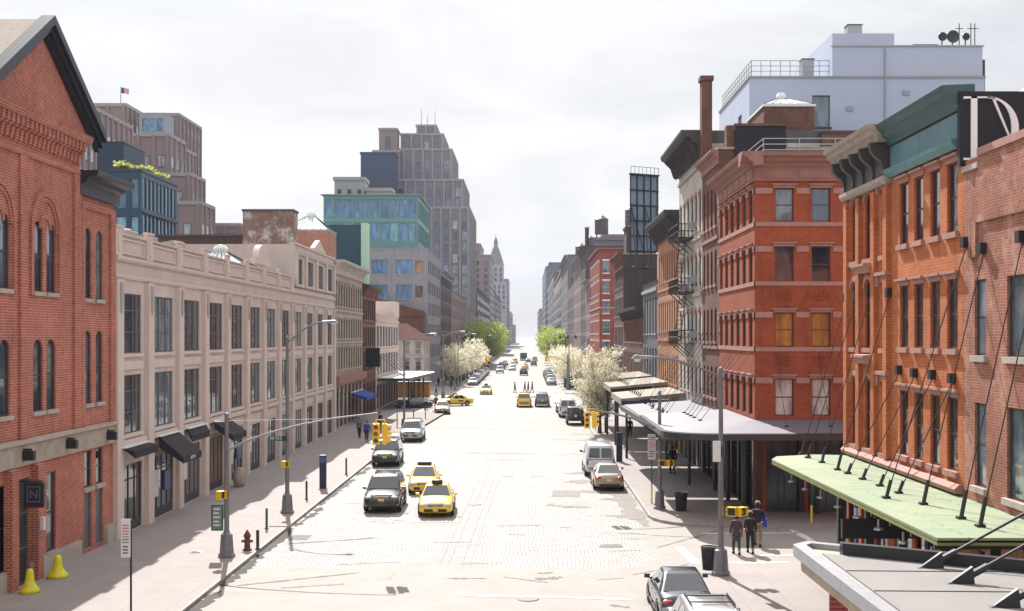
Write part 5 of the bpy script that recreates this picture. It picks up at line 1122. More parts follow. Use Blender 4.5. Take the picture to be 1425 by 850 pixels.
# ================================================================ CANOPIES on the right
def canopy_rods(t, F_x, pts, zt, zc, m=M_BLACK):
    for (y, xc, ztop) in pts:
        mb = MB(); mb.tube((xc, y, zc), (F_x, y, ztop), .016, n=6); rod = mb.build('tie_rod', m, t)
        mb = MB(); mb.tube((xc, y, zc), (xc+.13, y, zc+.42*(ztop-zc)/(F_x-xc)*.33+.06), .05, n=6); mb.build('turnbuckle', m, rod)
        mb = MB(); mb.box(xc-.1, xc+.1, y-.09, y+.09, zc-.03, zc+.06); mb.build('cleat', m, rod)
        bs = .13 if y < 50 else .04; mb = MB(); mb.box(F_x-bs*1.3, F_x+.02, y-bs, y+bs, ztop-bs*1.2, ztop+bs); mb.build('wall_bracket', m, rod)
M_PLANK = None
def plank_mat():
    m, nt, b = base_mat('weathered_green_planks'); b.inputs['Roughness'].default_value = .75
    g = N(nt, 'ShaderNodeNewGeometry').outputs['Position']
    t = N(nt, 'ShaderNodeTexBrick'); nt.links.new(g, t.inputs['Vector']); t.inputs['Scale'].default_value = 1; t.inputs['Brick Width'].default_value = 3.2; t.inputs['Row Height'].default_value = .3; t.inputs['Mortar Size'].default_value = .02
    for i, k in ((1, (.20, .27, .16)), (2, (.28, .33, .20)), (3, (.07, .09, .06))): t.inputs[i].default_value = (*k, 1)
    f = ramp(nt, noise(nt, g, .35, 3), .48, .54); col = mixc(nt, f, t.outputs[0], (.27, .30, .18))
    f = ramp(nt, noise(nt, g, 3, 6), .4, .7); nt.links.new(mixc(nt, f, col, (.21, .26, .165)), b.inputs['Base Color']); bump(nt, b, t.outputs['Fac'], -.4, .02); return m
M_PLANK = plank_mat()
# green plank canopy on the three orange/pink fronts
o1 = [(XR-.02, 43.6), (10.6, 43.9), (9.1, 43.2), (8.72, 42.2), (8.9, 25.7), (XR-.02, 25.7)]
t = thing('plank_canopy', 'green weathered plank canopy hung by rods along the orange brick fronts', 'canopy', (XR, 34, 4.9))
mb = MB(); mb.extrude(o1, 4.83, 4.93); mb.build('deck', M_PLANK, t)
mb = MB(); e = [(10.6, 43.9), (9.1, 43.2), (8.72, 42.2), (8.9, 25.7), (XR-.02, 25.7)]
for i in range(4):
    a = Vector((*e[i], 0)); c = Vector((*e[i+1], 0)); d = (c-a).normalized(); nrm = Vector((d.y, -d.x, 0))*-.06
    mb.hexa([(a.x, a.y, 4.76), (c.x, c.y, 4.76), (c.x+nrm.x, c.y+nrm.y, 4.76), (a.x+nrm.x, a.y+nrm.y, 4.76), (a.x, a.y, 4.87), (c.x, c.y, 4.87), (c.x+nrm.x, c.y+nrm.y, 4.87), (a.x+nrm.x, a.y+nrm.y, 4.87)])
mb.build('edge_beam', mat('olive_edge', (.25, .25, .08), .6, var=.3), t)
for yy in [26.2+i*1.6 for i in range(11)]: mb = MB(); mb.box(9.0, XR-.02, yy-.05, yy+.05, 4.6, 4.82); mb.build('joist', M_CHAR, t)
for yy in [26.5+i*2.0 for i in range(8)]: mb = MB(); mb.tube((9.05, yy, 4.6), (9.05, yy, 4.38), .03, n=5); mb.lathe([(0, 0), (.11, -.03), (.13, -.08), (0, -.05)], (9.05, yy, 4.4), 8); mb.build('lamp', M_GALV, t)
canopy_rods(t, XR, [(44.0, 10.2, 10.75), (42.6, 10.1, 10.8), (41.0, 10.2, 10.8), (38.75, 10.15, 10.75), (37.7, 10.2, 8.25), (36.2, 10.25, 8.2), (34.6, 10.3, 8.2), (33.0, 10.35, 8.15), (32.0, 9.7, 11.85), (30.8, 10.3, 11.6), (28.4, 10.4, 11.7), (27.2, 10.4, 11.7)], 0, 4.93)
# heavy black beam sign under the near end
t2 = thing('loading_beam', 'long black horizontal beam projecting under the plank canopy', 'beam', (10, 34, 3.7))
mb = MB(); mb.box(9.05, 11.85, 34.0, 34.15, 3.5, 4.0); mb.box(9.05, 11.85, 33.95, 34.2, 4.001, 4.05); mb.build('beam', M_BLACK, t2); mb = MB(); mb.tube((9.3, 34.08, 4.05), (9.3, 34.08, 4.6), .04, n=6); mb.tube((11.2, 34.08, 4.05), (11.2, 34.08, 4.6), .04, n=6); mb.build('hanger', M_BLACK, t2)
# columns/grille under canopy seen as dark shopfront bars
for yy in (28, 31.4, 34.8, 38.2, 41.6):
    mb = MB(); mb.box(10.9, 11.15, yy-.12, yy+.12, .15, 4.6); o = mb.build('canopy_post', M_CHAR, t)
# nearest grey canopy
M_CANROOF = mat('grey_felt_canopy', (.22, .205, .20), .8, var=.12, scale=.9, bmp=.05)
t = thing('grey_canopy', 'big pale grey flat canopy in the near corner with metal edge', 'canopy', (9, 20, 4.5))
oc = [(6.15, 26.6), (6.45, 26.95), (10.1, 24.5), (XR-.02, 23.3), (XR-.02, 11.5), (6.3, 11.5)]
mb = MB(); mb.extrude(oc, 4.05, 4.5); mb.build('deck', mat('tan_fascia', (.40, .33, .25), .7, var=.2, scale=3), t)
mb = MB(); mb.extrude([(6.0, 26.7), (6.42, 27.15), (10.15, 24.7), (10.15, 24.45), (6.45, 26.85), (6.28, 26.65), (6.42, 11.5), (6.12, 11.5)], 4.36, 4.62); mb.build('metal_edge', M_GALV, t)
mb = MB(); mb.hexa([(6.9, 26.15, 4.5), (11.87, 23.0, 4.5), (11.87, 22.75, 4.5), (6.9, 25.9, 4.5), (6.9, 26.15, 4.78), (11.87, 23.0, 4.78), (11.87, 22.75, 4.78), (6.9, 25.9, 4.78)]); mb.build('upstand', M_BLACK, t)
mb = MB(); mb.extrude([(6.5, 26.1), (6.9, 25.88), (11.85, 22.7), (11.85, 11.6), (6.5, 11.6)], 4.503, 4.53); mb.build('roof_sheet', M_CANROOF, t)
mb = MB()
for yy in (24.1, 22.2, 20.3, 18.4, 16.5): mb.tube((6.5, yy, 4.535), (11.85, yy-.2, 4.535), .012, n=4)
mb.build('seam_row', M_CHAR, t)
for (y, xc) in ((24.45, 8.35), (22.9, 8.4), (20.9, 8.45), (18.6, 8.45), (16, 8.45)):
    mb = MB(); mb.tube((xc+.15, y, 4.68), (XR, y, 6.55), .032, n=8); rod = mb.build('tie_rod', M_BLACK, t)
    mb = MB(); mb.hexa([(xc-.32, y-.1, 4.53), (xc+.22, y-.1, 4.53), (xc+.22, y+.1, 4.53), (xc-.32, y+.1, 4.53), (xc-.22, y-.03, 4.56), (xc+.2, y-.05, 4.86), (xc+.2, y+.05, 4.86), (xc-.22, y+.03, 4.56)]); mb.build('cleat', M_BLACK, rod)
    mb = MB(); mb.tube((xc+.18, y, 4.69), (xc+.5, y, 4.69+.17), .075, n=8); mb.build('turnbuckle', M_BLACK, rod)
for yy in (25, 19, 13): mb = MB(); mb.tube((6.9, yy, .15), (6.9, yy, 4.05), .1, n=10); mb.build('post', M_CHAR, t)
# metal canopy wrapping the corner building
M_CANM = mat('zinc_canopy', (.155, .145, .17), .55, .2, var=.15, scale=.5)
def arc(cx, cy, r, a0, a1, n=6): return [(cx+r*math.cos(R(a0+(a1-a0)*i/n)), cy+r*math.sin(R(a0+(a1-a0)*i/n))) for i in range(n+1)]
oc = [(XR-.02, 71.0), (XR-.02, 61.88), (30, 61.88), (30, 56.9)]+arc(9.2, 59.4, 2.5, 270, 180)+[(6.75, 71.0)]
t = thing('metal_canopy', 'grey zinc canopy with rounded corner wrapping the red corner building', 'canopy', (9, 60, 4.6))
mb = MB(); mb.extrude(oc, 4.3, 4.6); mb.build('deck', M_CHAR, t)
mb = MB(); z0, z1 = 4.603, 4.95
n = len(oc); ins = [(XR-.03, 71.0), (XR-.03, 61.87), (30, 61.87), (30, 57.1)]+arc(9.3, 59.5, 2.4, 270, 180)+[(6.95, 71.0)]
hi = [z1, z1, z1]+[z0+.02]*(n-3)
mb.add([(x, y, h_) for (x, y), h_ in zip(ins, hi)], [(1, i, i+1) for i in range(3, n-1)]+[(1, 2, 3), (1, n-1, 0)]); mb.build('roof_sheet', M_CANM, t, fix=False)
for yy in (70, 68.6, 67.2, 65.8, 63.6): mb = MB(); mb.tube((9.3, yy, 4.75), (XR, yy, 8.3), .016, n=5); mb.box(9.2, 9.4, yy-.08, yy+.08, 4.7, 4.85); mb.build('tie_rod', M_BLACK, t)
for xx in (13.0, 15.2, 18, 21): mb = MB(); mb.tube((xx, 59.3, 4.75), (xx, 61.9, 8.4), .016, n=5); mb.box(xx-.08, xx+.08, 59.2, 59.4, 4.7, 4.85); mb.build('tie_rod', M_BLACK, t)
for (x, y) in ((11.2, 61.2), (11.2, 66), (11.2, 70.5), (15, 61.2)): mb = MB(); mb.tube((x, y, .15), (x, y, 4.3), .13, n=10); mb.build('post', M_CHAR, t)
# pale canopy of the brown and stone buildings
t = thing('pale_canopy', 'pale smooth canopy along the brown brick and stone fronts', 'canopy', (9, 85, 4.6))
mb = MB(); mb.extrude([(XR-.02, 86.5), (XR-.02, 71.8), (7.0, 71.8), (6.75, 85.5), (7.4, 86.5)], 4.0, 4.3); mb.build('deck', M_CHAR, t)
mb = MB(); mb.hexa([(7.1, 71.9, 4.303), (XR-.03, 71.9, 4.303), (XR-.03, 86.3, 4.303), (7.1, 86.3, 4.303), (7.1, 71.9, 4.33), (XR-.03, 71.9, 4.65), (XR-.03, 86.3, 4.65), (7.1, 86.3, 4.33)]); mb.build('roof_sheet', mat('pale_felt', (.16, .15, .17), .7, var=.1, scale=.8), t)
canopy_rods(t, XR, [(y, 8.6+.1*math.sin(y), 9.5) for y in (73, 74.8, 76.6, 78.4, 80.2, 82, 83.8, 85.4)], 0, 4.42)
for yy in (73, 85): mb = MB(); mb.tube((10.0, yy, .15), (10.0, yy, 4.0), .1, n=8); mb.build('post', M_CHAR, t)
# shabby timber canopies
for i, (y0, y1, z, lb) in enumerate(((88.5, 98.5, 4.7, 'ragged timber canopy with navy valance beyond the pale canopy'), (99.5, 111, 5.1, 'second weathered timber canopy by the slate grey building'), (112.5, 126, 5.2, 'third timber canopy below the brown row building'))):
    t = thing('timber_canopy', lb, 'canopy', (9, y0, z), 0, 'timber canopies along the south pavement')
    mb = MB(); m1 = mat('weathered_timber', (.30, .27, .21), .85, var=.4, scale=1.2, bmp=.3)
    mb.hexa([(7.1, y0, z-.25), (XR-.03, y0, z+.15), (XR-.03, y1, z+.15), (7.1, y1, z-.25), (7.1, y0, z-.05), (XR-.03, y0, z+.4), (XR-.03, y1, z+.4), (7.1, y1, z-.05)]); mb.build('deck', m1, t)
    mb = MB(); mb.box(7.1, XR-.1, y0-.08, y0-.003, z-.95, z-.22); mb.build('valance', mat('navy_valance', (.03, .03, .14), .7) if i == 0 else M_AWN, t)
    mb = MB(); mb.box(7.02, 7.09, y0, y1, z-.5, z-.03); mb.build('fascia', m1, t)
    canopy_rods(t, XR, [(y0+1+k*(y1-y0-2)/5, 8.5, 9.6) for k in range(6)], 0, z+.05)
    for yy in (y0+.5, y1-.5): mb = MB(); mb.tube((7.5, yy, .15), (7.5, yy, z-.25), .1, n=8); mb.build('post', M_CHAR, t)
# ================================================================ VEHICLES  (front = +Y, origin on the ground under the centre)
P_YEL = paint('taxi_yellow', (.85, .55, .02)); P_BLK = paint('dark_brown_metallic', (.035, .022, .022), .3); P_DARK = paint('near_black_paint', (.018, .02, .024), .2)
P_SILV = paint('silver_paint', (.42, .43, .44), .5); P_WHT = paint('white_vehicle_paint', (.62, .62, .64)); P_TAN = paint('tan_metallic', (.36, .27, .20), .45); P_NAVY = paint('blue_black_paint', (.03, .035, .05), .4)
P_BROWN = paint('brown_red_paint', (.16, .075, .06), .3); P_GREY = paint('grey_paint', (.16, .165, .175), .4)
def interp(pts, y):
    for i in range(len(pts)-1):
        if pts[i][0] <= y <= pts[i+1][0]:
            t = (y-pts[i][0])/(pts[i+1][0]-pts[i][0]); return [a+(b-a)*t for a, b in zip(pts[i][1:], pts[i+1][1:])]
    return list(pts[0][1:] if y < pts[0][0] else pts[-1][1:])
def make_vehicle(kind, label, P, group=None, taxi=False, sign='front', loc=(0, 0, 0)):
    K = dict(
      sedan=dict(L=4.8, W=1.84, H=1.46, wr=.33, wb=(-1.38, 1.42), prof=[(-2.4, .70, .80, .36), (-2.34, .93, .90, .26), (-2.1, 1.0, .96, .2), (-1.6, 1.0, .99, .19), (0, .96, 1, .18), (1.0, .97, 1, .18), (1.6, .90, .985, .19), (2.1, .79, .94, .2), (2.3, .68, .86, .24), (2.4, .5, .74, .32)],
                 cab=[(.90, 1.16, -1.78, .93), (1.2, .72, -1.35, .80), (1.43, .32, -.78, .66), (1.46, .12, -.6, .56)]),
      hatch=dict(L=4.5, W=1.78, H=1.52, wr=.32, wb=(-1.3, 1.4), prof=[(-2.25, .7, .82, .36), (-2.2, 1.0, .9, .26), (-1.9, 1.08, .97, .2), (0, .98, 1, .18), (1.0, .98, 1, .18), (1.6, .90, .98, .19), (2.0, .78, .92, .2), (2.17, .66, .84, .24), (2.25, .5, .72, .32)],
                 cab=[(.92, 1.35, -2.12, .92), (1.22, .85, -1.85, .80), (1.48, .35, -1.35, .66), (1.52, .12, -1.05, .56)]),
      suv=dict(L=4.85, W=1.95, H=1.8, wr=.38, wb=(-1.42, 1.45), prof=[(-2.42, .8, .86, .42), (-2.36, 1.08, .95, .3), (-2.1, 1.14, .98, .26), (0, 1.1, 1, .25), (1.1, 1.1, 1, .25), (1.6, 1.07, .99, .26), (2.15, 1.0, .96, .28), (2.34, .88, .9, .32), (2.42, .6, .8, .4)],
               cab=[(1.05, 1.2, -2.3, .96), (1.4, .82, -2.2, .88), (1.74, .42, -2.02, .76), (1.8, .2, -1.85, .66)]),
      van=dict(L=5.5, W=2.0, H=2.1, wr=.37, wb=(-1.65, 1.75), prof=[(-2.75, .9, .94, .42), (-2.7, 1.2, .98, .34), (-2.4, 1.25, 1, .28), (0, 1.25, 1, .26), (1.6, 1.22, 1, .26), (2.2, 1.1, .97, .28), (2.6, .98, .92, .32), (2.75, .7, .84, .4)],
               cab=[(1.2, 2.0, -2.69, .975), (1.6, 1.62, -2.64, .93), (2.02, 1.22, -2.55, .84), (2.1, 1.0, -2.45, .76)]),
      jeep=dict(L=4.2, W=1.85, H=1.85, wr=.4, wb=(-1.3, 1.35), prof=[(-2.1, .9, .95, .48), (-2.06, 1.12, .98, .42), (-1.8, 1.14, 1, .4), (.6, 1.14, 1, .38), (1.2, 1.12, .93, .38), (1.9, 1.08, .84, .4), (2.08, 1.0, .8, .44), (2.1, .7, .76, .5)],
               cab=[(1.08, .95, -2.02, .97), (1.45, .78, -2.0, .93), (1.8, .58, -1.95, .88), (1.85, .45, -1.88, .82)]))[kind]
    L, W, H = K['L'], K['W'], K['H']; hw = W/2
    t = thing({'sedan': 'sedan', 'hatch': 'hatchback', 'suv': 'sport_utility_vehicle', 'van': 'van', 'jeep': 'off_road_vehicle'}[kind] if not taxi else 'taxi', label, 'taxi' if taxi else ('van' if kind == 'van' else 'car'), (0, 0, 0), 0, group)
    # body loft
    mb = MB(); ys = sorted(set([p[0] for p in K['prof']]+[K['prof'][0][0]+(L)*i/12 for i in range(1, 12)]))
    ring = []
    for y in ys:
        zt, wf, zb = interp(K['prof'], y); w = hw*wf
        half = [(0, zb), (w*.82, zb), (w*.97, zb+.10), (w, zb+(zt-zb)*.45), (w*.985, zt-.16), (w*.93, zt-.045), (w*.6, zt+.005), (0, zt+.02)]
        ring.append([(x, y, z) for x, z in half]+[(-x, y, z) for x, z in half[-2:0:-1]])
    n = len(ring[0]); vs = [v for r_ in ring for v in r_]; fs = []
    for i in range(len(ring)-1):
        for j in range(n): fs.append((i*n+j, i*n+(j+1) % n, (i+1)*n+(j+1) % n, (i+1)*n+j))
    h = n//2
    for base in (0, (len(ring)-1)*n):
        for j in range(h): 
            a, b_, c, d = base+j, base+j+1, base+(n-j-1) % n, base+(n-j) % n
            fs.append((a, b_, c) if j == 0 else ((a, b_, d) if b_ == c else (a, b_, c, d)))
    mb.add(vs, fs); me = mb.mesh('body', P, smooth=True); o = link('tmp', me)
    md = o.modifiers.new('s', 'SUBSURF'); md.levels = 1; md.render_levels = 1
    cut = MB()
    for yw in K['wb']:
        for s in (-1, 1): cut.tube((s*(hw-.30), yw, K['wr']+.01), (s*(hw+.3), yw, K['wr']+.01), K['wr']+.055, n=24)
    co = cut.build('cut', P); bo = o.modifiers.new('b', 'BOOLEAN'); bo.object = co; bo.operation = 'DIFFERENCE'; bo.solver = 'EXACT'
    me = evalmesh(o); bpy.data.objects.remove(co, do_unlink=True); body = link('body', me, t)
    # cabin
    cb = MB(); rings = []
    a_, m_, c__ = K['cab'][0], K['cab'][1], K['cab'][2]; f_ = (m_[0]-a_[0])/(c__[0]-a_[0]); K['cab'][1] = (m_[0], a_[1]+(c__[1]-a_[1])*f_-.012, a_[2]+(c__[2]-a_[2])*f_+.012, a_[3]+(c__[3]-a_[3])*f_-.012)
    for z, yf, yr, wf in K['cab']:
        w = hw*wf*.97; r = .10; pts = []
        for cx, cy, a0 in ((w-r, yf-r, 0), (-w+r, yf-r, 90), (-w+r, yr+r, 180), (w-r, yr+r, 270)):
            pts += [(cx+r*math.cos(R(a0+k*30)), cy+r*math.sin(R(a0+k*30)), z) for k in range(4)]
        rings.append(pts)
    n = 16; vs = [v for q in rings for v in q]; fs = [(i*n+j, i*n+(j+1) % n, (i+1)*n+(j+1) % n, (i+1)*n+j) for i in range(len(rings)-1) for j in range(n)]
    vs.append((0, (K['cab'][-1][1]+K['cab'][-1][2])/2, H+.03)); c_ = len(vs)-1; fs += [((len(rings)-1)*n+j, (len(rings)-1)*n+(j+1) % n, c_) for j in range(n)]
    cb.add(vs, fs); cb.build('roof', P, t, smooth=True)
    # glass: panels on the cabin planes between ring 0 and ring 2
    c0, c2 = K['cab'][0], K['cab'][2]
    def corner(lv, sx, fr): z, yf, yr, wf = K['cab'][lv]; return Vector((sx*hw*wf*.97, yf if fr else yr, z))
    def panel(name, a, b_, c, d, out, fa, fb, z0=.1, z1=.92):
        """a-b bottom edge, d-c top edge"""
        m = MB(); q = []
        for (u, v) in ((fa, z0), (fb, z0), (fb, z1), (fa, z1)):
            q.append(a.lerp(b_, u).lerp(d.lerp(c, u), v))
        nrm = (q[1]-q[0]).cross(q[3]-q[0]).normalized(); nrm = nrm if nrm.dot(Vector(out)) > 0 else -nrm
        m.hexa([tuple(p-nrm*.02) for p in q]+[tuple(p+nrm*.016) for p in q]); return m.build(name, G_CAR, t)
    def lv_corner(sx, fr, lv): return corner(lv, sx, fr)
    FL0, FR0, RL0, RR0 = [corner(0, s, f) for s, f in ((-1, 1), (1, 1), (-1, 0), (1, 0))]
    FL2, FR2, RL2, RR2 = [corner(2, s, f) for s, f in ((-1, 1), (1, 1), (-1, 0), (1, 0))]
    panel('windshield', FL0, FR0, FR2, FL2, (0, 1, .5), .05, .95, .16, .97)
    if kind == 'van': panel('rear_window', RL0, RR0, RR2, RL2, (0, -1, .3), .08, .47, .12, .86); panel('rear_window', RL0, RR0, RR2, RL2, (0, -1, .3), .53, .92, .12, .86)
    else: panel('rear_window', RL0, RR0, RR2, RL2, (0, -1, .5), .07, .93, .16, .94)
    segs = {'sedan': ((.12, .47), (.51, .84)), 'hatch': ((.10, .42), (.46, .80)), 'suv': ((.08, .36), (.39, .66), (.69, .93)), 'van': ((.06, .24),), 'jeep': ((.06, .42), (.46, .93))}[kind]
    for s, F0, R0, R2_, F2 in ((-1, FL0, RL0, RL2, FL2), (1, FR0, RR0, RR2, FR2)):
        for a_, b_ in segs: panel('side_window', F0, R0, R2_, F2, (s, 0, .3), a_, b_, .14, .9)
    # wheels
    for yw in K['wb']:
        for s in (-1, 1):
            r = K['wr']; x = s*(hw-.1); m = MB()
            m.lathe([(r*.62, -.1), (r*.95, -.11), (r, -.07), (r, .07), (r*.95, .11), (r*.62, .1), (r*.6, 0), (r*.62, -.1)], (x, yw, r), 22, 'X'); w_ = m.build('wheel', M_TYRE, t, smooth=True)
            m = MB(); m.lathe([(0, s*.05), (r*.2, s*.055), (r*.22, s*.02), (r*.56, s*.05), (r*.64, s*.1), (r*.64, -s*.05), (0, -s*.05)], (x, yw, r), 20, 'X')
            for k in range(5):
                a = k*2*math.pi/5; m.tube((x+s*.055, yw+.1*r*math.cos(a), r+.1*r*math.sin(a)), (x+s*.075, yw+.6*r*math.cos(a), r+.6*r*math.sin(a)), .035, .05, n=5)
            m.build('rim', M_RIM, w_)
    fy = K['prof'][-1][0]; ry = K['prof'][0][0]
    zh = {'sedan': .66, 'hatch': .68, 'suv': .86, 'van': .86, 'jeep': .88}[kind]
    def ell(name, cx, cy, cz, rx, ry_, rz, m_, par=t):
        m = MB(); k = 8; vs = []; 
        me_ = bmesh.new(); bmesh.ops.create_uvsphere(me_, u_segments=12, v_segments=8, radius=1)
        mm = bpy.data.meshes.new(name); me_.to_mesh(mm); me_.free(); mm.transform(Matrix.Translation((cx, cy, cz)) @ Matrix.Diagonal((rx, ry_, rz, 1))); mm.materials.append(m_)
        mm.polygons.foreach_set('use_smooth', [True]*len(mm.polygons)); return link(name, mm, par)
    for s in (-1, 1):
        ell('headlight', s*hw*.70, fy-.14, zh, .2, .17, .085, M_HLIGHT)
        if kind in ('suv', 'van', 'jeep'): ell('taillight', s*hw*.86, ry+.07, zh+.1, .07, .1, .2, M_TLIGHT)
        else: ell('taillight', s*hw*.70, ry+.10, zh+.14, .2, .13, .08, M_TLIGHT)
        ym = K['cab'][0][1]-.35; xm = s*(hw+.08); zm = K['cab'][0][0]+.12
        m = MB(); m.hexa([(xm-.1, ym-.05, zm-.06), (xm+.1, ym-.05, zm-.06), (xm+.08, ym+.06, zm-.05), (xm-.08, ym+.06, zm-.05), (xm-.1, ym-.05, zm+.08), (xm+.1, ym-.05, zm+.08), (xm+.08, ym+.06, zm+.06), (xm-.08, ym+.06, zm+.06)]); m.tube((s*(hw-.1), ym, zm-.08), (xm, ym, zm-.03), .03, n=5); m.build('mirror', P if kind != 'van' else M_PLAST, t)
        m = MB(); m.box(s*(hw-.01)-.02, s*(hw-.01)+.02, K['wb'][0]+.45, K['wb'][1]-.45, .2 if kind in ('sedan', 'hatch') else .28, .3 if kind in ('sedan', 'hatch') else .4); m.build('side_sill', M_PLAST, t)
        for yy in ((.05, -.85) if kind != 'van' else (.6,)):
            m = MB(); m.box(s*(hw*.992)-.012, s*(hw*.992)+.018, yy-.09, yy+.09, K['cab'][0][0]-.16, K['cab'][0][0]-.125); m.build('door_handle', M_CHROME, t)
    m = MB(); m.box(-hw*.42, hw*.42, fy-.09, fy-.015, zh-.1, zh+.05)
    g_ = m.build('grille', M_PLAST, t)
    m = MB(); [m.box(-hw*.40, hw*.40, fy-.016, fy-.002, zh-.08+i*.05, zh-.065+i*.05) for i in range(3)]; m.build('grille_bars', M_CHROME, g_)
    m = MB(); m.box(-hw*.62, hw*.62, fy-.10, fy-.008, zh-.36, zh-.2); m.build('front_bumper', M_PLAST, t)
    m = MB(); m.box(-hw*.66, hw*.66, ry+.0, ry+.12, zh-.36, zh-.22); m.build('rear_bumper', M_PLAST, t)
    m = MB(); m.box(-.15, .15, fy-.004, fy+.012, zh-.2, zh-.06); m.build('front_plate', M_PLATEY, t)
    m = MB(); m.box(-.15, .15, ry-.015, ry+.02, zh-.08, zh+.07); m.build('rear_plate', M_PLATE, t)
    if kind == 'suv':
        for s in (-1, 1): m = MB(); x = s*hw*.62; m.path([(x, .1, H+.0), (x, -.05, H+.07), (x, -1.6, H+.07), (x, -1.75, H+.0)], .025, 6); m.build('roof_rail', M_CHROME, t)
        for yy in (-.4, -1.2): m = MB(); m.tube((-hw*.62, yy, H+.08), (hw*.62, yy, H+.08), .022, n=6); m.build('roof_bar', M_PLAST, t)
    if kind == 'jeep': m = MB(); m.lathe([(0, -.1), (.36, -.1), (.38, 0), (.36, .1), (0, .1)], (0, ry-.14, 1.0), 20, 'Y'); sw_ = m.build('spare_wheel', M_TYRE, t); m = MB(); m.lathe([(0, -.12), (.2, -.11), (.2, -.1), (0, -.1)], (0, ry-.14, 1.0), 14, 'Y'); m.build('rim', M_RIM, sw_)
    if taxi:
        m = MB()
        if sign == 'front': m.lathe([(0, 0), (.28, .0), (.3, .1), (.24, .22), (0, .24)], (0, .05, H), 14)
        else: m.box(-.42, .42, -.15, .05, H+.02, H+.2)
        m.build('roof_sign', M_PLAST, t, bevel=.02)
        m = MB(); [m.box(s*(hw+.002)-.012, s*(hw+.002)+.012, -.75, -.1, .58, .76) for s in (-1, 1)]
        m.build('door_decal', M_PLAST, t)
    t.location = loc; index_kids(t); return t
random.seed(3)
car_suv = make_vehicle('suv', 'dark brown sport utility vehicle leading the oncoming lane beside two taxis', P_BLK, loc=(-7.65, 64.3, .03)); car_suv.rotation_euler[2] = R(180+1)
car_taxi = make_vehicle('sedan', 'yellow taxi sedan with black roof dome, foremost of the oncoming cars', P_YEL, taxi=True, loc=(-4.75, 62.9, .03)); car_taxi.rotation_euler[2] = R(180+2)
car_hatch = make_vehicle('hatch', 'yellow hatchback taxi with a flat roof sign behind the dark brown car', P_YEL, taxi=True, sign='bar', loc=(-6.15, 71.4, .03)); car_hatch.rotation_euler[2] = R(180+3)
car_lexus = make_vehicle('sedan', 'blue black sedan seen from behind at the near kerb by the tall lamp', P_NAVY, loc=(5.15, 40.1, .03))
car_van = make_vehicle('van', 'white van with two rear windows parked ahead of the tan sedan', P_WHT, loc=(4.85, 80.6, .03))
car_jeep = make_vehicle('jeep', 'black off road vehicle with a spare wheel parked behind a white van', P_DARK, loc=(5.1, 125.9, .03))
VT = bpy.data.objects
def park(src, x, y, rot, label, P=None, group=None):
    sw = {'body': P, 'roof': P, 'mirror': P} if P else None
    o = dup(src, (x, y, .03), R(rot), label, group, sw); 
    if 'group' in o and not group: del o['group']
    return o
park(car_suv, 5.15, 34.2, 0, 'silver sport utility vehicle with roof bars at the very bottom of the view', P_SILV)
park(car_suv, -10.1, 86.3, 181, 'black sport utility vehicle beneath the hanging traffic light', P_DARK)
park(car_suv, -10.2, 106.2, 180, 'silver sport utility vehicle facing the camera beyond the black one', P_SILV)
park(car_lexus, 4.95, 73.3, 0, 'tan sedan parked at the kerb behind the white van', P_TAN)
park(car_lexus, -10.2, 143.2, 184, 'tan brown sedan stopped beside the paved island', P_TAN)
park(car_taxi, -9.6, 159, 118, 'yellow taxi turning across the far crossing, seen from its side', None)
park(car_lexus, -14.5, 152, 100, 'small black sedan waiting behind the tan brown sedan', P_DARK)
park(car_taxi, -6.55, 191, 180, 'lone yellow taxi approaching just before the far crosswalk', None)
park(car_suv, -.35, 157.5, 0, 'tall yellow taxi driving away in the middle of the road', P_YEL)
park(car_suv, 2.05, 158, 0, 'dark grey sport utility vehicle driving away beside the tall yellow taxi', P_GREY)
park(car_van, 4.7, 137.8, 0, 'white and grey van parked in front of the black off road vehicle', P_WHT)
park(car_lexus, 4.5, 145.5, 0, 'grey sedan parked ahead of the far white van', P_GREY)
park(car_suv, -.7, 283, 0, 'dark sport utility vehicle driving away beyond the far crosswalk', P_DARK)
park(car_hatch, -.4, 338, 0, 'small yellow taxi driving away far down the road', None)
park(car_taxi, -13.0, 352, 110, 'tiny yellow taxi turning sideways in the far left lane', None)
random.seed(8)
parkl = ['silver', 'dark', 'white', 'grey', 'tan', 'silver', 'black', 'white', 'brown', 'silver', 'grey', 'white']; pm = dict(silver=P_SILV, dark=P_NAVY, white=P_WHT, grey=P_GREY, tan=P_TAN, black=P_DARK, brown=P_BROWN)
for i in range(12):
    src = (car_lexus, car_suv, car_hatch, car_lexus)[i % 4]
    o = park(car_lexus if src is car_hatch else src, -10.25, 226+i*6.4, 180, f"{parkl[i]} parked car {['nearest the crosswalk', 'second from the crosswalk', 'third from the crosswalk', 'fourth from the crosswalk', 'fifth from the crosswalk', 'sixth from the crosswalk', 'by the first blossom trunk', 'between blossom trunks', 'under the deepest blossom', 'past the blossom', 'before the green tree', 'last before the green tree'][i]} on the north kerb", pm[parkl[i]], 'cars parked along the north kerb')
for i in range(9):
    c = ['silver', 'white', 'black', 'grey', 'silver', 'dark', 'white', 'tan', 'black'][i]
    park((car_lexus, car_suv)[i % 2], 4.75, 227+i*6.6, 0, f"{c} parked car {['first', 'second', 'third', 'fourth', 'fifth', 'sixth', 'seventh', 'eighth', 'ninth'][i]} beyond the crossing on the south kerb", pm[c], 'cars parked along the south kerb')
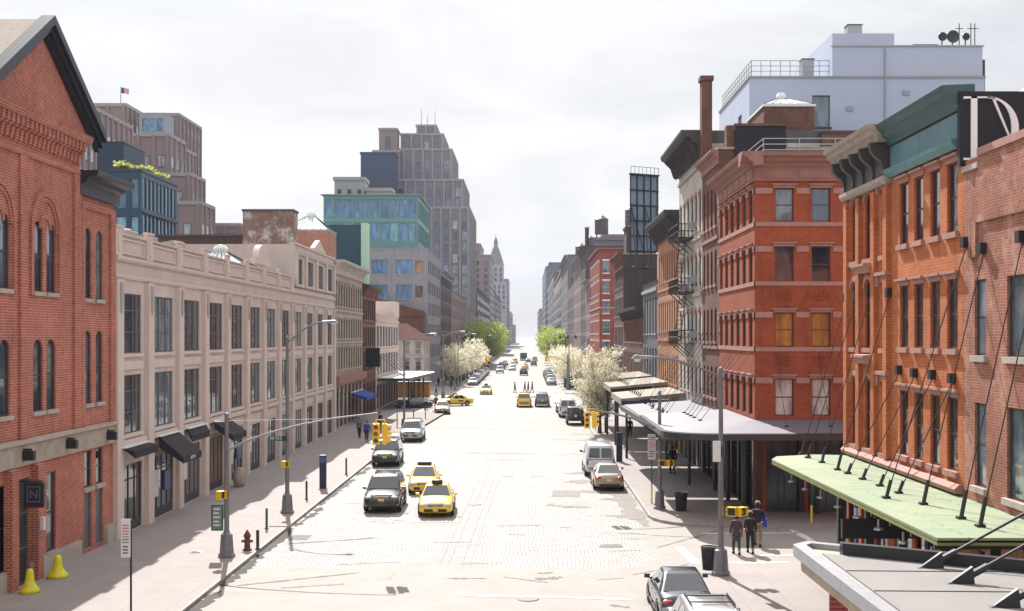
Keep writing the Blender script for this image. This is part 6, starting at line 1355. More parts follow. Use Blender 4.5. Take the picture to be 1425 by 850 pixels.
for i, (x, y, c, r_) in enumerate(((-6.8, 300, 'white', 180), (-3.9, 322, 'silver', 180), (-7.2, 340, 'dark', 180), (-4.2, 362, 'white', 180), (2.2, 372, 'grey', 0), (-7, 385, 'silver', 180), (-4, 400, 'tan', 180), (.5, 425, 'dark', 0), (3, 440, 'white', 0))):
    park((car_suv, car_lexus)[i % 2], x, y, r_, f"{c} car in the far traffic, {['nearest of the queue', 'second of the queue', 'in the outer lane beside the kerb', 'behind the second of the queue', 'driving away near the kerb', 'sixth of the queue', 'seventh of the queue', 'driving away in the centre', 'driving away farthest'][i]}", pm[c], 'distant traffic')
bus = thing('bus', 'dark blue and white bus far down the street', 'bus', (-1.2, 455, 0))
mb = MB(); mb.box(-2.5, .1, 450, 462, .35, 3.1); mb.build('body', P_NAVY, bus, bevel=.15); mb = MB(); mb.box(-2.3, -.1, 449.95, 449.99, 1.5, 2.7); mb.build('rear_window', G_CAR, bus); mb = MB(); mb.box(-2.55, .15, 449.9, 462.1, .33, .9); mb.build('lower_panel', P_WHT, bus)
for x in (-2.3, -.1):
    for y in (452.5, 459.5): m = MB(); m.lathe([(0, -.15), (.48, -.15), (.48, .15), (0, .15)], (x, y, .49), 14, 'X'); m.build('wheel', M_TYRE, bus)
# ================================================================ STREET FURNITURE
def lamp_base(t, x, y, s=1.0, m=M_POLE, z=.15):
    mb = MB(); mb.lathe([(0, 0), (.36*s, 0), (.36*s, .12), (.30*s, .16), (.24*s, .95), (.16*s, 1.0), (.12*s, 1.08)], (x, y, z), 8); mb.build('base', m, t)
def traffic_light(label, x, y, z, rot=0, faces=('front', 'side'), group='yellow traffic lights'):
    """three-lamp head hung from a mast arm; lamps face the camera side and one cross street"""
    t = thing('traffic_light', label, 'traffic light', (x, y, z), rot, group)
    c, s_ = math.cos(rot), math.sin(rot)
    for k, f in enumerate(faces):
        M = Matrix.Rotation(R(0 if f == 'front' else 90), 4, 'Z') @ Matrix.Identity(4)
        mb = MB(); mb.M = Matrix.Translation((x+(.32 if k else -.12), y, z)) @ M
        mb.box(-.17, .17, -.12, .12, -1.06, 0); mb.box(-.19, .19, -.02, .02, -1.1, .03)
        body = mb.build('housing', M_YEL, t, bevel=.015)
        for i in range(3):
            zc = -.18-.35*i; mb = MB(); mb.M = Matrix.Translation((x+(.32 if k else -.12), y, z)) @ M
            for j in range(10):
                a0 = math.pi*(-.15+1.3*j/10); a1 = math.pi*(-.15+1.3*(j+1)/10)
                mb.hexa([(.14*math.cos(a0), -.34, zc+.14*math.sin(a0)), (.15*math.cos(a0), -.34, zc+.15*math.sin(a0)), (.15*math.cos(a0), -.12, zc+.15*math.sin(a0)), (.14*math.cos(a0), -.12, zc+.14*math.sin(a0)),
                         (.14*math.cos(a1), -.34, zc+.14*math.sin(a1)), (.15*math.cos(a1), -.34, zc+.15*math.sin(a1)), (.15*math.cos(a1), -.12, zc+.15*math.sin(a1)), (.14*math.cos(a1), -.12, zc+.14*math.sin(a1))])
            mb.build('visor', M_YEL, body)
            mb = MB(); mb.M = Matrix.Translation((x+(.32 if k else -.12), y, z)) @ M; mb.lathe([(0, -.14), (.08, -.135), (.125, -.115)], (0, 0, zc), 14, 'Y')
            mb.build('lens', [mat('lens_red', (.25, .02, .015), .2, var=0), mat('lens_amber', (.22, .10, .01), .2, var=0), mat('lens_green', (.01, .10, .05), .2, var=0)][i], body)
    mb = MB(); mb.tube((x-.12, y, z), (x-.12, y, z+.2), .03, n=6); mb.tube((x+.32, y, z), (x+.32, y, z+.2), .03, n=6); mb.tube((x-.16, y, z+.2), (x+.36, y, z+.2), .035, n=6); mb.build('bracket', M_YEL, t); t.scale = (.8, .8, .8)
    return t
def ped_signal(label, x, y, z, one=False):
    t = thing('pedestrian_signal', label, 'pedestrian signal', (x, y, z))
    for k, (dx, rot) in enumerate(((0, 0), (.42, 35)) if not one else ((-.1, 0),)):
        if one: rot = 65
        M = Matrix.Translation((x+dx, y, z)) @ Matrix.Rotation(R(rot if k or one else -20), 4, 'Z')
        mb = MB(); mb.M = M; mb.box(-.2, .2, -.12, .12, -.22, .22); mb.box(-.22, .22, -.26, -.12, .2, .23); mb.box(-.22, -.2, -.26, -.12, -.2, .2); mb.box(.2, .22, -.26, -.12, -.2, .2)
        h = mb.build('housing', M_YEL, t); mb = MB(); mb.M = M; mb.box(-.17, .17, -.135, -.122, -.17, .17); mb.build('screen', M_PLAST, h)
        if k:
            mb = MB(); mb.M = M; mb.box(-.06, .05, -.142, -.136, -.1, .02)
            for i in range(4): mb.box(-.06+i*.03, -.038+i*.03, -.142, -.136, .021, .1-.01*abs(i-1.5))
            mb.hexa([(.052, -.142, -.06), (.09, -.142, .0), (.09, -.136, .0), (.052, -.136, -.06), (.052, -.142, -.02), (.1, -.142, .04), (.1, -.136, .04), (.052, -.136, -.02)]); mb.build('hand_symbol', mat('hand_orange', (.6, .18, .08), .5, var=0), h)
    mb = MB(); mb.tube((x-.3, y, z+.1), (x, y, z+.1), .025, n=5); mb.tube((x-.3, y, z-.12), (x, y, z-.12), .025, n=5); mb.build('bracket', M_YEL, t); t.scale = (.8, .8, .8)
    return t
# -- left: traffic pole with curved mast arm
x, y = -12.45, 49.2
t = thing('signal_pole', 'grey signal pole with a long curved mast arm on the north pavement', 'signal pole', (x, y, .15))
lamp_base(t, x, y); mb = MB(); mb.tube((x, y, 1.1), (x, y, 6.0), .11, .085, n=10); mb.lathe([(0, .12), (.06, .1), (.1, 0), (.08, -.06)], (x, y, 6.02), 8); mb.build('pole', M_POLE, t)
mb = MB(); pts = [(x, y, 4.55), (x+.8, y, 4.95), (x+1.8, y, 5.3), (x+3.0, y, 5.62), (x+4.4, y, 5.9), (x+6.25, y, 6.12)]; mb.path(pts, [.055, .05, .045, .04, .035, .03], 8)
mb.tube((x, y, 5.8), (x+4.3, y, 5.88), .01, n=5); mb.tube((x-.5, y, 5.75), (x+.1, y, 5.78), .03, n=5); mb.build('mast_arm', mat('dull_steel_arm', (.27, .27, .29), .6, .2, var=.1), t)
mb = MB(); mb.tube((x+6.25, y, 6.12), (x+6.25, y, 5.86), .03, n=6); mb.build('hanger', M_GALV, t)
traffic_light('yellow traffic light hanging from the long curved mast arm over the dark cars', x+6.3, y, 5.68)
ped_signal('yellow pedestrian signal on the pole with the long curved arm', x-.12, y-.3, 2.75, True)
t = thing('parking_sign', 'dark green framed parking notice fixed to the signal pole', 'sign', (x-.35, y-.05, 1.7))
mb = MB(); mb.box(x-.62, x-.12, y-.1, y-.06, 1.25, 2.35); mb.build('panel', M_SIGNGREEN, t); mb = MB(); mb.box(x-.56, x-.18, y-.115, y-.103, 1.32, 2.28); mb.build('face', mat('faded_notice', (.20, .26, .22), .6, var=.6, scale=9), t)
for i, z in enumerate((2.12, 1.95, 1.78, 1.6, 1.45)): 
    mb = MB(); mb.box(x-.52, x-.24-.05*(i % 2), y-.124, y-.117, z, z+.07); mb.build('text_line', M_SIGNWH, t)
# hydrant with dark stub pipes
x, y = -11.95, 50.7
t = thing('fire_hydrant', 'rusty brown fire hydrant near the north kerb', 'fire hydrant', (x, y, .15))
mb = MB(); mb.lathe([(0, 0), (.2, 0), (.2, .06), (.13, .1), (.12, .55), (.16, .58), (.16, .64), (.11, .74), (.05, .82), (.05, .88), (0, .88)], (x, y, .15), 14); mb.tube((x-.24, y, .55), (x+.24, y, .55), .06, n=10); mb.tube((x, y-.22, .48), (x, y, .48), .075, n=10); mb.build('barrel', mat('rusty_brown', (.14, .055, .035), .7, var=.4, scale=9, bmp=.2), t, smooth=False)
def bollard(label, x, y, h=1.0, r=.07, m=M_CHAR, lean=0): 
    mb = MB(); mb.lathe([(0, 0), (r*1.6, 0), (r*1.6, .04), (r, .06), (r, h-.04), (r*.7, h), (0, h)], (0, 0, 0), 12); o = mb.build('bollard', m); o.location = (x, y, .15); o.rotation_euler = (0, R(lean), 0); return tag(o, label, 'bollard', 'thin bollards along the north pavement')
bollard('short dark bollard beside the rusty hydrant', -11.55, 50.9, .85)
bollard('slim dark green bollard between hydrant and tall lamp', -12.35, 56.3, 1.0, .06, M_SIGNGREEN)
bollard('slim dark bollard between tall lamp and information pillar', -12.35, 66.5, 1.05, .06)
bollard('thin dark bollard beyond the information pillar', -11.95, 78.5, 1.1, .06)
for (x, y, lb) in ((-12.9, 118, 'bollard at the near edge of the paved island'), (-11.6, 121.5, 'tall thin bollard midway along the paved island'), (-11.2, 131, 'bollard at the far corner of the paved island')): bollard('thin black '+lb, x, y, 1.6, .05)
x, y = -12.2, 71.0
t = thing('information_pillar', 'dark blue black information pillar beyond the tall lamp on the north pavement', 'pillar', (x, y, .15)); mb = MB(); mb.box(x-.2, x+.2, y-.12, y+.12, .2, 2.2); mb.build('panel', mat('pillar_navy', (.015, .02, .05), .4, var=.1), t, bevel=.02); mb = MB(); mb.box(x-.26, x+.26, y-.2, y+.2, .15, .2); mb.build('base', M_CONC, t); mb = MB(); mb.box(x-.16, x+.16, y-.13, y-.122, 1.75, 2.1); mb.build('map_face', mat('map_blue', (.08, .10, .30), .4, var=.3, scale=8), t)
# -- left tall cobra lamp
def cobra(label, x, y, H, sx, reach, rise, base_h=.95, m=M_POLE):
    t = thing('street_lamp', label, 'street lamp', (x, y, .15)); lamp_base(t, x, y, 1, m)
    mb = MB(); mb.tube((x, y, 1.1), (x, y, H), .115, .075, n=10); mb.lathe([(0, .15), (.07, .1), (.1, 0)], (x, y, H), 8); mb.build('pole', m, t)
    mb = MB(); n = 9; pts = []
    for i in range(n+1):
        f = i/n; pts.append((x+sx*reach*f, y, H-.25+rise*math.sin(f*math.pi/2)))
    mb.path(pts, .045, 7); mb.tube((x, y, H-.9), pts[2], .02, n=5); mb.build('arm', m, t)
    e = pts[-1]; mb = MB(); q = []
    mb.M = Matrix.Translation(e) @ Matrix.Diagonal((sx, 1, 1, 1))
    mb.hexa([(-.1, -.06, -.05), (.75, -.09, -.06), (.75, .09, -.06), (-.1, .06, -.05), (-.1, -.05, .06), (.6, -.1, .1), (.6, .1, .1), (-.1, .05, .06)]); hd = mb.build('lamp_head', M_GALV, t, bevel=.03)
    mb = MB(); mb.M = Matrix.Translation(e) @ Matrix.Diagonal((sx, 1, 1, 1)); mb.lathe([(0, -.19), (.1, -.17), (.15, -.1), (.15, -.05)], (.5, 0, 0), 12); mb.build('lens', mat('lamp_lens', (.6, .6, .58), .2, var=0), hd)
    return t
cobra('tall grey street lamp with curved arm on the north pavement', -12.4, 61.4, 9.2, 1, 1.9, 1.1)
t = thing('street_sign', 'small green street sign on the tall north lamp', 'street sign', (-12.8, 61.3, 4.0)); mb = MB(); mb.box(-13.35, -12.45, 61.26, 61.29, 3.9, 4.15); mb.build('panel', M_SIGNGREEN, t); lettering('W 14 ST', .2, t, (-.1, -.052, .02)); mb = MB(); mb.box(-12.62, -12.4, 61.2, 61.26, 3.9, 4.2); mb.build('clamp', M_CHAR, t)
ped_signal('yellow pedestrian signal strapped to the tall north street lamp', -12.42, 61.15, 2.7, True)
# near left sign post
x, y = -12.55, 37.6
t = thing('parking_sign_post', 'black post with a narrow white parking sign at the near north kerb', 'sign', (x, y, .15)); mb = MB(); mb.tube((x, y, .15), (x, y, 3.5), .035, n=8); mb.build('post', M_BLACK, t)
mb = MB(); mb.box(x-.3, x+.0, y-.055, y-.04, 2.3, 3.52); mb.build('plate', M_SIGNWH, t)
for i in range(7): mb = MB(); mb.box(x-.26, x-.05, y-.063, y-.0565, 3.3-i*.09, 3.33-i*.09); mb.build('text_line', M_SIGNRED if i < 5 else M_SIGNGREEN, t)
for i in range(3): mb = MB(); mb.box(x-.24, x-.08, y-.063, y-.0565, 2.62-i*.1, 2.66-i*.1); mb.build('text_line', M_CHAR, t)
# yellow bell-shaped guards
for (x, y, s, lb) in ((-17.75, 42.35, 1, 'narrow yellow bell shaped guard at the near side of the doorway'), (-17.8, 45.0, 1.12, 'wide yellow bell shaped guard at the far side of the doorway')):
    mb = MB(); mb.lathe([(0, .86), (.07, .85), (.12, .78), (.14, .62), (.16, .4), (.26, .2), (.34, .12), (.36, .0), (0, 0)], (0, 0, 0), 20); o = mb.build('corner_guard', mat('bright_yellow_plastic', (.72, .62, .02), .5, var=.15, scale=6), smooth=True); o.location = (x, y, .15); o.scale = (s, s, 1.0); tag(o, lb, 'guard', 'yellow guards by the doorway')
# black hanging square sign
x, y = XL+.75, 43.0
t = thing('hanging_sign', 'black square hanging sign with framed letter N on the gabled building', 'sign', (x, y, 3.6)); mb = MB(); mb.box(x-.35, x+.35, y-.08, y+.08, 3.1, 4.0); mb.build('panel', M_BLACK, t); mb = MB()
for a in ((x-.24, x+.24, 3.84, 3.87), (x-.24, x+.24, 3.3, 3.33), (x-.24, x-.21, 3.33, 3.84), (x+.21, x+.24, 3.33, 3.84)): mb.box(a[0], a[1], y-.09, y-.081, a[2], a[3])
mb.build('frame_lines', mat('sign_blue_lines', (.10, .14, .24), .5, var=0), t); lettering('N', .42, t, (0, -.088, -.03), m=mat('sign_blue_lines', (.1, .14, .24)))
mb = MB(); mb.tube((XL, y, 4.05), (x+.3, y, 4.05), .03, n=6); mb.build('bracket', M_BLACK, t)
for i, (yy, zz) in enumerate(((47.6, 4.95), (52.2, 4.9), (43.5, 4.9))):
    mb = MB(); mb.box(XL+.15, XL+.55, -.12+yy, yy+.12, zz-.15, zz+.2); mb.tube((XL+.1, yy, zz+.25), (XL+.45, yy, zz+.25), .04, n=6); o = mb.build('wall_lamp', M_BLACK); tag(o, ['black wall lamp in the middle of the concrete belt', 'black wall lamp on the brick wing beside the beige pier', 'black wall lamp above the hanging sign'][i], 'wall lamp', 'black wall lamps on the concrete belt')
mb = MB(); mb.lathe([(0, 0), (.3, 0), (.36, .3), (.36, .9), (.22, 1.15), (0, 1.2)], (0, 0, 0), 14); o = mb.build('stone_bollard', M_CONC, smooth=True); o.location = (-17.5, 72.2, .15); tag(o, 'squat stone bollard beside a beige pier under the second awning', 'bollard')
# -- right: near tall lamp
t = cobra('tall grey street lamp at the near corner with the arm reaching over the road', 7.45, 45.5, 8.0, -1, 2.7, .75)
ped_signal('yellow pedestrian signal with a red hand on the near corner lamp', 7.85, 45.35, 2.6)
t = thing('white_notice', 'blank white plate high on the near corner lamp', 'sign', (7.3, 45.38, 4.9)); mb = MB(); mb.box(7.12, 7.42, 45.34, 45.37, 4.5, 5.3); mb.build('plate', M_WHITE, t); mb = MB(); mb.box(7.3, 7.5, 45.37, 45.44, 4.7, 5.1); mb.build('clamp', M_CHAR, t)
def bin_(label, x, y, tilt=0):
    t = thing('litter_bin', label, 'litter bin', (x, y, .15), 0, None); mb = MB()
    for i in range(22): a = 2*math.pi*i/22; mb.tube((x+.25*math.cos(a), y+.25*math.sin(a), .18), (x+.32*math.cos(a), y+.32*math.sin(a), 1.05), .014, n=4)
    mb.build('wire_cage', M_BLACK, t); mb = MB(); mb.lathe([(.23, .04), (.27, .5), (.3, .86), (.29, .87), (.2, .75), (0, .72)], (x, y, .15), 14); mb.build('liner', M_PLAST, t)
    for z, r_ in ((.2, .26), (.6, .29), (1.05, .33)): mb = MB(); mb.lathe([(r_-.015, 0), (r_+.015, 0), (r_+.015, .05), (r_-.015, .05), (r_-.015, 0)], (x, y, z-.02), 18); mb.build('hoop', M_BLACK, t)
    return t
bin_('black wire litter bin behind the near corner lamp base', 7.15, 46.4); bin_('black wire litter bin on the sunny strip across the side street', 8.1, 62.2)
# second right pole with arm
x, y = 7.05, 62.9
t = thing('signal_pole', 'grey signal pole with the arm reaching toward the blossom tree, across the side street', 'signal pole', (x, y, .15)); lamp_base(t, x, y, .9); mb = MB(); mb.tube((x, y, 1.1), (x, y, 6.3), .11, .08, n=10); mb.lathe([(0, .15), (.07, .1), (.1, 0)], (x, y, 6.3), 8); mb.build('pole', M_POLE, t)
mb = MB(); mb.path([(x, y, 4.25), (x-.6, y, 4.6), (x-1.4, y, 4.95), (x-2.4, y, 5.2), (x-3.7, y, 5.42)], [.075, .07, .06, .05, .04], 8); mb.tube((x-.5, y, 5.95), (x+.5, y, 5.95), .03, n=5); mb.build('mast_arm', M_POLE, t)
traffic_light('yellow traffic light on the arm in front of the blossom tree', x-3.75, y, 5.3)
ped_signal('yellow pedestrian signal on the far corner pole in the canopy shade', 7.2, 62.7, 2.6)
t = thing('street_sign', 'brown cream street name sign on the pole across the side street', 'street sign', (7.6, 62.85, 4.0)); mb = MB(); mb.box(7.1, 8.35, 62.72, 62.75, 3.78, 4.08); mb.build('panel', mat('sign_brown', (.16, .10, .08), .5, var=0), t); lettering('WASHINGTON ST', .17, t, (.12, -.14, -.07), m=M_SIGNWH); mb = MB(); mb.box(7.0, 7.2, 62.75, 62.85, 3.8, 4.1); mb.build('clamp', M_CHAR, t)
x, y = 6.85, 65.0
t = thing('parking_sign_post', 'dark post with yellow foot and pale parking sign near the van', 'sign', (x, y, .15)); mb = MB(); mb.tube((x, y, 1.2), (x, y, 3.6), .035, n=8); mb.build('post', M_SIGNGREEN, t); mb = MB(); mb.tube((x, y, .15), (x, y, 1.2), .05, n=8); mb.build('yellow_sleeve', M_YELG, t)
mb = MB(); mb.box(x-.22, x+.22, y-.06, y-.045, 2.55, 3.95); mb.build('plate', M_SIGNWH, t)
for i in range(9): mb = MB(); mb.box(x-.17, x+.17-.06*(i % 3), y-.068, y-.062, 3.75-i*.13, 3.79-i*.13); mb.build('text_line', M_SIGNRED if i < 6 else M_CHAR, t)
x, y = 6.75, 86.5
t = thing('information_pillar', 'dark information pillar on the south pavement beside the white van', 'pillar', (x, y, .15)); mb = MB(); mb.box(x-.22, x+.22, y-.12, y+.12, .2, 2.3); mb.build('panel', mat('pillar_navy', (.015, .02, .05)), t, bevel=.02); mb = MB(); mb.box(x-.3, x+.3, y-.2, y+.2, .15, .2); mb.build('base', M_CONC, t)
# red commercial parking sign by the grey canopy
x, y = 6.95, 27.3
t = thing('red_parking_sign', 'red commercial vehicle parking sign on a post beside the grey canopy', 'sign', (x, y, .15)); mb = MB(); mb.tube((x+.1, y, .15), (x+.1, y, 3.6), .035, n=8); mb.build('post', M_CHAR, t)
mb = MB(); mb.box(x-.0, x+.44, y-.07, y-.045, 2.6, 3.62); pl = mb.build('plate', mat('sign_salmon', (.50, .12, .12), .5, var=.08), t)
mb = MB(); mb.box(x+.02, x+.12, y-.078, y-.071, 3.42, 3.56); mb.build('number_box', mat('sign_maroon', (.16, .02, .02), .5, var=0), t)
lettering('3', .15, t, (.07, -.088, 3.34), m=M_SIGNWH)
for i, (s, sz) in enumerate((('HOUR PARKING', .05), ('COMMERCIAL', .065), ('VEHICLES ONLY', .06), ('OTHERS NO STANDING', .042), ('MONDAY - FRIDAY', .048), ('7AM - 7PM', .055))):
    lettering(s, sz, t, (.27 if i == 0 else .225, -.078, 3.33-.11*i), m=mat('sign_maroon', (.16, .02, .02)))
x, y = 14.0, 58.3
t = thing('parking_sign_post', 'thin post with pale parking sign and yellow foot in front of the teal shop glass', 'sign', (x, y, .15)); mb = MB(); mb.tube((x, y, 1.0), (x, y, 3.0), .035, n=8); mb.build('post', M_CHAR, t); mb = MB(); mb.tube((x, y, .15), (x, y, 1.0), .05, n=8); mb.build('yellow_sleeve', M_YELG, t); mb = MB(); mb.box(x-.32, x+.02, y-.06, y-.045, 2.2, 3.0); mb.build('plate', M_SIGNWH, t)
# left lamps further off, with traffic lights at the avenue
for (x, y, H, sx, lb) in ((-12.2, 118, 9.0, 1, 'street lamp at the near corner of the paved island'), (-12.4, 176, 9.5, 1, 'street lamp before the avenue on the north side'), (7.2, 138, 9.0, -1, 'street lamp behind the near blossom tree'), (-12.4, 214, 9.2, 1, 'street lamp past the avenue on the north side'), (7.3, 205, 9, -1, 'street lamp past the avenue on the south side'), (-12.2, 300, 9, 1, 'thin far lamp among blossom trees'), (7.2, 300, 9, -1, 'thin far lamp on the south pavement')):
    cobra('grey '+lb, x, y, H, sx, 2.6, .8)
def hooked_lamp(label, x, y):
    t = thing('hooked_lamp', label, 'street lamp', (x, y, .15)); mb = MB(); mb.tube((x, y, .15), (x, y, 9.2), .12, .07, n=8); mb.build('pole', M_BLACK, t)
    for s in (-1, 0, 1):
        mb = MB(); cx = x+s*1.5; 
        pts = [(x, y, 9.0), (x+s*.6, y, 9.6), (x+s*1.1, y, 9.7)] if s else [(x, y, 9.0)]
        mb.path([*pts]+[(cx-.0+.45*math.cos(a)*-1, y, 9.6+.5*math.sin(a)) for a in [math.pi*i/6 for i in range(7)]], .05, 5); mb.build('hook', M_BLACK, t)
        mb = MB(); mb.lathe([(0, 0), (.08, 0), (.28, -.5), (.2, -.7), (0, -.72)], (cx+.45, y, 9.6), 10); mb.build('lantern', M_BLACK, t)
hooked_lamp('black three lantern hooked lamp before the green trees on the north side', -13.2, 244); hooked_lamp('black three lantern hooked lamp before the blossom on the south side', 7.6, 232)
# avenue signals
for (x, y, xa, lb) in ((-12.3, 203, 5.5, 'north'), (7.0, 203, -3.6, 'south')):
    t = thing('signal_pole', f'distant signal pole with arm at the avenue crossing, {lb} side', 'signal pole', (x, y, .15)); lamp_base(t, x, y, .9); mb = MB(); mb.tube((x, y, 1), (x, y, 6.2), .1, n=8); mb.build('pole', M_POLE, t)
    mb = MB(); mb.path([(x, y, 4.6), (x+xa*.3, y, 5.4), (x+xa*.65, y, 5.8), (x+xa, y, 6.0)], .055, 6); mb.build('mast_arm', M_POLE, t)
    traffic_light(f'far yellow traffic light over the avenue crossing, {lb} side', x+xa, y, 5.85)
t = thing('subway_shelter', 'dark green boxy shelter on the pavement past the avenue, north side', 'shelter', (-14, 226, .15)); mb = MB(); mb.box(-15.6, -12.4, 224, 229, 2.9, 3.2); mb.build('roof', M_SIGNGREEN, t); mb = MB(); mb.box(-15.4, -12.6, 224.2, 224.3, .9, 2.9); mb.build('panel', G_TEAL, t)
for xx in (-15.4, -12.6): mb = MB(); mb.tube((xx, 224.2, .15), (xx, 224.2, 2.9), .08, n=6); mb.build('post', M_SIGNGREEN, t)
for (x, y, lb) in ((7.6, 212, 'teal kiosk past the avenue on the south pavement'), ):
    t = thing('kiosk', lb, 'kiosk', (x, y, .15)); mb = MB(); mb.box(x-1, x+1, y-1.2, y+1.2, .15, 2.9); mb.build('body', mat('teal_kiosk', (.04, .16, .18), .5, var=.2), t, bevel=.04); mb = MB(); mb.box(x-1.15, x+1.15, y-1.35, y+1.35, 2.9, 3.1); mb.build('roof', M_CHAR, t)
t = thing('news_stall', 'orange brown stall under the far warehouse canopy', 'stall', (-17, 178, .15)); mb = MB(); mb.box(-19.5, -14.6, 177.5, 180, 0.15, 2.3); mb.build('body', mat('orange_board', (.45, .22, .05), .7, var=.2), t); mb = MB(); mb.box(-19.7, -14.4, 177.3, 180.2, 2.3, 2.5); mb.build('roof', M_CHAR, t)
# yellow road sign by blossom tree
t = thing('warning_sign', 'bright yellow green warning sign beside the near blossom tree', 'sign', (6.75, 116, .15)); mb = MB(); mb.tube((6.75, 116, .15), (6.75, 116, 3.4), .04, n=6); mb.build('post', M_CHAR, t); mb = MB(); mb.box(6.4, 7.15, 115.9, 115.94, 2.7, 3.45); mb.build('plate', mat('lime_yellow', (.55, .8, .02), .5, var=0), t)
# low litter on the pavements, one by one
random.seed(4)
for i, (x, y, lb) in enumerate(((-15.3, 55.5, 'crumpled pale paper in the shade by the beige shopfronts'), (-14.0, 50.2, 'flat torn paper on the sunny north pavement'), (9.3, 69.5, 'pale crumpled bag in the metal canopy shade'))):
    mb = MB(); o_ = blob(0, 0, .3, .18, 9, .35); mb.add([(a, b_, .01) for a, b_ in o_]+[(a*.5, b_*.5, .05+.05*random.random()) for a, b_ in o_], [tuple(range(8, -1, -1)), tuple(range(9, 18))]+[(k, (k+1) % 9, 9+(k+1) % 9, 9+k) for k in range(9)]); o = mb.build('litter', M_SIGNWH); o.location = (x, y, .15); tag(o, lb, 'litter')
# overhead wires on the left by the lamp
# ================================================================ TREES
M_BARK = mat('bark', (.09, .07, .055), .9, var=.3, scale=6, bmp=.3)
def leafmat(name, c1, c2, tr=.35):
    m, nt, b = base_mat(name); b.inputs['Roughness'].default_value = .7; b.inputs['Specular IOR Level'].default_value = .2
    g_ = N(nt, 'ShaderNodeNewGeometry').outputs['Position']; f = ramp(nt, noise(nt, g_, 2.2, 4, .7), .35, .65); col = mixc(nt, f, c1, c2); nt.links.new(col, b.inputs['Base Color'])
    tl = N(nt, 'ShaderNodeBsdfTranslucent'); nt.links.new(col, tl.inputs[0]); ms = N(nt, 'ShaderNodeMixShader'); ms.inputs[0].default_value = tr
    nt.links.new(b.outputs[0], ms.inputs[1]); nt.links.new(tl.outputs[0], ms.inputs[2]); nt.links.new(ms.outputs[0], nt.nodes['Material Output'].inputs[0]); MATS[name] = m; return m
M_BLOS = leafmat('white_blossom', (.86, .82, .70), (.70, .66, .46), .5); M_GREENL = leafmat('spring_green_leaves', (.50, .54, .16), (.34, .43, .11), .55)
def tree_meshes(seed, h, cr, nleaf, leaf, m, trunk_h=2.0, nb=40, zc=.52, spread=.03, name='crown'):
    """trunk, limbs fanning up into an egg shaped crown; leaf-sized faces cluster along the outer limbs"""
    rnd = random.Random(seed); tb = MB(); pts = []
    r0 = h*.014+.05; fk = Vector((rnd.uniform(-.1, .1), rnd.uniform(-.1, .1), trunk_h))
    tb.tube((0, 0, 0), (fk.x*.4, fk.y*.4, trunk_h*.5), r0*1.25, r0, n=8, cap=False); tb.tube((fk.x*.4, fk.y*.4, trunk_h*.5), fk, r0, r0*.85, n=8, cap=False)
    zlo = trunk_h*.95; zm = zlo+(h-zlo)*zc
    for i in range(nb):
        a = i*2.399+rnd.uniform(-.3, .3); t = (i+.5)/nb; zz = zlo+(h-zlo)*(.12+.88*t**.85)*rnd.uniform(.88, 1.0)
        q = (zz-zm)/(h-zm) if zz > zm else (zz-zm)/(zm-zlo); rad = cr*math.sqrt(max(.02, 1-q*q*.96))*rnd.uniform(.5, 1.06)
        e = Vector((rad*math.cos(a), rad*math.sin(a), zz)); c = fk+Vector((e.x*.45, e.y*.45, (e.z-fk.z)*.62)); P = []
        for k in range(6):
            u = k/5; p = fk*(1-u)**2+c*2*u*(1-u)+e*u*u
            if 0 < k < 5: p = p+Vector((rnd.gauss(0, 1), rnd.gauss(0, 1), rnd.gauss(0, .6)))*.03*cr
            P.append(p)
        for k in range(5): tb.tube(P[k], P[k+1], max(.012, r0*.42*(1-k/5.5)), max(.01, r0*.42*(1-(k+1)/5.5)), n=4, cap=False)
        for k in range(2, 6):
            pts.append((P[k], 1.0)); 
            for s_ in range(2):   # side twigs
                tw = P[k]+Vector((rnd.gauss(0, 1), rnd.gauss(0, 1), rnd.gauss(.4, .7))).normalized()*cr*rnd.uniform(.1, .24)
                tb.tube(P[k], tw, .014*h/8, .008*h/8, n=3, cap=False); pts.append((tw, .8))
    vs = []; fs = []; wts = [rnd.uniform(.3, 1.6) for _ in pts]; ch = rnd.choices(pts, wts, k=nleaf)
    for c, w in ch:
        s = leaf*rnd.uniform(.5, 1.25); p = c+Vector((rnd.gauss(0, 1), rnd.gauss(0, 1), rnd.gauss(0, .9)))*(spread*h)
        if p.z < trunk_h*.8: continue
        u = Vector((rnd.uniform(-1, 1), rnd.uniform(-1, 1), rnd.uniform(-1, 1))).normalized(); v = u.orthogonal().normalized(); k = len(vs)
        vs += [tuple(p-u*s), tuple(p+v*s*.7), tuple(p+u*s), tuple(p-v*s*.7)]; fs.append((k, k+1, k+2, k+3))
    me = bpy.data.meshes.new(name); me.from_pydata(vs, [], fs); me.materials.append(m)
    return tb.mesh('trunk', M_BARK), me
def plant(ms, x, y, label, rot=0, s=1, group=None, cat='tree', name='blossom_tree', sz=None):
    t = thing(name, label, cat, (x, y, .13), rot, group); t.scale = (s, s, sz or s); link('trunk', ms[0], t); link('crown', ms[1], t); return t
tA = tree_meshes(11, 8.6, 2.6, 15000, .085, M_BLOS, 1.5, 60, .42, .022); plant(tA, 6.9, 112, 'nearest white blossom tree at the south kerb, full crown')
tB = tree_meshes(21, 8.2, 3.7, 5500, .17, M_BLOS, 1.9, 36, .45, .03); tC = tree_meshes(31, 7.8, 3.9, 5500, .17, M_BLOS, 1.9, 36, .5, .03)
tD = tree_meshes(41, 14, 6.5, 8000, .3, M_GREENL, 3.0, 44, .5, .035)
random.seed(77)
GL = 'white blossom trees beyond the avenue on the north pavement'; GR = 'white blossom trees beyond the avenue on the south pavement'
ordn = ['nearest', 'second', 'third', 'fourth', 'fifth', 'sixth', 'seventh', 'eighth', 'ninth']
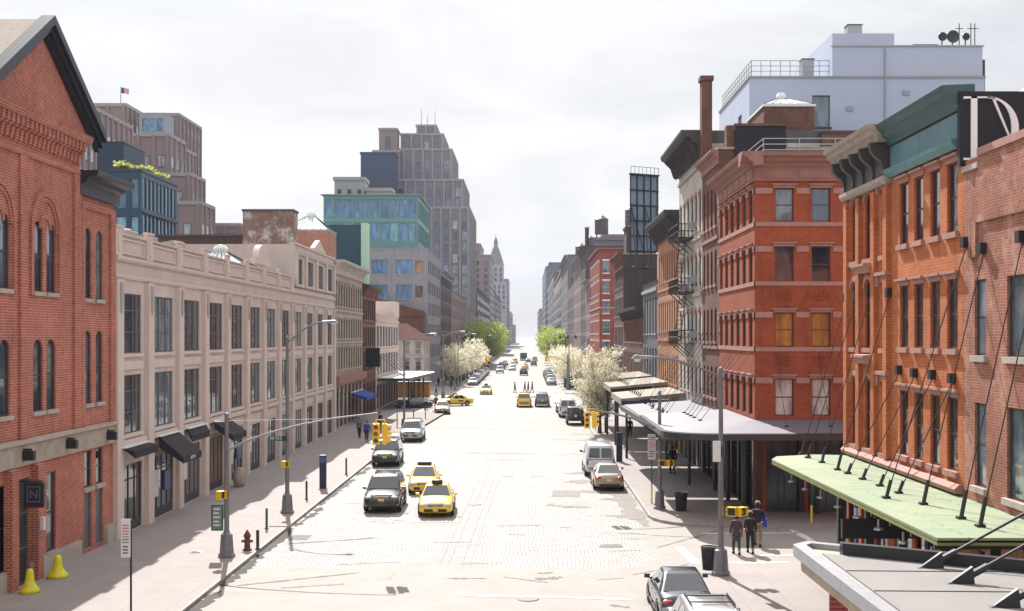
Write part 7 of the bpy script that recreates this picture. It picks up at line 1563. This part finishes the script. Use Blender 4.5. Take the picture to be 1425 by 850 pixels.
for i in range(8): plant((tB, tC)[i % 2], -12.9-random.uniform(0, .4), 222+i*13, f'{ordn[i]} blossom tree past the avenue on the north pavement', random.uniform(0, 6), random.uniform(.85, 1.08), GL)
for i in range(9): plant((tC, tB)[i % 2], 8.0+random.uniform(0, .4), 208+i*13, f'{ordn[i]} blossom tree past the avenue on the south pavement', random.uniform(0, 6), random.uniform(.72, .9), GR)
for i, (x, y, s) in enumerate(((-12.4, 345, 1.0), (-11.9, 372, 1.0), (-12.6, 400, .95), (8.8, 350, .8), (8.6, 380, .85), (8.8, 410, .9))): plant(tD, x, y, ['large fresh green tree foremost on the north side', 'green tree behind the large foremost one', 'third green tree on the north side', 'foremost green tree on the south side', 'second green tree on the south side', 'third green tree on the south side'][i], i*1.3, s, 'fresh green trees down the street', name='green_tree')
# rooftop greenery on the dark glass block
for i, (x, y) in enumerate(((-40.2, 125), (-40.2, 130), (-41.5, 122.2))):
    rnd = random.Random(i); vs = []; fs = []
    for k in range(450):
        p = Vector((rnd.gauss(0, .3), rnd.gauss(0, .7), abs(rnd.gauss(.05, .16)))); s = rnd.uniform(.06, .14); u = Vector((rnd.uniform(-1, 1), rnd.uniform(-1, 1), rnd.uniform(-1, 1))).normalized(); v = u.orthogonal(); n_ = len(vs); vs += [tuple(p-u*s), tuple(p+v*s), tuple(p+u*s), tuple(p-v*s)]; fs.append((n_, n_+1, n_+2, n_+3))
    me = bpy.data.meshes.new('shrub'); me.from_pydata(vs, [], fs); me.materials.append(M_GREENL); t = thing('planter_shrub', ['roof garden shrubs at the near corner of the dark glass block', 'roof garden shrubs further along the dark glass block', 'pale shrubs near the pavilion on the dark glass block'][i], 'shrub', (x, y, 26.5)); link('foliage', me, t, (0, 0, .3)); mb = MB(); mb.box(x-.4, x+.4, y-1.5 if i < 2 else y-.4, y+1.5 if i < 2 else y+.4, 26.5, 26.8); mb.build('planter', M_CHAR, t)
# ================================================================ PEOPLE
def skinmesh(name, V, E, Rr, m, sub=1, root=0):
    me = bpy.data.meshes.new(name); me.from_pydata(V, E, []); o = link('tmp', me)
    o.modifiers.new('skin', 'SKIN'); 
    for i, r in enumerate(Rr): me.skin_vertices[0].data[i].radius = (r, r) if not isinstance(r, tuple) else r
    me.skin_vertices[0].data[root].use_root = True
    if sub: s = o.modifiers.new('s', 'SUBSURF'); s.levels = sub; s.render_levels = sub
    out = evalmesh(o); out.materials.clear(); out.materials.append(m); out.polygons.foreach_set('use_smooth', [True]*len(out.polygons)); return out
SKIN = mat('skin', (.42, .24, .17), .6, var=.05, obj=True)
def cloth(n, c): return mat('cloth_'+n, c, .85, var=.15, scale=8, obj=True)
C_BLK = cloth('black', (.015, .015, .018)); C_NAVY = cloth('navy', (.012, .014, .04)); C_BLUE = cloth('royal_blue', (.03, .05, .38)); C_KHAKI = cloth('khaki', (.22, .19, .14)); C_PLUM = cloth('plum', (.07, .04, .06)); C_TEAL = cloth('teal', (.03, .07, .08)); C_GREY = cloth('grey', (.14, .14, .15)); C_WHITE = cloth('off_white', (.55, .53, .50)); C_RED = cloth('rust', (.25, .06, .04)); C_TAN = cloth('tan', (.42, .33, .2))
HAIR = mat('dark_hair', (.02, .014, .01), .7, var=.2, scale=20, obj=True); HATM = mat('pale_cap', (.40, .36, .30), .8, var=.1, obj=True)
def person(label, x, y, face=0, s=1.0, step=.22, coat='jacket', top=C_BLK, legs=C_BLK, hat=None, arm=(.1, -.1), bag=None, z=.15, group=None, hair=HAIR, fingers=True):
    """walks toward local +Y; step = half stride, arms swing by arm"""
    t = thing('person', label, 'person', (x, y, z), R(face), group); t.scale = (s, s, s)
    V = [(0, 0, .96), (0, .0, 1.12), (0, .01, 1.30), (0, 0, 1.43), (0, .0, 1.50), (0, .02, 1.57), (0, .03, 1.66), (0, .02, 1.73)]; E = [(i, i+1) for i in range(7)]; Rr = [.13, .12, (.16, .11), (.12, .085), .055, .075, .092, .055]
    for sd, st, ar in ((-1, step, arm[0]), (1, -step, arm[1])):
        n = len(V)
        V += [(sd*.17, 0, 1.41), (sd*.22, -.03+ar*.4, 1.13), (sd*.23, ar+.04, .88), (sd*.225, ar*1.15+.06, .80)]; E += [(3, n), (n, n+1), (n+1, n+2), (n+2, n+3)]; Rr += [.06, .042, .03, (.036, .018)]
        if fingers:
            hx, hy, hz = V[n+3]
            for k in range(4):
                q = len(V); yo = -.027+.018*k; ln = (.06, .075, .08, .065)[k]
                V += [(hx, hy+yo, hz-.045), (hx-sd*.012, hy+yo+.006, hz-.045-ln)]; E += [(n+3, q), (q, q+1)]; Rr += [.0095, .007]
            q = len(V); V += [(hx-sd*.01, hy+.045, hz+.0), (hx-sd*.018, hy+.06, hz-.045)]; E += [(n+3, q), (q, q+1)]; Rr += [.011, .008]
        n = len(V); V += [(sd*.09, 0, .90), (sd*.10, st*.62+.04, .50), (sd*.10, st-.03*(st < 0), .09 if st > 0 else .12), (sd*.105, st+.15, .035)]; E += [(0, n), (n, n+1), (n+1, n+2), (n+2, n+3)]; Rr += [.09, .058, .038, .03]
    body = link('body', skinmesh('body', V, E, Rr, SKIN, 1), t)
    # nose and ears belong to the body's look: small pieces of the head mesh
    # clothing
    Vt = [(0, 0, .97)]; Et = []; Rt = [.15]
    for sd, st in ((-1, step), (1, -step)):
        n = len(Vt); Vt += [(sd*.095, 0, .88), (sd*.10, st*.62+.04, .50), (sd*.10, st, .11)]; Et += [(0, n), (n, n+1), (n+1, n+2)]; Rt += [.108, .078, .062]
    link('trousers', skinmesh('trousers', Vt, Et, Rt, legs, 1), t)
    low = {'jacket': .84, 'coat': .46, 'sweater': .93}[coat]; flare = {'jacket': .165, 'coat': .2, 'sweater': .15}[coat]
    Vt = [(0, 0, 1.12), (0, 0, low+.06), (0, .0, 1.30), (0, 0, 1.44), (0, 0, 1.49)]; Et = [(0, 1), (0, 2), (2, 3), (3, 4)]; Rt = [(.165, .135), (flare, flare*.85), (.185, .135), (.13, .1), .07]
    for sd, ar in ((-1, arm[0]), (1, arm[1])):
        n = len(Vt); Vt += [(sd*.18, 0, 1.41), (sd*.235, -.03+ar*.4, 1.13), (sd*.24, ar+.03, .89)]; Et += [(3, n), (n, n+1), (n+1, n+2)]; Rt += [.08, .062, .048]
    link('coat' if coat == 'coat' else 'jacket', skinmesh('jacket', Vt, Et, Rt, top, 1), t)
    for sd, st in ((-1, step), (1, -step)): 
        mb = MB(); yy = st; mb.hexa([(sd*.1-.05, yy-.09, 0), (sd*.1+.05, yy-.09, 0), (sd*.1+.05, yy+.2, 0), (sd*.1-.05, yy+.2, 0), (sd*.1-.045, yy-.07, .12), (sd*.1+.045, yy-.07, .12), (sd*.1+.035, yy+.17, .05), (sd*.1-.035, yy+.17, .05)]); me = mb.mesh('shoe', C_BLK); link('shoe', me, t)
    mb = MB()
    if hat: mb.lathe([(0, .15), (.07, .14), (.105, .07), (.115, -.01), (.1, -.01)], (0, .01, 1.68), 14); mb.hexa([(-.08, .09, 1.67), (.08, .09, 1.67), (.06, .2, 1.665), (-.06, .2, 1.665), (-.08, .09, 1.69), (.08, .09, 1.69), (.06, .2, 1.68), (-.06, .2, 1.68)]); link('cap', mb.mesh('cap', hat, smooth=True), t)
    mb = MB(); mb.lathe([(0, .13), (.06, .115), (.1, .06), (.108, -.01), (.1, -.08), (.085, -.13), (.0, -.14)], (0, -.022, 1.665), 14); link('hair', mb.mesh('hair', hair, smooth=True), t)
    # face
    mb = MB(); mb.hexa([(-.014, .1, 1.615), (.014, .1, 1.615), (.01, .13, 1.62), (-.01, .13, 1.62), (-.006, .1, 1.665), (.006, .1, 1.665), (.004, .11, 1.66), (-.004, .11, 1.66)]); link('nose', mb.mesh('nose', SKIN), t)
    for sd in (-1, 1): mb = MB(); mb.lathe([(0, .008), (.01, .004), (.014, -.006)], (sd*.035, .105, 1.665), 8, 'Y'); link('eye', mb.mesh('eye', C_BLK), t)
    mb = MB(); mb.box(-.022, .022, .098, .108, 1.585, 1.592); link('mouth', mb.mesh('mouth', C_RED), t)
    if bag:
        mb = MB(); sd, m_ = bag; mb.box(sd*.3-.06, sd*.3+.06, -.13, .13, .78, 1.12); mb.path([(sd*.3, -.1, 1.12), (sd*.24, -.03, 1.46), (sd*.3, .1, 1.12)], .012, 4); b_ = link('handbag', mb.mesh('bag', m_), None, (x, y, z), R(face)); b_.scale = (s, s, s); tag(b_, {'plum': 'pale tan shoulder bag on the woman in the long plum coat', 'navy': 'bright blue bag beside the tall man in a pale cap'}.get(top.name.split('_')[1], 'small bag carried by the walking person'), 'bag')
    return t
person('person in a long plum coat with dark hair walking away, first of three', 8.95, 50.6, 0, .98, .16, 'coat', C_PLUM, C_TEAL, None, (.12, -.05), (1, C_TAN), z=.006)
person('person in short black jacket and black trousers in the middle of three', 9.6, 50.9, -8, 1.0, .2, 'jacket', C_BLK, C_BLK, HATM, (-.12, .1), z=.006)
person('tall person in navy jacket, khaki trousers and pale cap', 10.25, 52.6, -12, 1.1, .22, 'jacket', C_NAVY, C_KHAKI, HATM, (.05, .08), (1, C_BLUE), z=.006)
person('person in a bright blue jacket walking the shaded north pavement', -13.9, 103, 180, 1.05, .2, 'jacket', C_BLUE, C_NAVY)
person('person in a grey top walking beside the sandstone shopfronts', -15.1, 107, 175, 1.0, .2, 'sweater', C_GREY, C_BLK)
person('person in dark clothes at the shaded end of the paved island', -14.4, 116, 170, 1.0, .18, 'jacket', C_NAVY, C_NAVY)
person('person in white top and black trousers on the sunny avenue corner', -12.6, 148, 20, 1.05, .2, 'sweater', C_WHITE, C_BLK)
person('person in a rust jacket next to the one in the white top', -11.4, 149, 200, 1.0, .2, 'jacket', C_RED, C_NAVY)
person('person in black under the warehouse canopy', -15.5, 160, 90, 1.0, .2, 'jacket', C_BLK, C_BLK)
person('person in black jacket standing in the pale canopy shade', 9.7, 79, 10, 1.05, .1, 'jacket', C_BLK, C_NAVY)
person('person in dark coat by the canopy edge beyond the pale canopy', 9.4, 108, 180, 1.0, .2, 'coat', C_BLK, C_BLK)
for i, (x, st, c) in enumerate(((-1.95, .2, C_BLK), (-.3, .24, C_BLK), (.25, .18, C_NAVY), (.9, .22, C_PLUM))):
    person(['lone person in black crossing the far crosswalk', 'person in black striding first of the crosswalk trio', 'person in navy in the middle of the crosswalk trio', 'person in plum last of the crosswalk trio'][i], x, 195+.4*i, 90 if i else -90, 1.02, st, 'jacket', c, C_BLK, z=.006, fingers=False)
random.seed(9)
for i, (x, y, c, f, lb) in enumerate(((-15.5, 184, C_NAVY, 0, 'person in navy on the avenue before the white house'), (-14.2, 186, C_GREY, 90, 'person in grey near the orange brown stall'), (-13.2, 207, C_BLK, 180, 'person in black outside the white house'), (-14.8, 210, C_RED, 0, 'person in rust outside the white house'), (-16, 215, C_BLK, 0, 'person in black passing the white house side'), (8.6, 150, C_BLK, 0, 'person in black past the nearest blossom trees'), (8.3, 198, C_RED, 180, 'person in rust at the south avenue corner'), (9.0, 218, C_NAVY, 0, 'person in navy beyond the teal kiosk'))):
    person(lb, x, y, f, 1.0, .2, 'jacket', c, C_BLK, z=.15 if not 176 < y < 204 or x > 0 else .006, fingers=False)
# ================================================================ AIR
hz = MB(); hz.box(-420, 420, -30, 1900, -1, 110); ho = hz.build('haze', None); ho.data.materials.clear(); tag(ho, kind='stuff')
hm = bpy.data.materials.new('haze_air'); hm.use_nodes = True; hn = hm.node_tree; hn.nodes.clear()
out = hn.nodes.new('ShaderNodeOutputMaterial'); pv = hn.nodes.new('ShaderNodeVolumePrincipled'); pv.inputs['Color'].default_value = (.62, .74, 1.0, 1); pv.inputs['Density'].default_value = .0001; pv.inputs['Anisotropy'].default_value = .3
hn.links.new(pv.outputs[0], out.inputs['Volume']); ho.data.materials.append(hm)
